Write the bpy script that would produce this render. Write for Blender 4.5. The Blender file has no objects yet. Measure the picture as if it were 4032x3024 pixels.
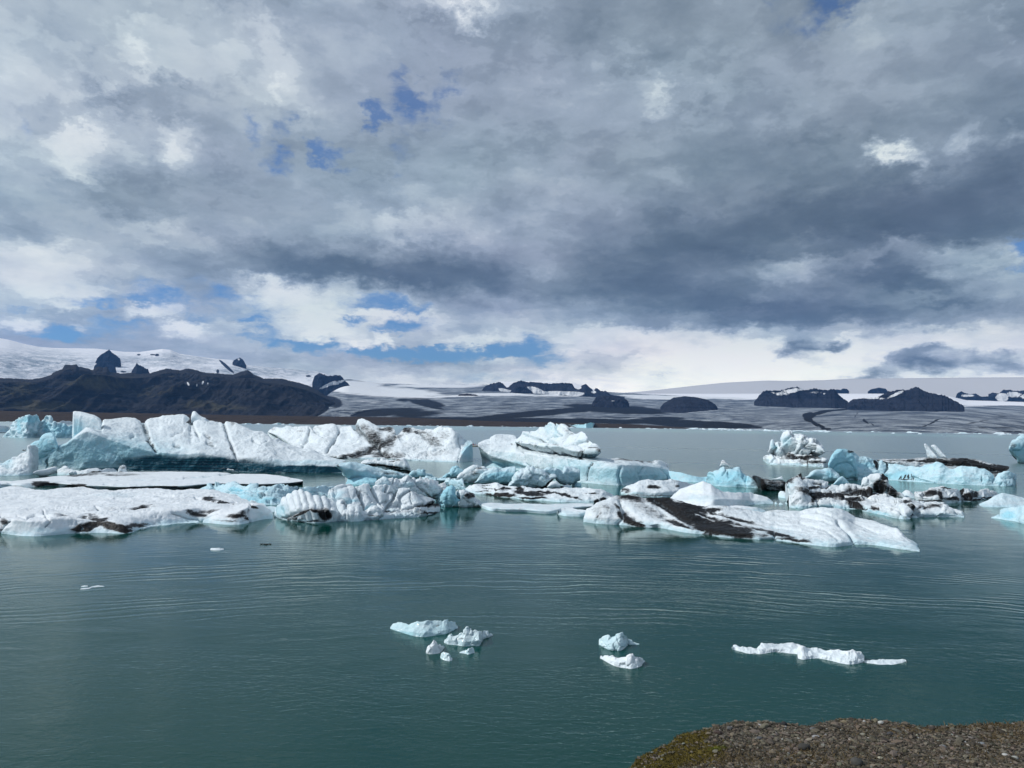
import bpy, math, random
import numpy as np
from math import radians, pi
random.seed(7)
rng = np.random.default_rng(11)
scene = bpy.context.scene
COL = scene.collection

# ------------------------------------------------------------------ camera
CAMH = 14.0
HAZE_D = 1.9e-5
F = 2912.0
HZ0, SLOPE = 1669.0, 0.0125
PITCH = math.atan((HZ0 - 1512.0) / F)
ROLL = math.atan(SLOPE)
CAM = np.array([0.0, 0.0, CAMH])
_f = np.array([0, math.cos(PITCH), math.sin(PITCH)])
_u0 = np.array([0, -math.sin(PITCH), math.cos(PITCH)])
_r0 = np.array([1.0, 0, 0])
_r = math.cos(ROLL) * _r0 + math.sin(ROLL) * _u0
_u = -math.sin(ROLL) * _r0 + math.cos(ROLL) * _u0


def ray(px, py):
    """viewing direction through a point of the survey photograph (4032 x 3024)"""
    px = np.asarray(px, float); py = np.asarray(py, float)
    a = (px - 2016.0) / F; b = (1512.0 - py) / F
    return _f + a[..., None] * _r + b[..., None] * _u


def at_dist(px, py, d):
    """point on the ray at horizontal distance d"""
    v = ray(px, py)
    h = np.hypot(v[..., 0], v[..., 1])
    return CAM + v * (np.asarray(d) / h)[..., None]


def water_dist(px, py, z=0.0):
    v = ray(px, py)
    h = np.hypot(v[..., 0], v[..., 1])
    return (CAMH - z) / np.maximum(-v[..., 2] / h, 1e-4)


def project(P):
    d = P - CAM
    zf = d @ _f
    return 2016.0 + F * (d @ _r) / zf, 1512.0 - F * (d @ _u) / zf


cam_d = bpy.data.cameras.new('camera')
cam_d.sensor_width = 36.0
cam_d.lens = 36.0 * F / 4032.0
cam_d.clip_start = 0.1
cam_d.clip_end = 200000.0
cam = bpy.data.objects.new('camera', cam_d)
COL.objects.link(cam)
from mathutils import Matrix
cam.matrix_world = Matrix(((_r[0], _u[0], -_f[0], 0), (_r[1], _u[1], -_f[1], 0), (_r[2], _u[2], -_f[2], CAMH), (0, 0, 0, 1)))
scene.camera = cam

# ------------------------------------------------------------------ noise
def _h(i, j, k, s):
    n = (i * 73856093) ^ (j * 19349663) ^ (k * 83492791) ^ (s * 2654435)
    n = n & 0xffffffff
    n = ((n ^ (n >> 13)) * 1274126177) & 0xffffffff
    n = ((n ^ (n >> 16)) * 668265263) & 0xffffffff
    return ((n ^ (n >> 15)) & 0xffff) / 65535.0


def vnoise(P, s=0):
    I = np.floor(P).astype(np.int64); f = P - I
    f = f * f * f * (f * (f * 6 - 15) + 10)
    x, y, z = I[..., 0], I[..., 1], I[..., 2]
    fx, fy, fz = f[..., 0], f[..., 1], f[..., 2]
    def c(dx, dy, dz): return _h(x + dx, y + dy, z + dz, s)
    a = c(0, 0, 0) * (1 - fx) + c(1, 0, 0) * fx
    b = c(0, 1, 0) * (1 - fx) + c(1, 1, 0) * fx
    e = c(0, 0, 1) * (1 - fx) + c(1, 0, 1) * fx
    g = c(0, 1, 1) * (1 - fx) + c(1, 1, 1) * fx
    return ((a * (1 - fy) + b * fy) * (1 - fz) + (e * (1 - fy) + g * fy) * fz) * 2 - 1


def fbm(P, octv=4, s=0, gain=0.5, ridged=False):
    out = 0; amp = 1.0; tot = 0
    for o in range(octv):
        n = vnoise(P * (2.03 ** o) + 17.3 * o, s + o)
        if ridged: n = 1 - 2 * np.abs(n)
        out = out + n * amp; tot += amp; amp *= gain
    return out / tot


def worley(P, s=0):
    """returns F1, F2, hash of the nearest cell, offset to its centre"""
    I = np.floor(P).astype(np.int64)
    d1 = np.full(P.shape[:-1], 9.0); d2 = d1.copy(); hid = d1 * 0; off = np.zeros_like(P)
    for dx in (-1, 0, 1):
        for dy in (-1, 0, 1):
            for dz in (-1, 0, 1):
                x, y, z = I[..., 0] + dx, I[..., 1] + dy, I[..., 2] + dz
                c = np.stack([x + _h(x, y, z, s), y + _h(x, y, z, s + 1), z + _h(x, y, z, s + 2)], -1)
                v = P - c; d = np.sqrt((v * v).sum(-1))
                near = d < d1
                d2 = np.where(near, d1, np.minimum(d2, d))
                hid = np.where(near, _h(x, y, z, s + 3), hid)
                off = np.where(near[..., None], v, off)
                d1 = np.where(near, d, d1)
    return d1, d2, hid, off


# ------------------------------------------------------------------ objects
def tag(o, label=None, cat=None, group=None, kind=None):
    if label: o['label'] = label
    if cat: o['category'] = cat
    if group: o['group'] = group
    if kind: o['kind'] = kind
    return o


def empty(name, loc):
    o = bpy.data.objects.new(name, None)
    o.empty_display_size = 1.0
    COL.objects.link(o); o.location = loc
    return o


def mesh_obj(name, verts, faces, mat, parent=None, smooth=True, attr=None, vcol=None):
    verts = np.asarray(verts, float)
    if parent is not None:
        verts = verts - np.array(parent.location)
    me = bpy.data.meshes.new(name)
    faces = np.asarray(faces, np.int32)
    nv, nf = len(verts), len(faces); k = faces.shape[1]
    me.vertices.add(nv); me.vertices.foreach_set('co', verts.astype(np.float32).ravel())
    me.loops.add(nf * k); me.loops.foreach_set('vertex_index', faces.ravel())
    me.polygons.add(nf)
    me.polygons.foreach_set('loop_start', np.arange(0, nf * k, k, dtype=np.int32))
    me.polygons.foreach_set('use_smooth', np.full(nf, smooth))
    me.update(calc_edges=True)
    if attr is not None:      # per-vertex rgb masks
        a = me.color_attributes.new('mask', 'FLOAT_COLOR', 'POINT')
        a.data.foreach_set('color', np.concatenate([attr, np.ones((nv, 1))], 1).astype(np.float32).ravel())
    me.validate(verbose=False)
    me.materials.append(mat)
    o = bpy.data.objects.new(name, me); COL.objects.link(o)
    if parent is not None: o.parent = parent
    return o


def grid_faces(R, C, wrap=False):
    r = np.arange(R - 1)[:, None]; c = np.arange(C - 1)[None]
    a = r * C + c
    return np.stack([a, a + 1, a + C + 1, a + C], -1).reshape(-1, 4)


# ------------------------------------------------------------------ node helper
class NT:
    def __init__(self, tree):
        self.t = tree; self.n = tree.nodes; self.l = tree.links; self.n.clear()
    def N(self, typ, ins=None, **kw):
        nd = self.n.new('ShaderNode' + typ)
        for k, v in kw.items(): setattr(nd, k, v)
        for k, v in (ins or {}).items(): self.S(nd.inputs[k], v)
        return nd
    def S(self, sock, v):
        if isinstance(v, bpy.types.NodeSocket): self.l.new(v, sock)
        elif isinstance(v, bpy.types.Node): self.l.new(v.outputs[0], sock)
        else:
            if sock.type == 'RGBA' and hasattr(v, '__len__') and len(v) == 3: v = (*v, 1)
            sock.default_value = v
    def M(self, op, a, b=0.0, c=None, clamp=False):
        nd = self.n.new('ShaderNodeMath'); nd.operation = op; nd.use_clamp = clamp
        self.S(nd.inputs[0], a); self.S(nd.inputs[1], b)
        if c is not None: self.S(nd.inputs[2], c)
        return nd.outputs[0]
    def V(self, op, a, b=(0, 0, 0)):
        nd = self.n.new('ShaderNodeVectorMath'); nd.operation = op
        self.S(nd.inputs[0], a)
        if op == 'SCALE': self.S(nd.inputs['Scale'], b)
        else: self.S(nd.inputs[1], b)
        return nd.outputs[0]
    def mix(self, f, a, b, typ='RGBA', blend='MIX'):
        nd = self.n.new('ShaderNodeMix'); nd.data_type = typ
        if typ == 'RGBA':
            nd.blend_type = blend; i = (0, 6, 7); o = 2
        else: i = (0, 2, 3); o = 0
        self.S(nd.inputs[i[0]], f); self.S(nd.inputs[i[1]], a); self.S(nd.inputs[i[2]], b)
        return nd.outputs[o]
    def ss(self, v, lo, hi, a=0.0, b=1.0, smooth=True):
        nd = self.n.new('ShaderNodeMapRange'); nd.interpolation_type = 'SMOOTHSTEP' if smooth else 'LINEAR'
        self.S(nd.inputs[0], v)
        for k, x in zip((1, 2, 3, 4), (lo, hi, a, b)): self.S(nd.inputs[k], x)
        return nd.outputs[0]
    def noise(self, vec, scale, detail=4, rough=0.5, dist=0.0, typ=None, out=0):
        nd = self.n.new('ShaderNodeTexNoise')
        if typ: nd.noise_type = typ
        self.S(nd.inputs['Vector'], vec)
        nd.inputs['Scale'].default_value = scale; nd.inputs['Detail'].default_value = detail
        nd.inputs['Roughness'].default_value = rough; nd.inputs['Distortion'].default_value = dist
        return nd.outputs[out]
    def sc(self, vec, s):
        nd = self.n.new('ShaderNodeMapping'); self.S(nd.inputs[0], vec); nd.inputs['Scale'].default_value = s
        return nd.outputs[0]
    def bump(self, h, dist, strength=1.0, normal=None):
        nd = self.n.new('ShaderNodeBump'); self.S(nd.inputs['Height'], h)
        self.S(nd.inputs['Distance'], dist); self.S(nd.inputs['Strength'], strength)
        if normal is not None: self.S(nd.inputs['Normal'], normal)
        return nd.outputs[0]
    def sep(self, v, col=False):
        nd = self.n.new('ShaderNodeSeparateColor' if col else 'ShaderNodeSeparateXYZ'); self.S(nd.inputs[0], v)
        return nd.outputs
    def principled(self, **k):
        nd = self.n.new('ShaderNodeBsdfPrincipled')
        for a, v in k.items(): self.S(nd.inputs[a.replace('_', ' ')], v)
        return nd
    def out(self, s):
        o = self.n.new('ShaderNodeOutputMaterial'); self.l.new(s.outputs[0] if isinstance(s, bpy.types.Node) else s, o.inputs[0])


def new_mat(name):
    m = bpy.data.materials.new(name); m.use_nodes = True
    return m, NT(m.node_tree)


# ------------------------------------------------------------------ light
SUN_AZ, SUN_EL = radians(-98), radians(40)     # azimuth from the view axis (+Y), negative = left
sd = np.array([math.sin(SUN_AZ) * math.cos(SUN_EL), math.cos(SUN_AZ) * math.cos(SUN_EL), math.sin(SUN_EL)])
sl = bpy.data.lights.new('sun', 'SUN'); sl.energy = 3.15; sl.angle = radians(0.8); sl.color = (1.0, 0.975, 0.94)
so = bpy.data.objects.new('sun', sl); COL.objects.link(so)
from mathutils import Vector
so.rotation_euler = Vector(sd).to_track_quat('Z', 'Y').to_euler()
so.location = (0, 0, 500)
# ------------------------------------------------------------------ sky (world)
# cloud brightness as surveyed on the photograph (rows = height in the picture, columns = 15 steps across)
_rows = [0, 146, 292, 437, 583, 729, 875, 1020, 1130, 1240, 1330, 1420, 1520, 1680]
_B = np.array([
 [172,166,170,152,160,165,176,158,142,132,145,130,142,150,136],
 [172,168,176,172,170,158,150,150,148,136,143,142,148,150,140],
 [185,176,178,178,160,160,152,150,150,152,146,150,150,146,132],
 [186,168,148,158,162,150,148,150,152,152,150,150,146,140,126],
 [176,190,182,152,148,154,147,146,146,150,132,132,136,140,122],
 [166,172,158,150,158,150,158,160,150,142,138,126,116,114,114],
 [160,164,164,168,156,164,172,160,146,124,128,114,104,100,110],
 [184,174,164,150,124,122,128,146,150,122,120,146,112,138,152],
 [196,182,158,156,186,170,136,128,130,112,112,116,134,132,158],
 [176,154,172,166,200,206,160,176,152,128,124,112,116,128,150],
 [150,150,152,178,172,200,158,180,206,228,232,228,226,222,218],
 [150,150,150,150,156,162,150,160,186,230,238,236,226,200,190],
 [168,168,168,168,170,176,184,192,206,216,222,220,206,200,196],
 [178,178,178,178,178,182,190,200,206,210,212,210,205,200,200]], float)
_xs = np.linspace(0, 4032, 15)
# (x, y, rx, ry, change, rotation deg) in photograph pixels: cloud rims and bellies, then openings with blue sky
_BL = [(601,118,127,40,22,-8),(874,109,109,54,8,0),(984,54,63,25,22,30),(1048,164,45,72,18,-25),(1111,273,54,109,18,-20),(1093,364,72,45,16,20),(1184,419,91,36,14,30),(565,255,109,36,16,50),(373,200,25,91,-14,-30),(437,391,309,40,-24,-8),(729,364,200,43,-12,15),(109,200,164,91,8,0),(54,528,72,27,-22,0),(164,492,72,18,-14,0),(328,546,164,40,24,-10),(309,637,91,36,26,10),(674,528,109,45,26,0),(692,619,54,72,30,-20),(729,692,72,21,14,0),(492,601,127,32,-16,5),(601,674,164,43,-14,0),(856,637,109,40,-14,10),(419,747,401,47,-20,4),(601,820,273,40,-22,6),(109,729,164,47,10,0),(1130,811,72,12,26,0),(1567,856,82,16,30,0),(1330,829,91,18,14,20),(1385,783,72,25,14,0),(1512,692,109,36,-8,0),(1020,856,182,25,8,0),(674,947,218,29,14,8),(1020,984,236,29,-12,0),(1275,911,255,29,6,0),(1604,929,255,25,16,0),(1348,966,164,21,8,0),(1166,1057,309,32,-22,3),(1567,1093,437,40,-34,3),(1385,1038,291,29,-14,0),(1822,1057,218,43,-22,0),(1859,1148,145,14,-12,0),(2132,1057,109,29,24,0),(2114,1111,91,14,12,0),(1567,1184,109,21,16,0),(1695,1257,109,40,26,25),(1932,1330,164,21,24,-3),(1786,1357,109,18,26,0),(1166,1184,182,47,32,15),(1275,1257,109,29,42,5),(1057,1130,109,40,24,20),(984,1184,72,29,14,0),(1257,1312,109,18,40,0),(1385,1361,36,16,80,0),(1512,1339,29,18,70,0),(1494,1244,91,16,55,3),(601,1224,109,25,62,0),(720,1286,82,14,74,0),(729,1316,72,16,50,0),(328,1274,58,9,74,0),(428,1254,32,7,50,0),(911,1275,54,18,20,0),(218,1038,273,54,26,4),(109,1111,200,36,30,5),(273,1166,164,18,38,8),(218,1206,91,14,44,0),(437,1139,127,21,24,0),(72,1275,109,25,48,3),(145,929,127,25,-10,0),(72,874,91,36,-8,0),(364,1075,109,21,-12,0),(1640,1421,437,29,-14,0),(1950,1418,82,14,26,0),(2005,1440,36,9,14,0),(1841,18,109,43,36,0),(1567,145,29,36,26,0),(1421,255,91,25,18,0),(1986,54,72,36,14,0),(1640,109,291,54,-10,0),(2278,109,291,72,-8,0),(2551,236,164,54,-8,0),(2369,346,218,43,8,0),(1841,455,72,25,16,0),(2169,364,109,32,14,0),(2588,401,127,29,28,-25),(2515,446,72,18,18,0),(2770,373,127,47,16,0),(2861,273,54,14,14,0),(2150,601,218,25,10,0),(2023,546,218,36,-8,0),(2898,565,109,18,18,-5),(2643,710,54,36,14,0),(2989,528,36,36,8,0),(2442,729,218,54,6,0),(2169,747,145,29,10,0),(2260,674,182,25,-8,0),(1786,874,182,29,8,0),(1841,729,109,29,8,0),(1932,947,182,21,-8,0),(2734,947,473,72,-18,-6),(2460,1075,236,54,-22,10),(2624,856,218,25,-10,0),(2351,1130,218,32,-16,0),(2187,911,218,36,6,0),(2005,856,109,21,10,0),(3098,1075,109,43,30,0),(3025,1029,54,29,18,0),(3208,1038,164,21,18,0),(3663,984,273,29,30,4),(3791,1038,218,36,20,0),(3463,947,109,21,22,0),(3554,911,401,40,-18,6),(3281,984,200,25,-14,0),(2952,984,218,32,-12,0),(3426,802,546,91,-10,-3),(3918,765,182,72,-10,0),(3517,601,91,21,60,-10),(3618,574,82,18,66,-15),(3545,637,91,12,56,15),(3827,565,82,14,30,0),(3809,473,32,72,18,0),(3991,528,47,32,36,-30),(3709,619,54,14,28,20),(3244,565,309,54,-12,0),(3098,637,164,36,-8,0),(3645,419,273,43,-8,0),(2989,200,109,54,10,0),(3390,109,91,32,12,0),(3517,109,109,54,10,0),(3937,82,25,21,26,0),(3463,209,164,36,8,0),(2643,1166,291,29,-8,0),(2843,1203,401,29,-20,0),(2952,1275,455,32,-36,0),(3372,1239,236,25,-14,0),(2679,1111,109,25,10,0),(2715,1257,109,18,12,0),(2442,1303,200,18,22,0),(2260,1275,200,32,6,0),(2551,1321,109,12,26,0),(2989,1166,54,25,24,0),(3098,1184,109,25,10,0),(3627,1166,109,21,18,0),(3517,1093,164,36,-28,5),(3609,1121,164,21,-24,0),(3754,1203,182,18,-20,0),(3918,1130,145,32,24,0),(3645,1275,218,14,-16,0),(3991,984,54,54,20,0),(3426,1020,54,18,26,0),(2387,1440,127,47,-24,0),(2551,1385,72,25,-26,0),(2606,1476,40,29,-28,0),(2497,1403,54,21,-16,0),(2369,1357,145,14,-12,0),(3153,1363,87,27,-95,0),(3098,1385,51,14,-60,0),(3262,1352,47,16,-50,0),(3313,1363,40,14,-80,0),(3198,1419,65,14,-66,5),(3572,1412,113,30,-85,-8),(3682,1440,100,30,-80,0),(3445,1476,94,23,-72,-10),(3609,1367,76,14,-60,0),(3718,1381,61,12,-60,0),(3846,1407,91,25,-60,0),(3973,1440,100,32,-56,0),(3973,1394,32,14,-50,0),(3390,1509,91,14,-30,0),(3098,1321,473,12,-30,0)]
_HL = [(1622,410,82,32,1.2,0),(1649,464,91,18,0.9,0),(1740,446,21,40,0.9,0),(1503,488,82,21,1.5,35),(1440,455,36,18,0.8,30),(1312,583,72,32,1.1,10),(1257,601,36,18,0.8,0),(1093,628,54,29,1,30),(984,519,25,51,0.9,-15),(1115,510,43,14,0.5,0),(1567,318,25,29,0.8,0),(1549,364,36,18,0.5,0),(1777,328,51,14,0.7,15),(1932,273,25,25,0.45,0),(2041,291,18,25,0.4,0),(1020,601,36,21,0.5,0),(109,483,72,14,0.4,0),(173,546,29,25,0.35,0),(720,565,12,29,0.6,0),(1512,637,109,18,0.4,-10),(3281,27,127,36,1.5,-8),(3153,91,51,36,0.9,40),(3044,27,29,29,0.5,0),(3463,45,109,25,0.7,0),(2880,246,43,14,0.6,20),(3208,118,36,14,0.6,0),(4019,975,40,40,1.6,0),(3991,1066,47,9,0.8,0),(236,1312,109,21,1.2,0),(109,1212,109,10,0.5,0),(455,1275,127,18,0.9,0),(546,1184,72,14,0.5,0),(382,1193,109,14,0.7,0),(783,1257,54,18,0.6,0),(856,1130,109,25,0.8,20),(637,1166,109,18,0.7,0),(984,1312,91,18,0.8,0),(984,1257,54,14,0.6,0),(1203,1357,109,20,1.9,0),(1075,1339,54,14,1,0),(1458,1385,109,14,1.7,0),(1640,1399,200,18,1.9,2),(1859,1385,145,14,1.4,0),(1986,1381,109,18,1.3,0),(1585,1203,109,21,1.2,0),(1458,1184,109,25,1.1,-5),(1385,1257,54,18,1,0),(1604,1275,91,18,1.2,0),(1549,1303,109,14,0.9,0),(2059,1367,109,32,1,0),(2114,1421,109,25,0.7,0),(1932,1485,218,18,0.5,0),(2205,1403,54,14,0.4,0),(1312,1476,109,10,0.4,0),(765,1184,473,72,0.35,8),(364,1312,364,36,0.3,0)]


def _blob(X, Y, L, soft=1.0):
    out = np.zeros_like(X)
    for x, y, rx, ry, s, rot in L:
        c, sn = math.cos(radians(rot)), math.sin(radians(rot))
        u = ((X - x) * c + (Y - y) * sn) / (rx * soft); v = (-(X - x) * sn + (Y - y) * c) / (ry * soft)
        out += s * np.exp(-(u * u + v * v) ** 1.25)
    return out


def _catrom(x, xp, fp):
    return np.interp(x, xp, fp)


_dense_y = np.arange(0, 1700, 20.0); _dense_x = np.arange(0, 4033, 24.0)
_tmp = np.stack([np.interp(_dense_x, _xs, r) for r in _B])
_D = np.stack([np.interp(_dense_y, _rows, _tmp[:, i]) for i in range(len(_dense_x))], 1)
for _ in range(8):     # soften the grid
    _D[1:-1] = (_D[:-2] + 2 * _D[1:-1] + _D[2:]) / 4 if _ < 4 else _D[1:-1]
    _D[:, 1:-1] = (_D[:, :-2] + 2 * _D[:, 1:-1] + _D[:, 2:]) / 4


def sky_maps(az, el):
    """brightness and opening maps for arrays of azimuth / elevation"""
    d = np.stack([np.sin(az) * np.cos(el), np.cos(az) * np.cos(el), np.sin(el)], -1)
    zf = d @ _f; ok = zf > 0.15; zf = np.maximum(zf, 0.15)
    px = 2016 + F * (d @ _r) / zf; py = 1512 - F * (d @ _u) / zf
    out = np.maximum(0, np.maximum(-px, px - 4032)) / 1200 + np.maximum(0, -py) / 1200
    cx = np.clip(px, 0, 4031) / 24.0; cy = np.clip(py, 0, 1679) / 20.0
    i0 = np.minimum(cx.astype(int), len(_dense_x) - 2); j0 = np.minimum(cy.astype(int), len(_dense_y) - 2); fi = cx - i0; fj = np.minimum(cy - j0, 1)
    b = (_D[j0, i0] * (1 - fi) + _D[j0, i0 + 1] * fi) * (1 - fj) + (_D[j0 + 1, i0] * (1 - fi) + _D[j0 + 1, i0 + 1] * fi) * fj
    b = b + _blob(px, py, _BL) * 1.15; h = _blob(px, py, _HL) * np.where(py > 1050, 1.5, 1.9)
    k = np.where(ok, np.minimum(out, 1), 1)
    return b * (1 - k) + 152 * k, h * (1 - k) + 0.05 * k


world = bpy.data.worlds.new('World'); scene.world = world
world.use_nodes = True
W = NT(world.node_tree)
tc = W.N('TexCoord').outputs['Generated']
x, y, z = W.sep(tc)
# wind-blown warp of the cloud field
zz = W.M('MAXIMUM', z, 0.0)
den = W.M('ADD', zz, 0.20)
plane = W.N('CombineXYZ', {0: W.M('DIVIDE', x, den), 1: W.M('DIVIDE', y, den), 2: 0.0}).outputs[0]
wn = W.noise(plane, 1.6, 5, 0.6, out=1)
w1, w2, _ = W.sep(W.V('SUBTRACT', wn, (0.5, 0.5, 0.5)))
wf = W.noise(plane, 8.0, 6, 0.62, out=1)
f1, f2, f3 = W.sep(W.V('SUBTRACT', wf, (0.5, 0.5, 0.5)))
az = W.M('ARCTAN2', x, y)
fine_v = W.N('CombineXYZ', {0: az, 1: W.M('MULTIPLY', W.M('ARCSINE', z), 1.5), 2: 0.0}).outputs[0]
v1, v2, _ = W.sep(W.V('SUBTRACT', W.noise(fine_v, 32.0, 6, 0.65, out=1), (0.5, 0.5, 0.5)))
az = W.M('ADD', az, W.M('ADD', W.M('ADD', W.M('MULTIPLY', w1, 0.025), W.M('MULTIPLY', f1, 0.045)), W.M('MULTIPLY', v1, 0.055)))
el0 = W.M('ARCSINE', z)
elw = W.M('MULTIPLY', W.M('ADD', zz, 0.06), W.M('ADD', W.M('ADD', W.M('MULTIPLY', w2, 0.05), W.M('MULTIPLY', f2, 0.13)), W.M('MULTIPLY', v2, 0.20)))
el = W.M('ADD', el0, elw)
AZM = 40.0
NST = 32
ELS = [-2, 0.5, 1.0] + [1.4 + 0.4 * i for i in range(18)] + [8.8, 9.5, 10.2, 10.9, 11.7, 12.5, 13.4, 14.3, 15.3, 16.3, 17.4, 18.5, 19.7, 21, 22.3, 23.7, 25.2, 26.8, 28.6, 30.5, 33, 42, 90]
half = [(-AZM, -AZM / 2), (-AZM / 2, 0.0), (0.0, AZM / 2), (AZM / 2, AZM)]
facs = [W.ss(az, radians(a), radians(b), 0, 1, False) for a, b in half]
sides = [W.M('GREATER_THAN', az, radians(h_[0])) for h_ in half[1:]]
acc = None
NH = len(half)
for k, e in enumerate(ELS):
    g = bpy.data.node_groups.new('cloud_row', 'ShaderNodeTree')      # one strip of sky per group
    for i in range(NH): g.interface.new_socket(name='f%d' % i, in_out='INPUT', socket_type='NodeSocketFloat')
    for i in range(NH - 1): g.interface.new_socket(name='s%d' % i, in_out='INPUT', socket_type='NodeSocketFloat')
    g.interface.new_socket(name='c', in_out='OUTPUT', socket_type='NodeSocketColor')
    ramps = []
    for hix, (a, b) in enumerate(half):
        rp = g.nodes.new('ShaderNodeValToRGB'); cr = rp.color_ramp; cr.interpolation = 'LINEAR'
        ts = np.linspace(0, 1, NST)
        BB, HH = sky_maps(np.radians(a + (b - a) * ts), np.full(NST, radians(max(e, -1.0))))
        for i in range(NST):
            t = i / (NST - 1); bb, hh = float(BB[i]), float(HH[i])
            if i == 0: el_ = cr.elements[0]; el_.position = 0.0
            elif i == NST - 1: el_ = cr.elements[-1]; el_.position = 1.0
            else: el_ = cr.elements.new(t)
            el_.color = (min(max(bb / 255.0, 0), 1), min(max(hh / 2.0, 0), 1), 0, 1)
        ramps.append(rp)
    G = NT.__new__(NT); G.t = g; G.n = g.nodes; G.l = g.links
    gi = g.nodes.new('NodeGroupInput'); go = g.nodes.new('NodeGroupOutput')
    row = ramps[0].outputs[0]
    for i, rp in enumerate(ramps):
        g.links.new(gi.outputs[i], rp.inputs[0])
        if i: row = G.mix(gi.outputs[NH + i - 1], row, rp.outputs[0])
    g.links.new(row, go.inputs[0])
    nd = W.n.new('ShaderNodeGroup'); nd.node_tree = g
    for i, f_ in enumerate(facs): W.l.new(f_, nd.inputs[i])
    for i, s_ in enumerate(sides): W.l.new(s_, nd.inputs[NH + i])
    if acc is None: acc = nd.outputs[0]
    else: acc = W.mix(W.ss(el, radians(ELS[k - 1]), radians(e), 0, 1, False), acc, nd.outputs[0])
bm, hm, _ = W.sep(acc, True)
# cloud relief: fine billows lit from the left
wplane = W.V('ADD', plane, W.V('SCALE', W.V('SUBTRACT', wn, (0.5, 0.5, 0.5)), 0.30))
angv = W.N('CombineXYZ', {0: W.M('ARCTAN2', x, y), 1: W.M('MULTIPLY', el0, 1.9), 2: 0.0}).outputs[0]
angw = W.V('ADD', angv, W.V('SCALE', W.V('SUBTRACT', wf, (0.5, 0.5, 0.5)), 0.05))
n_a = W.M('SUBTRACT', W.noise(wplane, 4.2, 9, 0.60), 0.5)          # rolls of the cloud deck
n_b = W.M('SUBTRACT', W.noise(angw, 15.0, 9, 0.60), 0.5)           # puffs
n_as = W.M('SUBTRACT', W.noise(W.V('ADD', wplane, (-0.05, 0.03, 0.0)), 4.2, 9, 0.60), 0.5)
low = W.ss(z, 0.02, 0.20, 1.0, 0.0)
fieldn = W.M('ADD', W.M('MULTIPLY', n_a, W.ss(z, 0.0, 0.2, 0.12, 0.30)), W.M('MULTIPLY', n_b, W.ss(z, 0.02, 0.25, 0.30, 0.27)))
calm = W.ss(bm, 0.82, 0.92, 1.0, 0.25)
base = W.M('ADD', 0.643, W.M('MULTIPLY', W.M('SUBTRACT', bm, 0.585), 1.30))
field = W.M('ADD', base, W.M('MULTIPLY', fieldn, calm))
# the deck is built of overlapping layers with crisp rims
lev = [0.44, 0.51, 0.57, 0.63, 0.69, 0.76, 0.84]
wid = [0.030, 0.012, 0.020, 0.009, 0.018, 0.010, 0.014]
acc2 = W.M('ADD', 0.40, 0.0)
nn0 = W.M('SUBTRACT', W.noise(angw, 38.0, 6, 0.62), 0.5)
for i, (L_, w_) in enumerate(zip(lev, wid)):
    nn = W.M('MULTIPLY', nn0, 0.06 * (-1) ** i)
    stp = (lev[i + 1] - L_) if i < len(lev) - 1 else 0.09
    acc2 = W.M('ADD', acc2, W.M('MULTIPLY', W.ss(W.M('ADD', field, nn), L_ - w_, L_ + w_ * 2.2), stp))
relief = W.M('MULTIPLY', W.M('SUBTRACT', n_as, n_a), 0.28)
bri = W.M('ADD', W.M('ADD', W.M('MULTIPLY', acc2, 0.55), W.M('MULTIPLY', field, 0.45)), W.M('MULTIPLY', relief, calm))
# brightness (display value) -> cloud colour
cc = W.N('ValToRGB'); cr = cc.color_ramp
def lin(v): return tuple(((c / 255.0 + 0.055) / 1.055) ** 2.4 if c > 10 else c / 3294.0 for c in v)
stops = [(0.28, (72, 85, 98)), (0.40, (95, 109, 123)), (0.50, (117, 131, 145)), (0.60, (141, 154, 168)), (0.68, (162, 175, 189)), (0.78, (191, 202, 211)), (0.87, (219, 227, 231)), (0.96, (243, 247, 245))]
for i, (p, c) in enumerate(stops):
    e_ = cr.elements[0] if i == 0 else (cr.elements[-1] if i == len(stops) - 1 else cr.elements.new(p))
    e_.position = p; e_.color = (*lin(c), 1)
W.S(cc.inputs[0], bri)
# slight violet/green drift of tint as in real overcast
tint = W.noise(plane, 1.7, 3, 0.5, out=1)
tintc = W.mix(0.07, (1, 1, 1), W.V('MULTIPLY', tint, (2.0, 2.0, 2.0)))
cloud = W.mix(1.0, cc.outputs[0], tintc, blend='MULTIPLY')
cloud = W.V('MULTIPLY', cloud, W.mix(W.ss(z, 0.0, 0.16), (17.5, 16.2, 14.6), (10.0, 10.0, 10.0)))       # Background strength is 0.1
sky = W.N('TexSky', sky_type='NISHITA', sun_disc=False, sun_elevation=SUN_EL, sun_rotation=SUN_AZ, altitude=50.0, air_density=1.0, dust_density=0.3, ozone_density=2.0)
skyc = W.mix(1.0, sky.outputs[0], (0.42, 0.68, 1.02), blend='MULTIPLY')
hn = W.noise(angw, 26.0, 9, 0.66)
hv = W.M('ADD', W.M('MULTIPLY', hm, 1.9), W.M('ADD', W.M('MULTIPLY', W.M('SUBTRACT', hn, 0.5), 2.6), W.M('MULTIPLY', n_a, 0.9)))
hole = W.M('MULTIPLY', W.ss(hv, 0.0, 1.6), W.ss(z, 0.10, 0.3, 0.95, 0.74))
hole = W.M('MULTIPLY', hole, W.ss(hm, 0.03, 0.20))
col = W.mix(hole, cloud, skyc)
bg = W.N('Background', {'Color': col, 'Strength': 0.1})
wo = W.N('OutputWorld'); W.l.new(bg.outputs[0], wo.inputs[0])
world.cycles.sampling_method = 'MANUAL'; world.cycles.sample_map_resolution = 512
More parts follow.
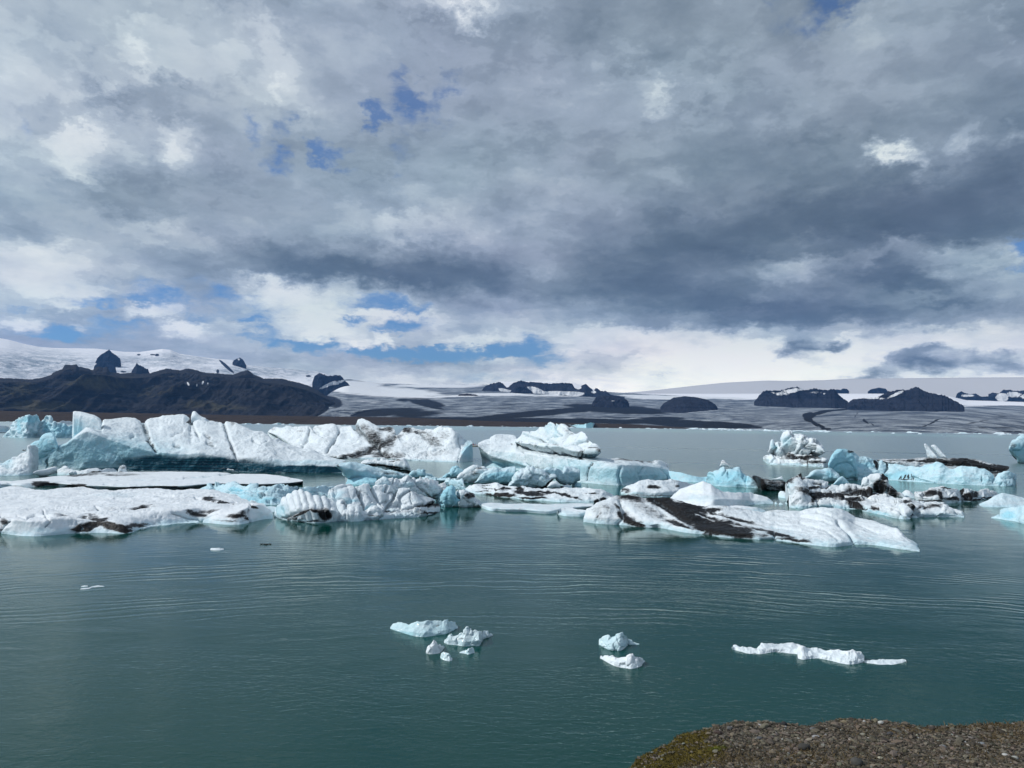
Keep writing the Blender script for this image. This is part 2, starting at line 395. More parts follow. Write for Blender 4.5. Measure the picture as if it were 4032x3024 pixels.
# ------------------------------------------------------------------ materials
def ice_material(name, white=(0.80, 0.865, 0.90), blue=(0.36, 0.66, 0.76), base_blue=0.0, grain=1.0, rough=0.45, sss=0.0, strata=1.0):
    m, T = new_mat(name)
    co = T.N('TexCoord').outputs['Object']
    geo = T.N('NewGeometry')
    mask = T.N('VertexColor', layer_name='mask').outputs['Color']
    dirt, bl, deep = T.sep(mask, True)[0:3]
    pos = geo.outputs['Position']
    nx, ny, nz = T.sep(geo.outputs['Normal'])
    px, py, pz = T.sep(pos)
    n1 = T.noise(pos, 0.9, 6, 0.62); n2 = T.noise(pos, 4.5, 5, 0.65); n3 = T.noise(T.sc(pos, (1, 1, 4)), 0.55, 8, 0.68, 0.5)
    # clean glacier ice shows blue where the face is steep, snow and weathered crust stay white
    steep = T.ss(nz, -0.1, 0.62, 1.0, 0.0)
    b = T.M('ADD', T.M('MULTIPLY', bl, 1.0), T.M('MULTIPLY', T.M('SUBTRACT', n1, 0.5), 0.7))
    b = T.M('ADD', b, T.M('ADD', T.M('MULTIPLY', steep, 0.26), base_blue + 0.08))
    b = T.M('MULTIPLY', T.ss(b, -0.1, 1.45), 1.0)
    b = T.M('MAXIMUM', b, T.M('MULTIPLY', T.ss(T.M('ADD', pz, T.M('MULTIPLY', T.M('SUBTRACT', n1, 0.5), 1.2)), 0.05, 0.95, 1.0, 0.0), 0.55 if grain > .3 else 0.25))      # wet, clear ice along the waterline
    c = T.mix(b, white, blue)
    # thin grey veil of wind-blown ash
    c = T.mix(T.M('MULTIPLY', T.ss(T.noise(T.sc(pos, (1, 1, 2.5)), 0.45, 6, 0.68, 0.5), 0.46, 0.72), 0.34), c, (0.47, 0.50, 0.53))
    # frosted patches
    c = T.mix(T.M('MULTIPLY', T.ss(n2, 0.45, 0.75), 0.25), c, (0.84, 0.87, 0.89))
    # dark teal layered ice; underside shade and wet reflections put into its colour
    lay = T.noise(T.sc(pos, (0.02, 0.02, 2.6)), 1.0, 5, 0.7, 0.15)
    colm = T.noise(T.sc(pos, (0.35, 0.35, 0.03)), 1.0, 3, 0.6)
    dk = T.mix(T.ss(lay, 0.4, 0.62), (0.020, 0.115, 0.165), (0.003, 0.030, 0.055))
    dk = T.mix(T.M('MULTIPLY', T.ss(colm, 0.60, 0.72), 0.75), dk, (0.002, 0.018, 0.035))
    c = T.mix(T.ss(T.M('ADD', deep, T.M('MULTIPLY', T.M('SUBTRACT', n3, 0.5), 0.35)), 0.25, 0.85), c, dk)
    # volcanic ash: streaks following the layers, patches by mask, some of them painted recess shade
    ash = T.M('ADD', T.M('MULTIPLY', dirt, 1.25), T.M('MULTIPLY', T.M('SUBTRACT', n3, 0.5), 2.0))
    ash = T.M('ADD', ash, T.M('MULTIPLY', T.M('SUBTRACT', n2, 0.5), 0.8))
    ash = T.M('MULTIPLY', T.ss(ash, 0.30, 0.92), T.ss(dirt, 0.02, 0.30))
    n0_ = T.noise(pos, 0.8, 7, 0.7, 0.5)
    ashc = T.mix(T.ss(n2, 0.35, 0.7), (0.004, 0.004, 0.005), (0.018, 0.0175, 0.018))
    veil = T.M('MULTIPLY', T.ss(T.M('ADD', dirt, T.M('MULTIPLY', T.M('SUBTRACT', n0_, 0.5), 0.5)), 0.05, 0.8), 0.6)
    c = T.mix(veil, c, (0.17, 0.17, 0.18))
    c = T.mix(ash, c, ashc)
    # ash and meltwater grime gather in the hollows
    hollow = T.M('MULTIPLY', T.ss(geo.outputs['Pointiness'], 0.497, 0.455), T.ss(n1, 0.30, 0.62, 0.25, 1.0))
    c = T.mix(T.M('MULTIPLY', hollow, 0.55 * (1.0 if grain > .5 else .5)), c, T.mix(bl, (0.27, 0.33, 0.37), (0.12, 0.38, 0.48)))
    # bump
    n0 = T.noise(pos, 0.42, 9, 0.66, 0.3)
    w = T.N('TexVoronoi', {'Vector': pos, 'Scale': 1.6}, feature='SMOOTH_F1')
    h = T.M('ADD', T.M('MULTIPLY', w.outputs['Distance'], 0.3), T.M('ADD', T.M('MULTIPLY', n1, 0.5), T.M('MULTIPLY', T.noise(pos, 9.0, 4, 0.6), 0.12)))
    bp = T.bump(T.M('ADD', h, T.M('MULTIPLY', n0, 1.5 if grain > .5 else 0.5)), 0.36 * grain, 0.9)
    p = T.principled(Base_Color=c, Normal=bp, IOR=1.31)
    T.S(p.inputs['Roughness'], T.mix(T.M('MAXIMUM', T.M('MULTIPLY', deep, 0.9), 0.0), rough, 0.3, 'FLOAT'))
    p.inputs['Specular IOR Level'].default_value = 0.35
    if sss:
        p.inputs['Subsurface Weight'].default_value = sss
        p.inputs['Subsurface Radius'].default_value = (0.15, 0.5, 0.6); p.inputs['Subsurface Scale'].default_value = 0.5
    T.out(p)
    return m


ICE = ice_material('glacier_ice')
BLUEICE = ice_material('blue_ice', blue=(0.34, 0.68, 0.80), base_blue=0.18)
CLEARICE = ice_material('wet_brash_ice', white=(0.74, 0.84, 0.87), blue=(0.34, 0.60, 0.66), base_blue=0.2, grain=0.16, rough=0.08)
SNOWICE = ice_material('white_floe_ice', white=(0.84, 0.88, 0.91), grain=0.55)
FINEICE = ice_material('white_brash', white=(0.86, 0.88, 0.90), grain=0.18)


def rock_material(name, dark, brown, green, strata_scale=0.03, bumpd=25.0, tex=0.004, veg=0.5, snow=0.0):
    m, T = new_mat(name)
    geo = T.N('NewGeometry'); pos = geo.outputs['Position']
    mask = T.N('VertexColor', layer_name='mask').outputs['Color']
    sn, vg, _ = T.sep(mask, True)[0:3]
    nz = T.sep(geo.outputs['Normal'])[2]
    n1 = T.noise(pos, tex, 8, 0.6); n2 = T.noise(pos, tex * 5, 7, 0.65)
    st = T.noise(T.sc(pos, (0.15, 0.15, 5.0)), tex, 6, 0.6, 0.3)
    v = T.ss(T.M('ADD', T.M('MULTIPLY', T.M('SUBTRACT', n1, 0.5), 2.2), T.M('ADD', T.M('MULTIPLY', vg, 1.0), T.M('MULTIPLY', nz, 0.4))), 0.55, 1.15)
    base = T.mix(T.ss(T.M('ADD', st, T.M('MULTIPLY', T.M('SUBTRACT', nz, 0.5), 0.35)), 0.42, 0.62), dark, brown)
    base = T.mix(T.M('MULTIPLY', v, veg), base, green)
    base = T.mix(T.ss(n2, 0.35, 0.7), T.mix(1.0, base, (0.62, 0.62, 0.64), blend='MULTIPLY'), base)
    s = T.ss(T.M('ADD', sn, T.M('MULTIPLY', T.M('SUBTRACT', n2, 0.5), 0.9)), 0.42, 0.58)
    s = T.M('MULTIPLY', s, T.ss(sn, 0.03, 0.12))
    c = T.mix(s, base, (0.78, 0.80, 0.82))
    h = T.M('ADD', n1, T.M('ADD', T.M('MULTIPLY', n2, 0.4), T.M('MULTIPLY', st, 0.6)))
    p = T.principled(Base_Color=c, Roughness=0.95, Normal=T.bump(h, bumpd, 1.0))
    p.inputs['Specular IOR Level'].default_value = 0.1
    T.out(p); return m


ROCK = rock_material('basalt_slope', (0.006, 0.012, 0.024), (0.031, 0.032, 0.038), (0.092, 0.085, 0.054), veg=0.9, bumpd=60)  # cloud shadow and blue haze over the ridge put into these dark tones
CRAG = rock_material('nunatak_rock', (0.007, 0.014, 0.030), (0.032, 0.038, 0.058), (0.045, 0.045, 0.05), bumpd=70, veg=0.3)  # navy tint puts the blue of distant haze into the rock colour
MORAINE = rock_material('moraine_gravel', (0.026, 0.020, 0.018), (0.058, 0.043, 0.034), (0.068, 0.052, 0.034), bumpd=5, tex=0.02, veg=0.4)


def snow_material(name='ice_cap_snow', dim=1.0):
    m, T = new_mat(name)
    geo = T.N('NewGeometry'); pos = geo.outputs['Position']
    mask = T.N('VertexColor', layer_name='mask').outputs['Color']
    cr, sm, rk = T.sep(mask, True)[0:3]
    n1 = T.noise(T.sc(pos, (1, 1, 3)), 0.0035, 8, 0.65, 0.5); n2 = T.noise(T.sc(pos, (1, 1, 4)), 0.011, 6, 0.65, 0.8)
    k = T.M('MULTIPLY', T.ss(n1, 0.38, 0.60), cr)
    c = T.mix(k, (0.93, 0.93, 0.93), (0.44, 0.50, 0.54))
    c = T.mix(T.M('MULTIPLY', T.ss(n2, 0.48, 0.62), T.M('MULTIPLY', cr, 0.85)), c, (0.26, 0.33, 0.38))
    rr_ = T.M('MULTIPLY', T.ss(T.M('ADD', rk, T.M('MULTIPLY', T.M('SUBTRACT', T.noise(pos, 0.012, 6, 0.7), 0.5), 1.1)), 0.42, 0.56), T.ss(rk, 0.04, 0.15))
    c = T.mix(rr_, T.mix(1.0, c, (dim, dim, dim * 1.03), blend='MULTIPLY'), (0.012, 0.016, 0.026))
    h = T.M('ADD', n1, T.M('MULTIPLY', n2, 0.5))
    p = T.principled(Base_Color=c, Roughness=0.9, Normal=T.bump(h, 60.0, T.mix(cr, 0.10, 0.9, 'FLOAT')))
    p.inputs['Specular IOR Level'].default_value = 0.1
    T.out(p); return m


SNOW = snow_material()
SHADED_SNOW = snow_material('shaded_snow', 0.62)  # same snow, dimmed: cloud shade on the far dome put into its colour


def glacier_material():
    m, T = new_mat('glacier_surface')
    geo = T.N('NewGeometry'); pos = geo.outputs['Position']
    mask = T.N('VertexColor', layer_name='mask').outputs['Color']
    dirt, snow, _ = T.sep(mask, True)[0:3]
    uvn = T.N('Attribute', attribute_name='flow').outputs['Vector']
    u_, v_, w_ = T.sep(uvn)
    lin_ = T.N('CombineXYZ', {0: T.M('MULTIPLY', u_, 0.9), 1: v_, 2: 0.0}).outputs[0]
    arc = T.N('Attribute', attribute_name='arc').outputs['Vector']
    s1 = T.mix(w_, T.noise(lin_, 1.0, 9, 0.66, 0.5), T.noise(arc, 1.0, 9, 0.66, 0.5), 'FLOAT')
    s2 = T.noise(T.sc(pos, (1, 1, 1)), 0.012, 8, 0.7, 0.6)
    s3 = T.noise(pos, 0.05, 5, 0.7)
    base = T.mix(T.ss(s1, 0.36, 0.66), (0.055, 0.075, 0.105), (0.42, 0.46, 0.50))
    base = T.mix(T.M('MULTIPLY', T.ss(s2, 0.42, 0.66), 0.6), base, (0.055, 0.07, 0.10))
    base = T.mix(T.M('MULTIPLY', T.ss(s3, 0.5, 0.72), 0.45), base, (0.45, 0.49, 0.52))
    d = T.ss(T.M('ADD', dirt, T.M('ADD', T.M('MULTIPLY', T.M('SUBTRACT', s1, 0.5), 1.1), T.M('MULTIPLY', T.M('SUBTRACT', s2, 0.5), 0.4))), 0.35, 0.62)
    d = T.M('MULTIPLY', d, T.ss(dirt, 0.04, 0.2))
    base = T.mix(d, base, (0.008, 0.011, 0.017))
    sn = T.ss(T.M('ADD', snow, T.M('MULTIPLY', T.M('SUBTRACT', s1, 0.5), 0.9)), 0.3, 0.75)
    sn = T.M('MULTIPLY', sn, T.ss(snow, 0.03, 0.2))
    base = T.mix(sn, base, (0.82, 0.84, 0.86))
    h = T.M('ADD', T.M('MULTIPLY', s2, 1.0), T.M('MULTIPLY', s3, 0.5))
    p = T.principled(Base_Color=base, Roughness=0.9, Normal=T.bump(h, 14.0, 0.9))
    p.inputs['Specular IOR Level'].default_value = 0.15
    T.out(p); return m


GLAC = glacier_material()


def water_material():
    m, T = new_mat('lagoon_water')
    geo = T.N('NewGeometry'); pos = geo.outputs['Position']
    x, y, z = T.sep(pos)
    flat = T.N('CombineXYZ', {0: x, 1: y, 2: 0.0}).outputs[0]
    dist = T.M('SQRT', T.M('ADD', T.M('MULTIPLY', x, x), T.M('MULTIPLY', y, y)))
    # long low swells, crests arching around a point near the shore
    wob = T.noise(flat, 0.06, 3, 0.5)
    wob2 = T.noise(flat, 0.35, 2, 0.5)
    cx = T.M('SUBTRACT', x, 3.0); cy = T.M('ADD', y, 22.0)
    rr = T.M('SQRT', T.M('ADD', T.M('MULTIPLY', cx, cx), T.M('MULTIPLY', cy, cy)))
    rr = T.M('ADD', rr, T.M('ADD', T.M('MULTIPLY', wob, 7.0), T.M('MULTIPLY', wob2, 0.7)))
    sw = T.M('ADD', T.M('SINE', T.M('MULTIPLY', rr, 2 * pi / 1.35)), T.M('MULTIPLY', T.M('SINE', T.M('MULTIPLY', rr, 2 * pi / 0.87)), 0.45))
    patch = T.ss(T.noise(T.sc(flat, (0.6, 1.6, 1)), 0.09, 3, 0.55), 0.40, 0.62)
    win = T.M('MULTIPLY', T.ss(dist, 46.0, 58.0), T.ss(dist, 74.0, 96.0, 1.0, 0.0))
    amp = T.M('MULTIPLY', T.M('MULTIPLY', patch, win), 0.0085)
    swell = T.M('MULTIPLY', sw, amp)
    # small wind ripples
    rmask = T.ss(T.noise(T.sc(flat, (0.5, 1.3, 1)), 0.035, 4, 0.55), 0.38, 0.66)
    r1 = T.noise(T.sc(flat, (1.0, 1.7, 1)), 1.6, 4, 0.6, 0.5)
    r2 = T.noise(T.sc(flat, (0.8, 1.4, 1)), 0.25, 3, 0.5, 0.2)
    # boat wake: a long band of calmer water
    ax, ay = WAKE[0]; bx, by = WAKE[1]
    L = math.hypot(bx - ax, by - ay); ux, uy = (bx - ax) / L, (by - ay) / L
    dperp = T.M('ABSOLUTE', T.M('ADD', T.M('MULTIPLY', T.M('SUBTRACT', x, ax), -uy), T.M('MULTIPLY', T.M('SUBTRACT', y, ay), ux)))
    along = T.M('ADD', T.M('MULTIPLY', T.M('SUBTRACT', x, ax), ux), T.M('MULTIPLY', T.M('SUBTRACT', y, ay), uy))
    wake = T.M('MULTIPLY', T.ss(dperp, 3.0, 7.0, 1.0, 0.0), T.ss(along, -5, 30))
    near = T.ss(dist, 20.0, 130.0, 1.0, 0.35)
    far = T.ss(dist, 110.0, 300.0)
    ramp = T.M('MULTIPLY', T.M('ADD', 0.35, T.M('MULTIPLY', rmask, 0.65)), T.M('SUBTRACT', 1.0, T.M('MULTIPLY', wake, 0.9)))
    rip = T.M('ADD', T.M('MULTIPLY', T.M('MULTIPLY', r1, ramp), T.ss(dist, 40.0, 85.0, 0.046, 0.017)), T.M('MULTIPLY', T.M('MULTIPLY', r2, 0.07), T.M('ADD', near, T.M('MULTIPLY', far, 3.2))))
    h = T.M('ADD', swell, rip)
    bp = T.bump(h, 1.0, 1.0)
    body = T.N('BsdfDiffuse', {'Color': (0.0022, 0.066, 0.055)})
    tr = T.N('BsdfTransparent', {'Color': (0.25, 0.75, 0.74)})
    mb = T.N('MixShader', {0: 0.34, 1: body, 2: tr})
    rough = T.M('ADD', 0.035, T.M('MULTIPLY', far, T.M('MULTIPLY', 0.24, T.M('SUBTRACT', 1.0, T.M('MULTIPLY', wake, 0.8)))))
    gl = T.N('BsdfGlossy', {'Color': (0.90, 0.98, 0.96), 'Roughness': rough, 'Normal': bp})
    fr = T.N('Fresnel', {'IOR': 1.333, 'Normal': bp})
    T.out(T.N('MixShader', {0: fr, 1: mb, 2: gl}))
    return m


_wa = at_dist(np.array([2370.0, 3700.0]), np.array([1760.0, 1787.0]), water_dist(np.array([2370.0, 3700.0]), np.array([1760.0, 1787.0])))
WAKE = [(_wa[0][0], _wa[0][1]), (_wa[1][0], _wa[1][1])]
WATER = water_material()


def flat_mat(name, col, rough=0.6, bump=0.0, bscale=10.0, var=0.15, metallic=0.0, spec=0.4):
    m, T = new_mat(name)
    pos = T.N('TexCoord').outputs['Object']
    n = T.noise(pos, bscale, 5, 0.6)
    c = T.mix(T.ss(n, 0.3, 0.7), tuple(v * (1 - var) for v in col), tuple(min(v * (1 + var), 1) for v in col))
    p = T.principled(Base_Color=c, Roughness=rough, Metallic=metallic)
    p.inputs['Specular IOR Level'].default_value = spec
    if bump: T.S(p.inputs['Normal'], T.bump(n, bump, 1.0))
    T.out(p); return m


def attr_mat(name, rough=0.85, bumpd=0.002, bscale=120):
    m, T = new_mat(name)
    pos = T.N('NewGeometry').outputs['Position']
    c = T.N('VertexColor', layer_name='mask').outputs['Color']
    n = T.noise(pos, bscale, 4, 0.6)
    c = T.mix(T.ss(n, 0.3, 0.7), T.mix(1.0, c, (0.7, 0.7, 0.7), blend='MULTIPLY'), c)
    p = T.principled(Base_Color=c, Roughness=rough, Normal=T.bump(n, bumpd, 0.8))
    p.inputs['Specular IOR Level'].default_value = 0.25
    T.out(p); return m
# ------------------------------------------------------------------ regions: views of the photograph used for surveying (x0, y0, zoom)
U = (0, 1550, 2.212); R2 = (900, 1550, 2.212); R3 = (1800, 1550, 2.212); R4 = (2700, 1550, 3.16)
R5 = (3332, 1600, 3.16); R6 = (2200, 1800, 1.4747); R7 = (3000, 1750, 3.16); R8 = (280, 2130, 3.568)
R9 = (0, 1830, 3.16); R10 = (700, 1830, 3.16)
M1 = (0, 1280, 1.6385); M2 = (1300, 1380, 1.6385); M3 = (2600, 1380, 1.5447)
F5 = (1450, 2380, 3.6867); F6 = (2250, 2440, 1.58); BK = (2400, 2750, 1.3554); PX = (0, 0, 1.0)


def conv(reg, pts):
    a = np.array(pts, float)
    return np.stack([a[:, 0] / reg[2] + reg[0], a[:, 1] / reg[2] + reg[1]], 1)


def paint(X, Y, reg, blobs, wob=None):
    """rgb masks from stain patches given as (channel, x, y, rx, ry, strength[, rot])"""
    out = np.zeros(X.shape + (3,))
    for b in blobs:
        ch, x, y, rx, ry, s = b[:6]; rot = radians(b[6]) if len(b) > 6 else 0
        cx, cy = x / reg[2] + reg[0], y / reg[2] + reg[1]
        c, sn = math.cos(rot), math.sin(rot)
        u = ((X - cx) * c + (Y - cy) * sn) / (rx / reg[2]); v = (-(X - cx) * sn + (Y - cy) * c) / (ry / reg[2])
        g = s * np.exp(-(u * u + v * v) ** 1.5 * 0.8)
        if ch < 3: out[..., ch] = np.maximum(out[..., ch], g)
        elif ch == 3: out[..., 0] *= 1 - g.clip(0, 1)      # wiped clean
    return out


def mountain(name, reg, line, dist, front, back, mat, base=-20.0, rough=0.25, rscale=900.0, ncol=None, shape=1.25, blobs=(), nrow=90, jag=0.0, seed=0, flat=0.0, breg=None, vgain=0.0):
    L = conv(reg, line)
    x0, x1 = L[0, 0], L[-1, 0]
    C = ncol or int((x1 - x0) / (2.6 if x1 - x0 > 500 else 1.4)) + 8
    xs = np.linspace(x0, x1, C); ys = np.interp(xs, L[:, 0], L[:, 1])
    dd = np.interp(xs, [x0, x1], dist) if hasattr(dist, '__len__') else np.full(C, float(dist))
    top = at_dist(xs, ys, dd)
    if jag:
        top[:, 2] += jag * fbm(np.stack([xs / 6.0, xs * 0, xs * 0 + seed], -1), 5, 5, 0.65)
    hdir = top[:, :2] / dd[:, None]
    S = np.concatenate([-np.linspace(1, 0, nrow) ** 1.0, np.linspace(0, 1, 14)[1:]])
    R = dd[None] + np.where(S < 0, S * front, S * back)[:, None]
    P = np.zeros((len(S), C, 3))
    P[..., 0] = hdir[None, :, 0] * R; P[..., 1] = hdir[None, :, 1] * R
    a = np.abs(S)[:, None]
    prof = np.where(a < flat, 1.0 - a * 0.15, 0) + np.where(a >= flat, (1 - flat * 0.15) * (1 - (a - flat) / (1 - flat)) ** shape, 0)
    H = top[:, 2] - base
    kn = 30; ker = np.hanning(2 * kn + 1); ker /= ker.sum()
    Hs = np.convolve(np.pad(H, kn, mode='edge'), ker, mode='valid')
    mixk = np.clip(a * 5, 0, 1) * (1.0 if x1 - x0 > 500 else 0.0)
    H = H[None] * (1 - mixk) + Hs[None] * mixk
    # gullies run down the slope
    Q = np.stack([P[..., 0] / rscale, R / (rscale * 2.6), np.full_like(R, seed * 3.1)], -1)
    wq = fbm(Q * 0.7 + 5, 3, seed + 3)
    Q = Q + wq[..., None] * 0.35
    g = fbm(Q, 6, seed, 0.52, ridged=True)
    g2 = fbm(np.stack([P[..., 0] / rscale * 3, R / rscale * 2, P[..., 0] * 0], -1), 5, seed + 9, 0.55)
    win = np.clip(a * 7, 0, 1) * np.clip((1 - a) * 3, 0, 1)
    nz_ = g * 0.75 + g2 * 0.35
    nz_ = np.minimum(nz_ - 0.25, 0.9 * a - 0.05)
    P[..., 2] = base + H * prof + H * rough * win * nz_
    X, Y = project(P)
    msk = paint(X, Y, breg or reg, blobs)
    if vgain: msk[..., 1] += vgain
    o = mesh_obj(name, P.reshape(-1, 3), grid_faces(len(S), C), mat, attr=msk.reshape(-1, 3))
    tag(o, kind='structure')
    return o


# far snow dome of the ice cap, hazy
mountain('ice_cap', M3, [(-300, 262), (-120, 250), (0, 238), (200, 215), (400, 195), (650, 183), (800, 185), (1000, 180), (1150, 172), (1400, 170), (1700, 166), (2300, 162), (2600, 160)], 19500, 4000, 3000, SHADED_SNOW, rough=0.03, rscale=6000, ncol=300, nrow=30, shape=1.1)
# ice-covered volcano on the left
mountain('snowy_mountain', M1, [(-500, 60), (-200, 70), (0, 85), (60, 95), (150, 120), (250, 140), (350, 148), (500, 150), (620, 152), (700, 160), (800, 172), (900, 174), (1000, 160), (1050, 154), (1100, 160), (1160, 185), (1300, 205), (1400, 218), (1500, 225), (1600, 258), (1750, 272), (1900, 285), (2050, 300), (2130, 322), (2205, 350), (2290, 370), (2500, 395)],
         15500, 6500, 5000, SNOW, rough=0.10, rscale=1500, shape=1.05, nrow=140, seed=2,
         blobs=[(0, 200, 260, 420, 90, 1.0), (0, 1050, 230, 400, 45, .75), (0, 1700, 300, 420, 40, .9), (0, -200, 260, 300, 90, 1), (0, 850, 290, 200, 30, .6), (0, 2150, 340, 200, 30, .6), (2, 895, 191, 12, 5, 1.0), (2, 985, 191, 18, 5, 1.0), (2, 1013, 193, 13, 8, 1.2), (2, 1990, 329, 18, 6, 1.2), (2, 1462, 268, 62, 9, 1.3, 42), (2, 1405, 298, 9, 12, 1.2), (2, 730, 290, 14, 22, 1.0), (2, 800, 300, 30, 10, .6)])


def crag(reg, line, dist, depth, seed, blobs=(), name='mountain', jag=15.0, rough=0.36, shape=0.8, mat=None, base=-20, flat=0.0):
    return mountain(name, reg, line, dist, depth, depth, mat or CRAG, base=base, rough=rough, rscale=depth * 0.35, blobs=blobs, jag=jag, seed=seed, shape=shape, nrow=60, flat=flat)


crag(M1, [(604, 300), (611, 262), (612, 250), (625, 215), (645, 196), (660, 185), (690, 167), (700, 160), (705, 155), (710, 163), (722, 177), (740, 190), (762, 205), (774, 214), (779, 228), (782, 262)], 13650, 260, 21, jag=9)
crag(M1, [(588, 340), (600, 300), (609, 262), (640, 238), (700, 232), (735, 240), (745, 250), (742, 268), (752, 300), (770, 350)], 12950, 320, 43, jag=9)
crag(M1, [(835, 330), (850, 295), (868, 268), (880, 247), (895, 258), (930, 272), (955, 285), (965, 310), (975, 330)], 10600, 700, 22)
crag(M1, [(1500, 240), (1508, 226), (1530, 216), (1547, 211), (1565, 222), (1578, 240), (1590, 262)], 14800, 500, 23, blobs=[(0, 1540, 222, 8, 6, .9)])
crag(M1, [(2015, 370), (2030, 330), (2060, 310), (2090, 318), (2120, 330), (2160, 323), (2195, 326), (2215, 345), (2240, 370), (2260, 395), (2300, 420)], 11800, 600, 28, blobs=[(0, 2120, 385, 60, 9, 1.2, -25), (0, 2180, 372, 50, 8, 1.1, -20)])
# central table mountain standing out of the ice, with its snow cap behind
mountain('snowfield', M2, [(960, 262), (1040, 215), (1095, 199), (1180, 203), (1240, 198), (1330, 198), (1430, 204), (1560, 210), (1640, 225), (1700, 250), (1800, 280)], 12600, 1200, 1500, SNOW, rough=0.02, nrow=30, ncol=200)
crag(M2, [(965, 285), (975, 262), (990, 240), (1030, 216), (1060, 210), (1098, 201), (1112, 212), (1140, 238), (1150, 234), (1185, 207), (1215, 198), (1230, 192), (1260, 201), (1340, 206), (1420, 213), (1500, 209), (1560, 213), (1580, 245), (1605, 248), (1625, 224), (1650, 216), (1690, 250), (1700, 262), (1712, 240), (1750, 262), (1780, 261), (1810, 285), (1860, 292), (1900, 300)],
     11800, 700, 31, rough=0.16, shape=0.75, blobs=[(0, 1135, 262, 50, 13, 1.2, 15), (0, 1080, 280, 120, 9, 1.0), (0, 1330, 262, 60, 22, 1.2, 20), (0, 1450, 275, 160, 12, 1.3), (0, 1575, 280, 60, 14, 1.2), (0, 1600, 238, 22, 12, 1), (0, 1700, 268, 18, 10, .9)])
crag(M2, [(1150, 285), (1165, 262), (1200, 245), (1215, 228), (1235, 232), (1270, 240), (1300, 262), (1318, 285)], 11350, 350, 32, jag=5)
# dark humps standing in the ice
crag(M2, [(1690, 340), (1715, 300), (1760, 292), (1830, 293), (1880, 302), (1915, 318), (1930, 345)], 8600, 500, 33, blobs=[(0, 1825, 325, 12, 3, 1)], jag=3)
crag(M2, [(815, 300), (835, 283), (880, 278), (940, 284), (975, 300)], 9800, 300, 39, jag=3, mat=MORAINE)
crag(M3, [(0, 345), (20, 322), (80, 286), (150, 279), (220, 284), (290, 300), (335, 328), (350, 350)], 8200, 600, 34, jag=2, rough=0.06)
# right-hand mountains
crag(M3, [(570, 310), (588, 292), (605, 268), (625, 250), (650, 242), (720, 245), (780, 229), (820, 224), (835, 218), (870, 241), (900, 238), (940, 229), (965, 236), (1000, 241), (1060, 235), (1080, 262), (1110, 290), (1150, 318), (1170, 335)],
     10500, 900, 35, blobs=[(0, 800, 245, 90, 16, .66, -8), (0, 740, 262, 70, 14, .56), (0, 950, 255, 60, 12, .46), (0, 680, 255, 40, 8, .5), (0, 1000, 262, 14, 8, .6)], rough=0.18)
crag(M3, [(1130, 330), (1165, 298), (1240, 290), (1300, 285), (1350, 272), (1385, 250), (1440, 240), (1475, 237), (1500, 243), (1530, 230), (1555, 219), (1580, 232), (1610, 248), (1680, 265), (1740, 277), (1790, 305), (1835, 330), (1850, 345)],
     9900, 900, 36, blobs=[(0, 1280, 287, 70, 10, .8), (0, 1430, 268, 70, 10, .8, -25), (0, 1340, 292, 40, 8, .6)])
crag(M3, [(1262, 250), (1280, 236), (1330, 226), (1370, 232), (1385, 250)], 17300, 400, 37, jag=4)
crag(M3, [(1055, 248), (1070, 236), (1095, 240), (1108, 252)], 17300, 300, 41, jag=4)
crag(M3, [(1095, 242), (1110, 231), (1135, 234), (1148, 246)], 17300, 200, 42, jag=3)
crag(M3, [(1795, 285), (1805, 263), (1830, 247), (1860, 262), (1890, 266), (1920, 262), (1950, 282), (1990, 278), (2030, 290), (2055, 305)], 17300, 400, 38, blobs=[(0, 1870, 275, 50, 10, .7)])
crag(M3, [(1995, 265), (2020, 256), (2060, 262), (2085, 240), (2120, 238), (2160, 246), (2212, 244), (2300, 240), (2400, 255), (2500, 270)], 17300, 400, 40, blobs=[(0, 2080, 285, 40, 25, 1.1), (0, 2150, 268, 50, 20, .8), (0, 2250, 280, 80, 18, .8)])
# middle snowfield in front of the right dome
mountain('snowfield', M3, [(-900, 262), (-400, 262), (-100, 263), (0, 262), (300, 263), (600, 262), (1200, 262), (1700, 264), (1790, 285), (1860, 302), (2300, 316), (2600, 316)], 16800, 4500, 1500, SNOW, rough=0.015, nrow=30, ncol=300)

# long dark ridge on the left
mountain('hills', M1, [(-600, 335), (-200, 345), (0, 342), (100, 345), (200, 350), (270, 340), (330, 322), (345, 305), (400, 285), (420, 255), (460, 258), (495, 253), (505, 268), (560, 278), (600, 290), (620, 272), (640, 266), (665, 275), (690, 268), (710, 305), (780, 312), (840, 308), (900, 316), (970, 310), (1020, 295), (1075, 280), (1110, 285), (1160, 292), (1215, 279), (1260, 290), (1330, 308), (1400, 312), (1500, 320), (1540, 305), (1600, 290), (1640, 320), (1700, 345), (1820, 345), (1870, 360), (1930, 372), (1990, 390), (2050, 420), (2100, 455), (2160, 475), (2190, 500), (2215, 530), (2240, 570), (2260, 600)],
         8300, 2700, 2500, ROCK, rough=0.75, rscale=1000, shape=1.15, nrow=170, jag=6, seed=4,
         blobs=[(0, 1215, 380, 14, 5, 1.3, 60), (0, 1308, 372, 5, 12, 1.3, 20), (0, 1270, 388, 4, 10, 1.0), (0, 1340, 376, 4, 7, 1.0), (1, 640, 370, 240, 50, .75), (1, 260, 520, 240, 36, .9), (1, 1000, 430, 160, 40, .5), (1, 1350, 520, 200, 40, .5), (1, 120, 420, 160, 40, .5)])

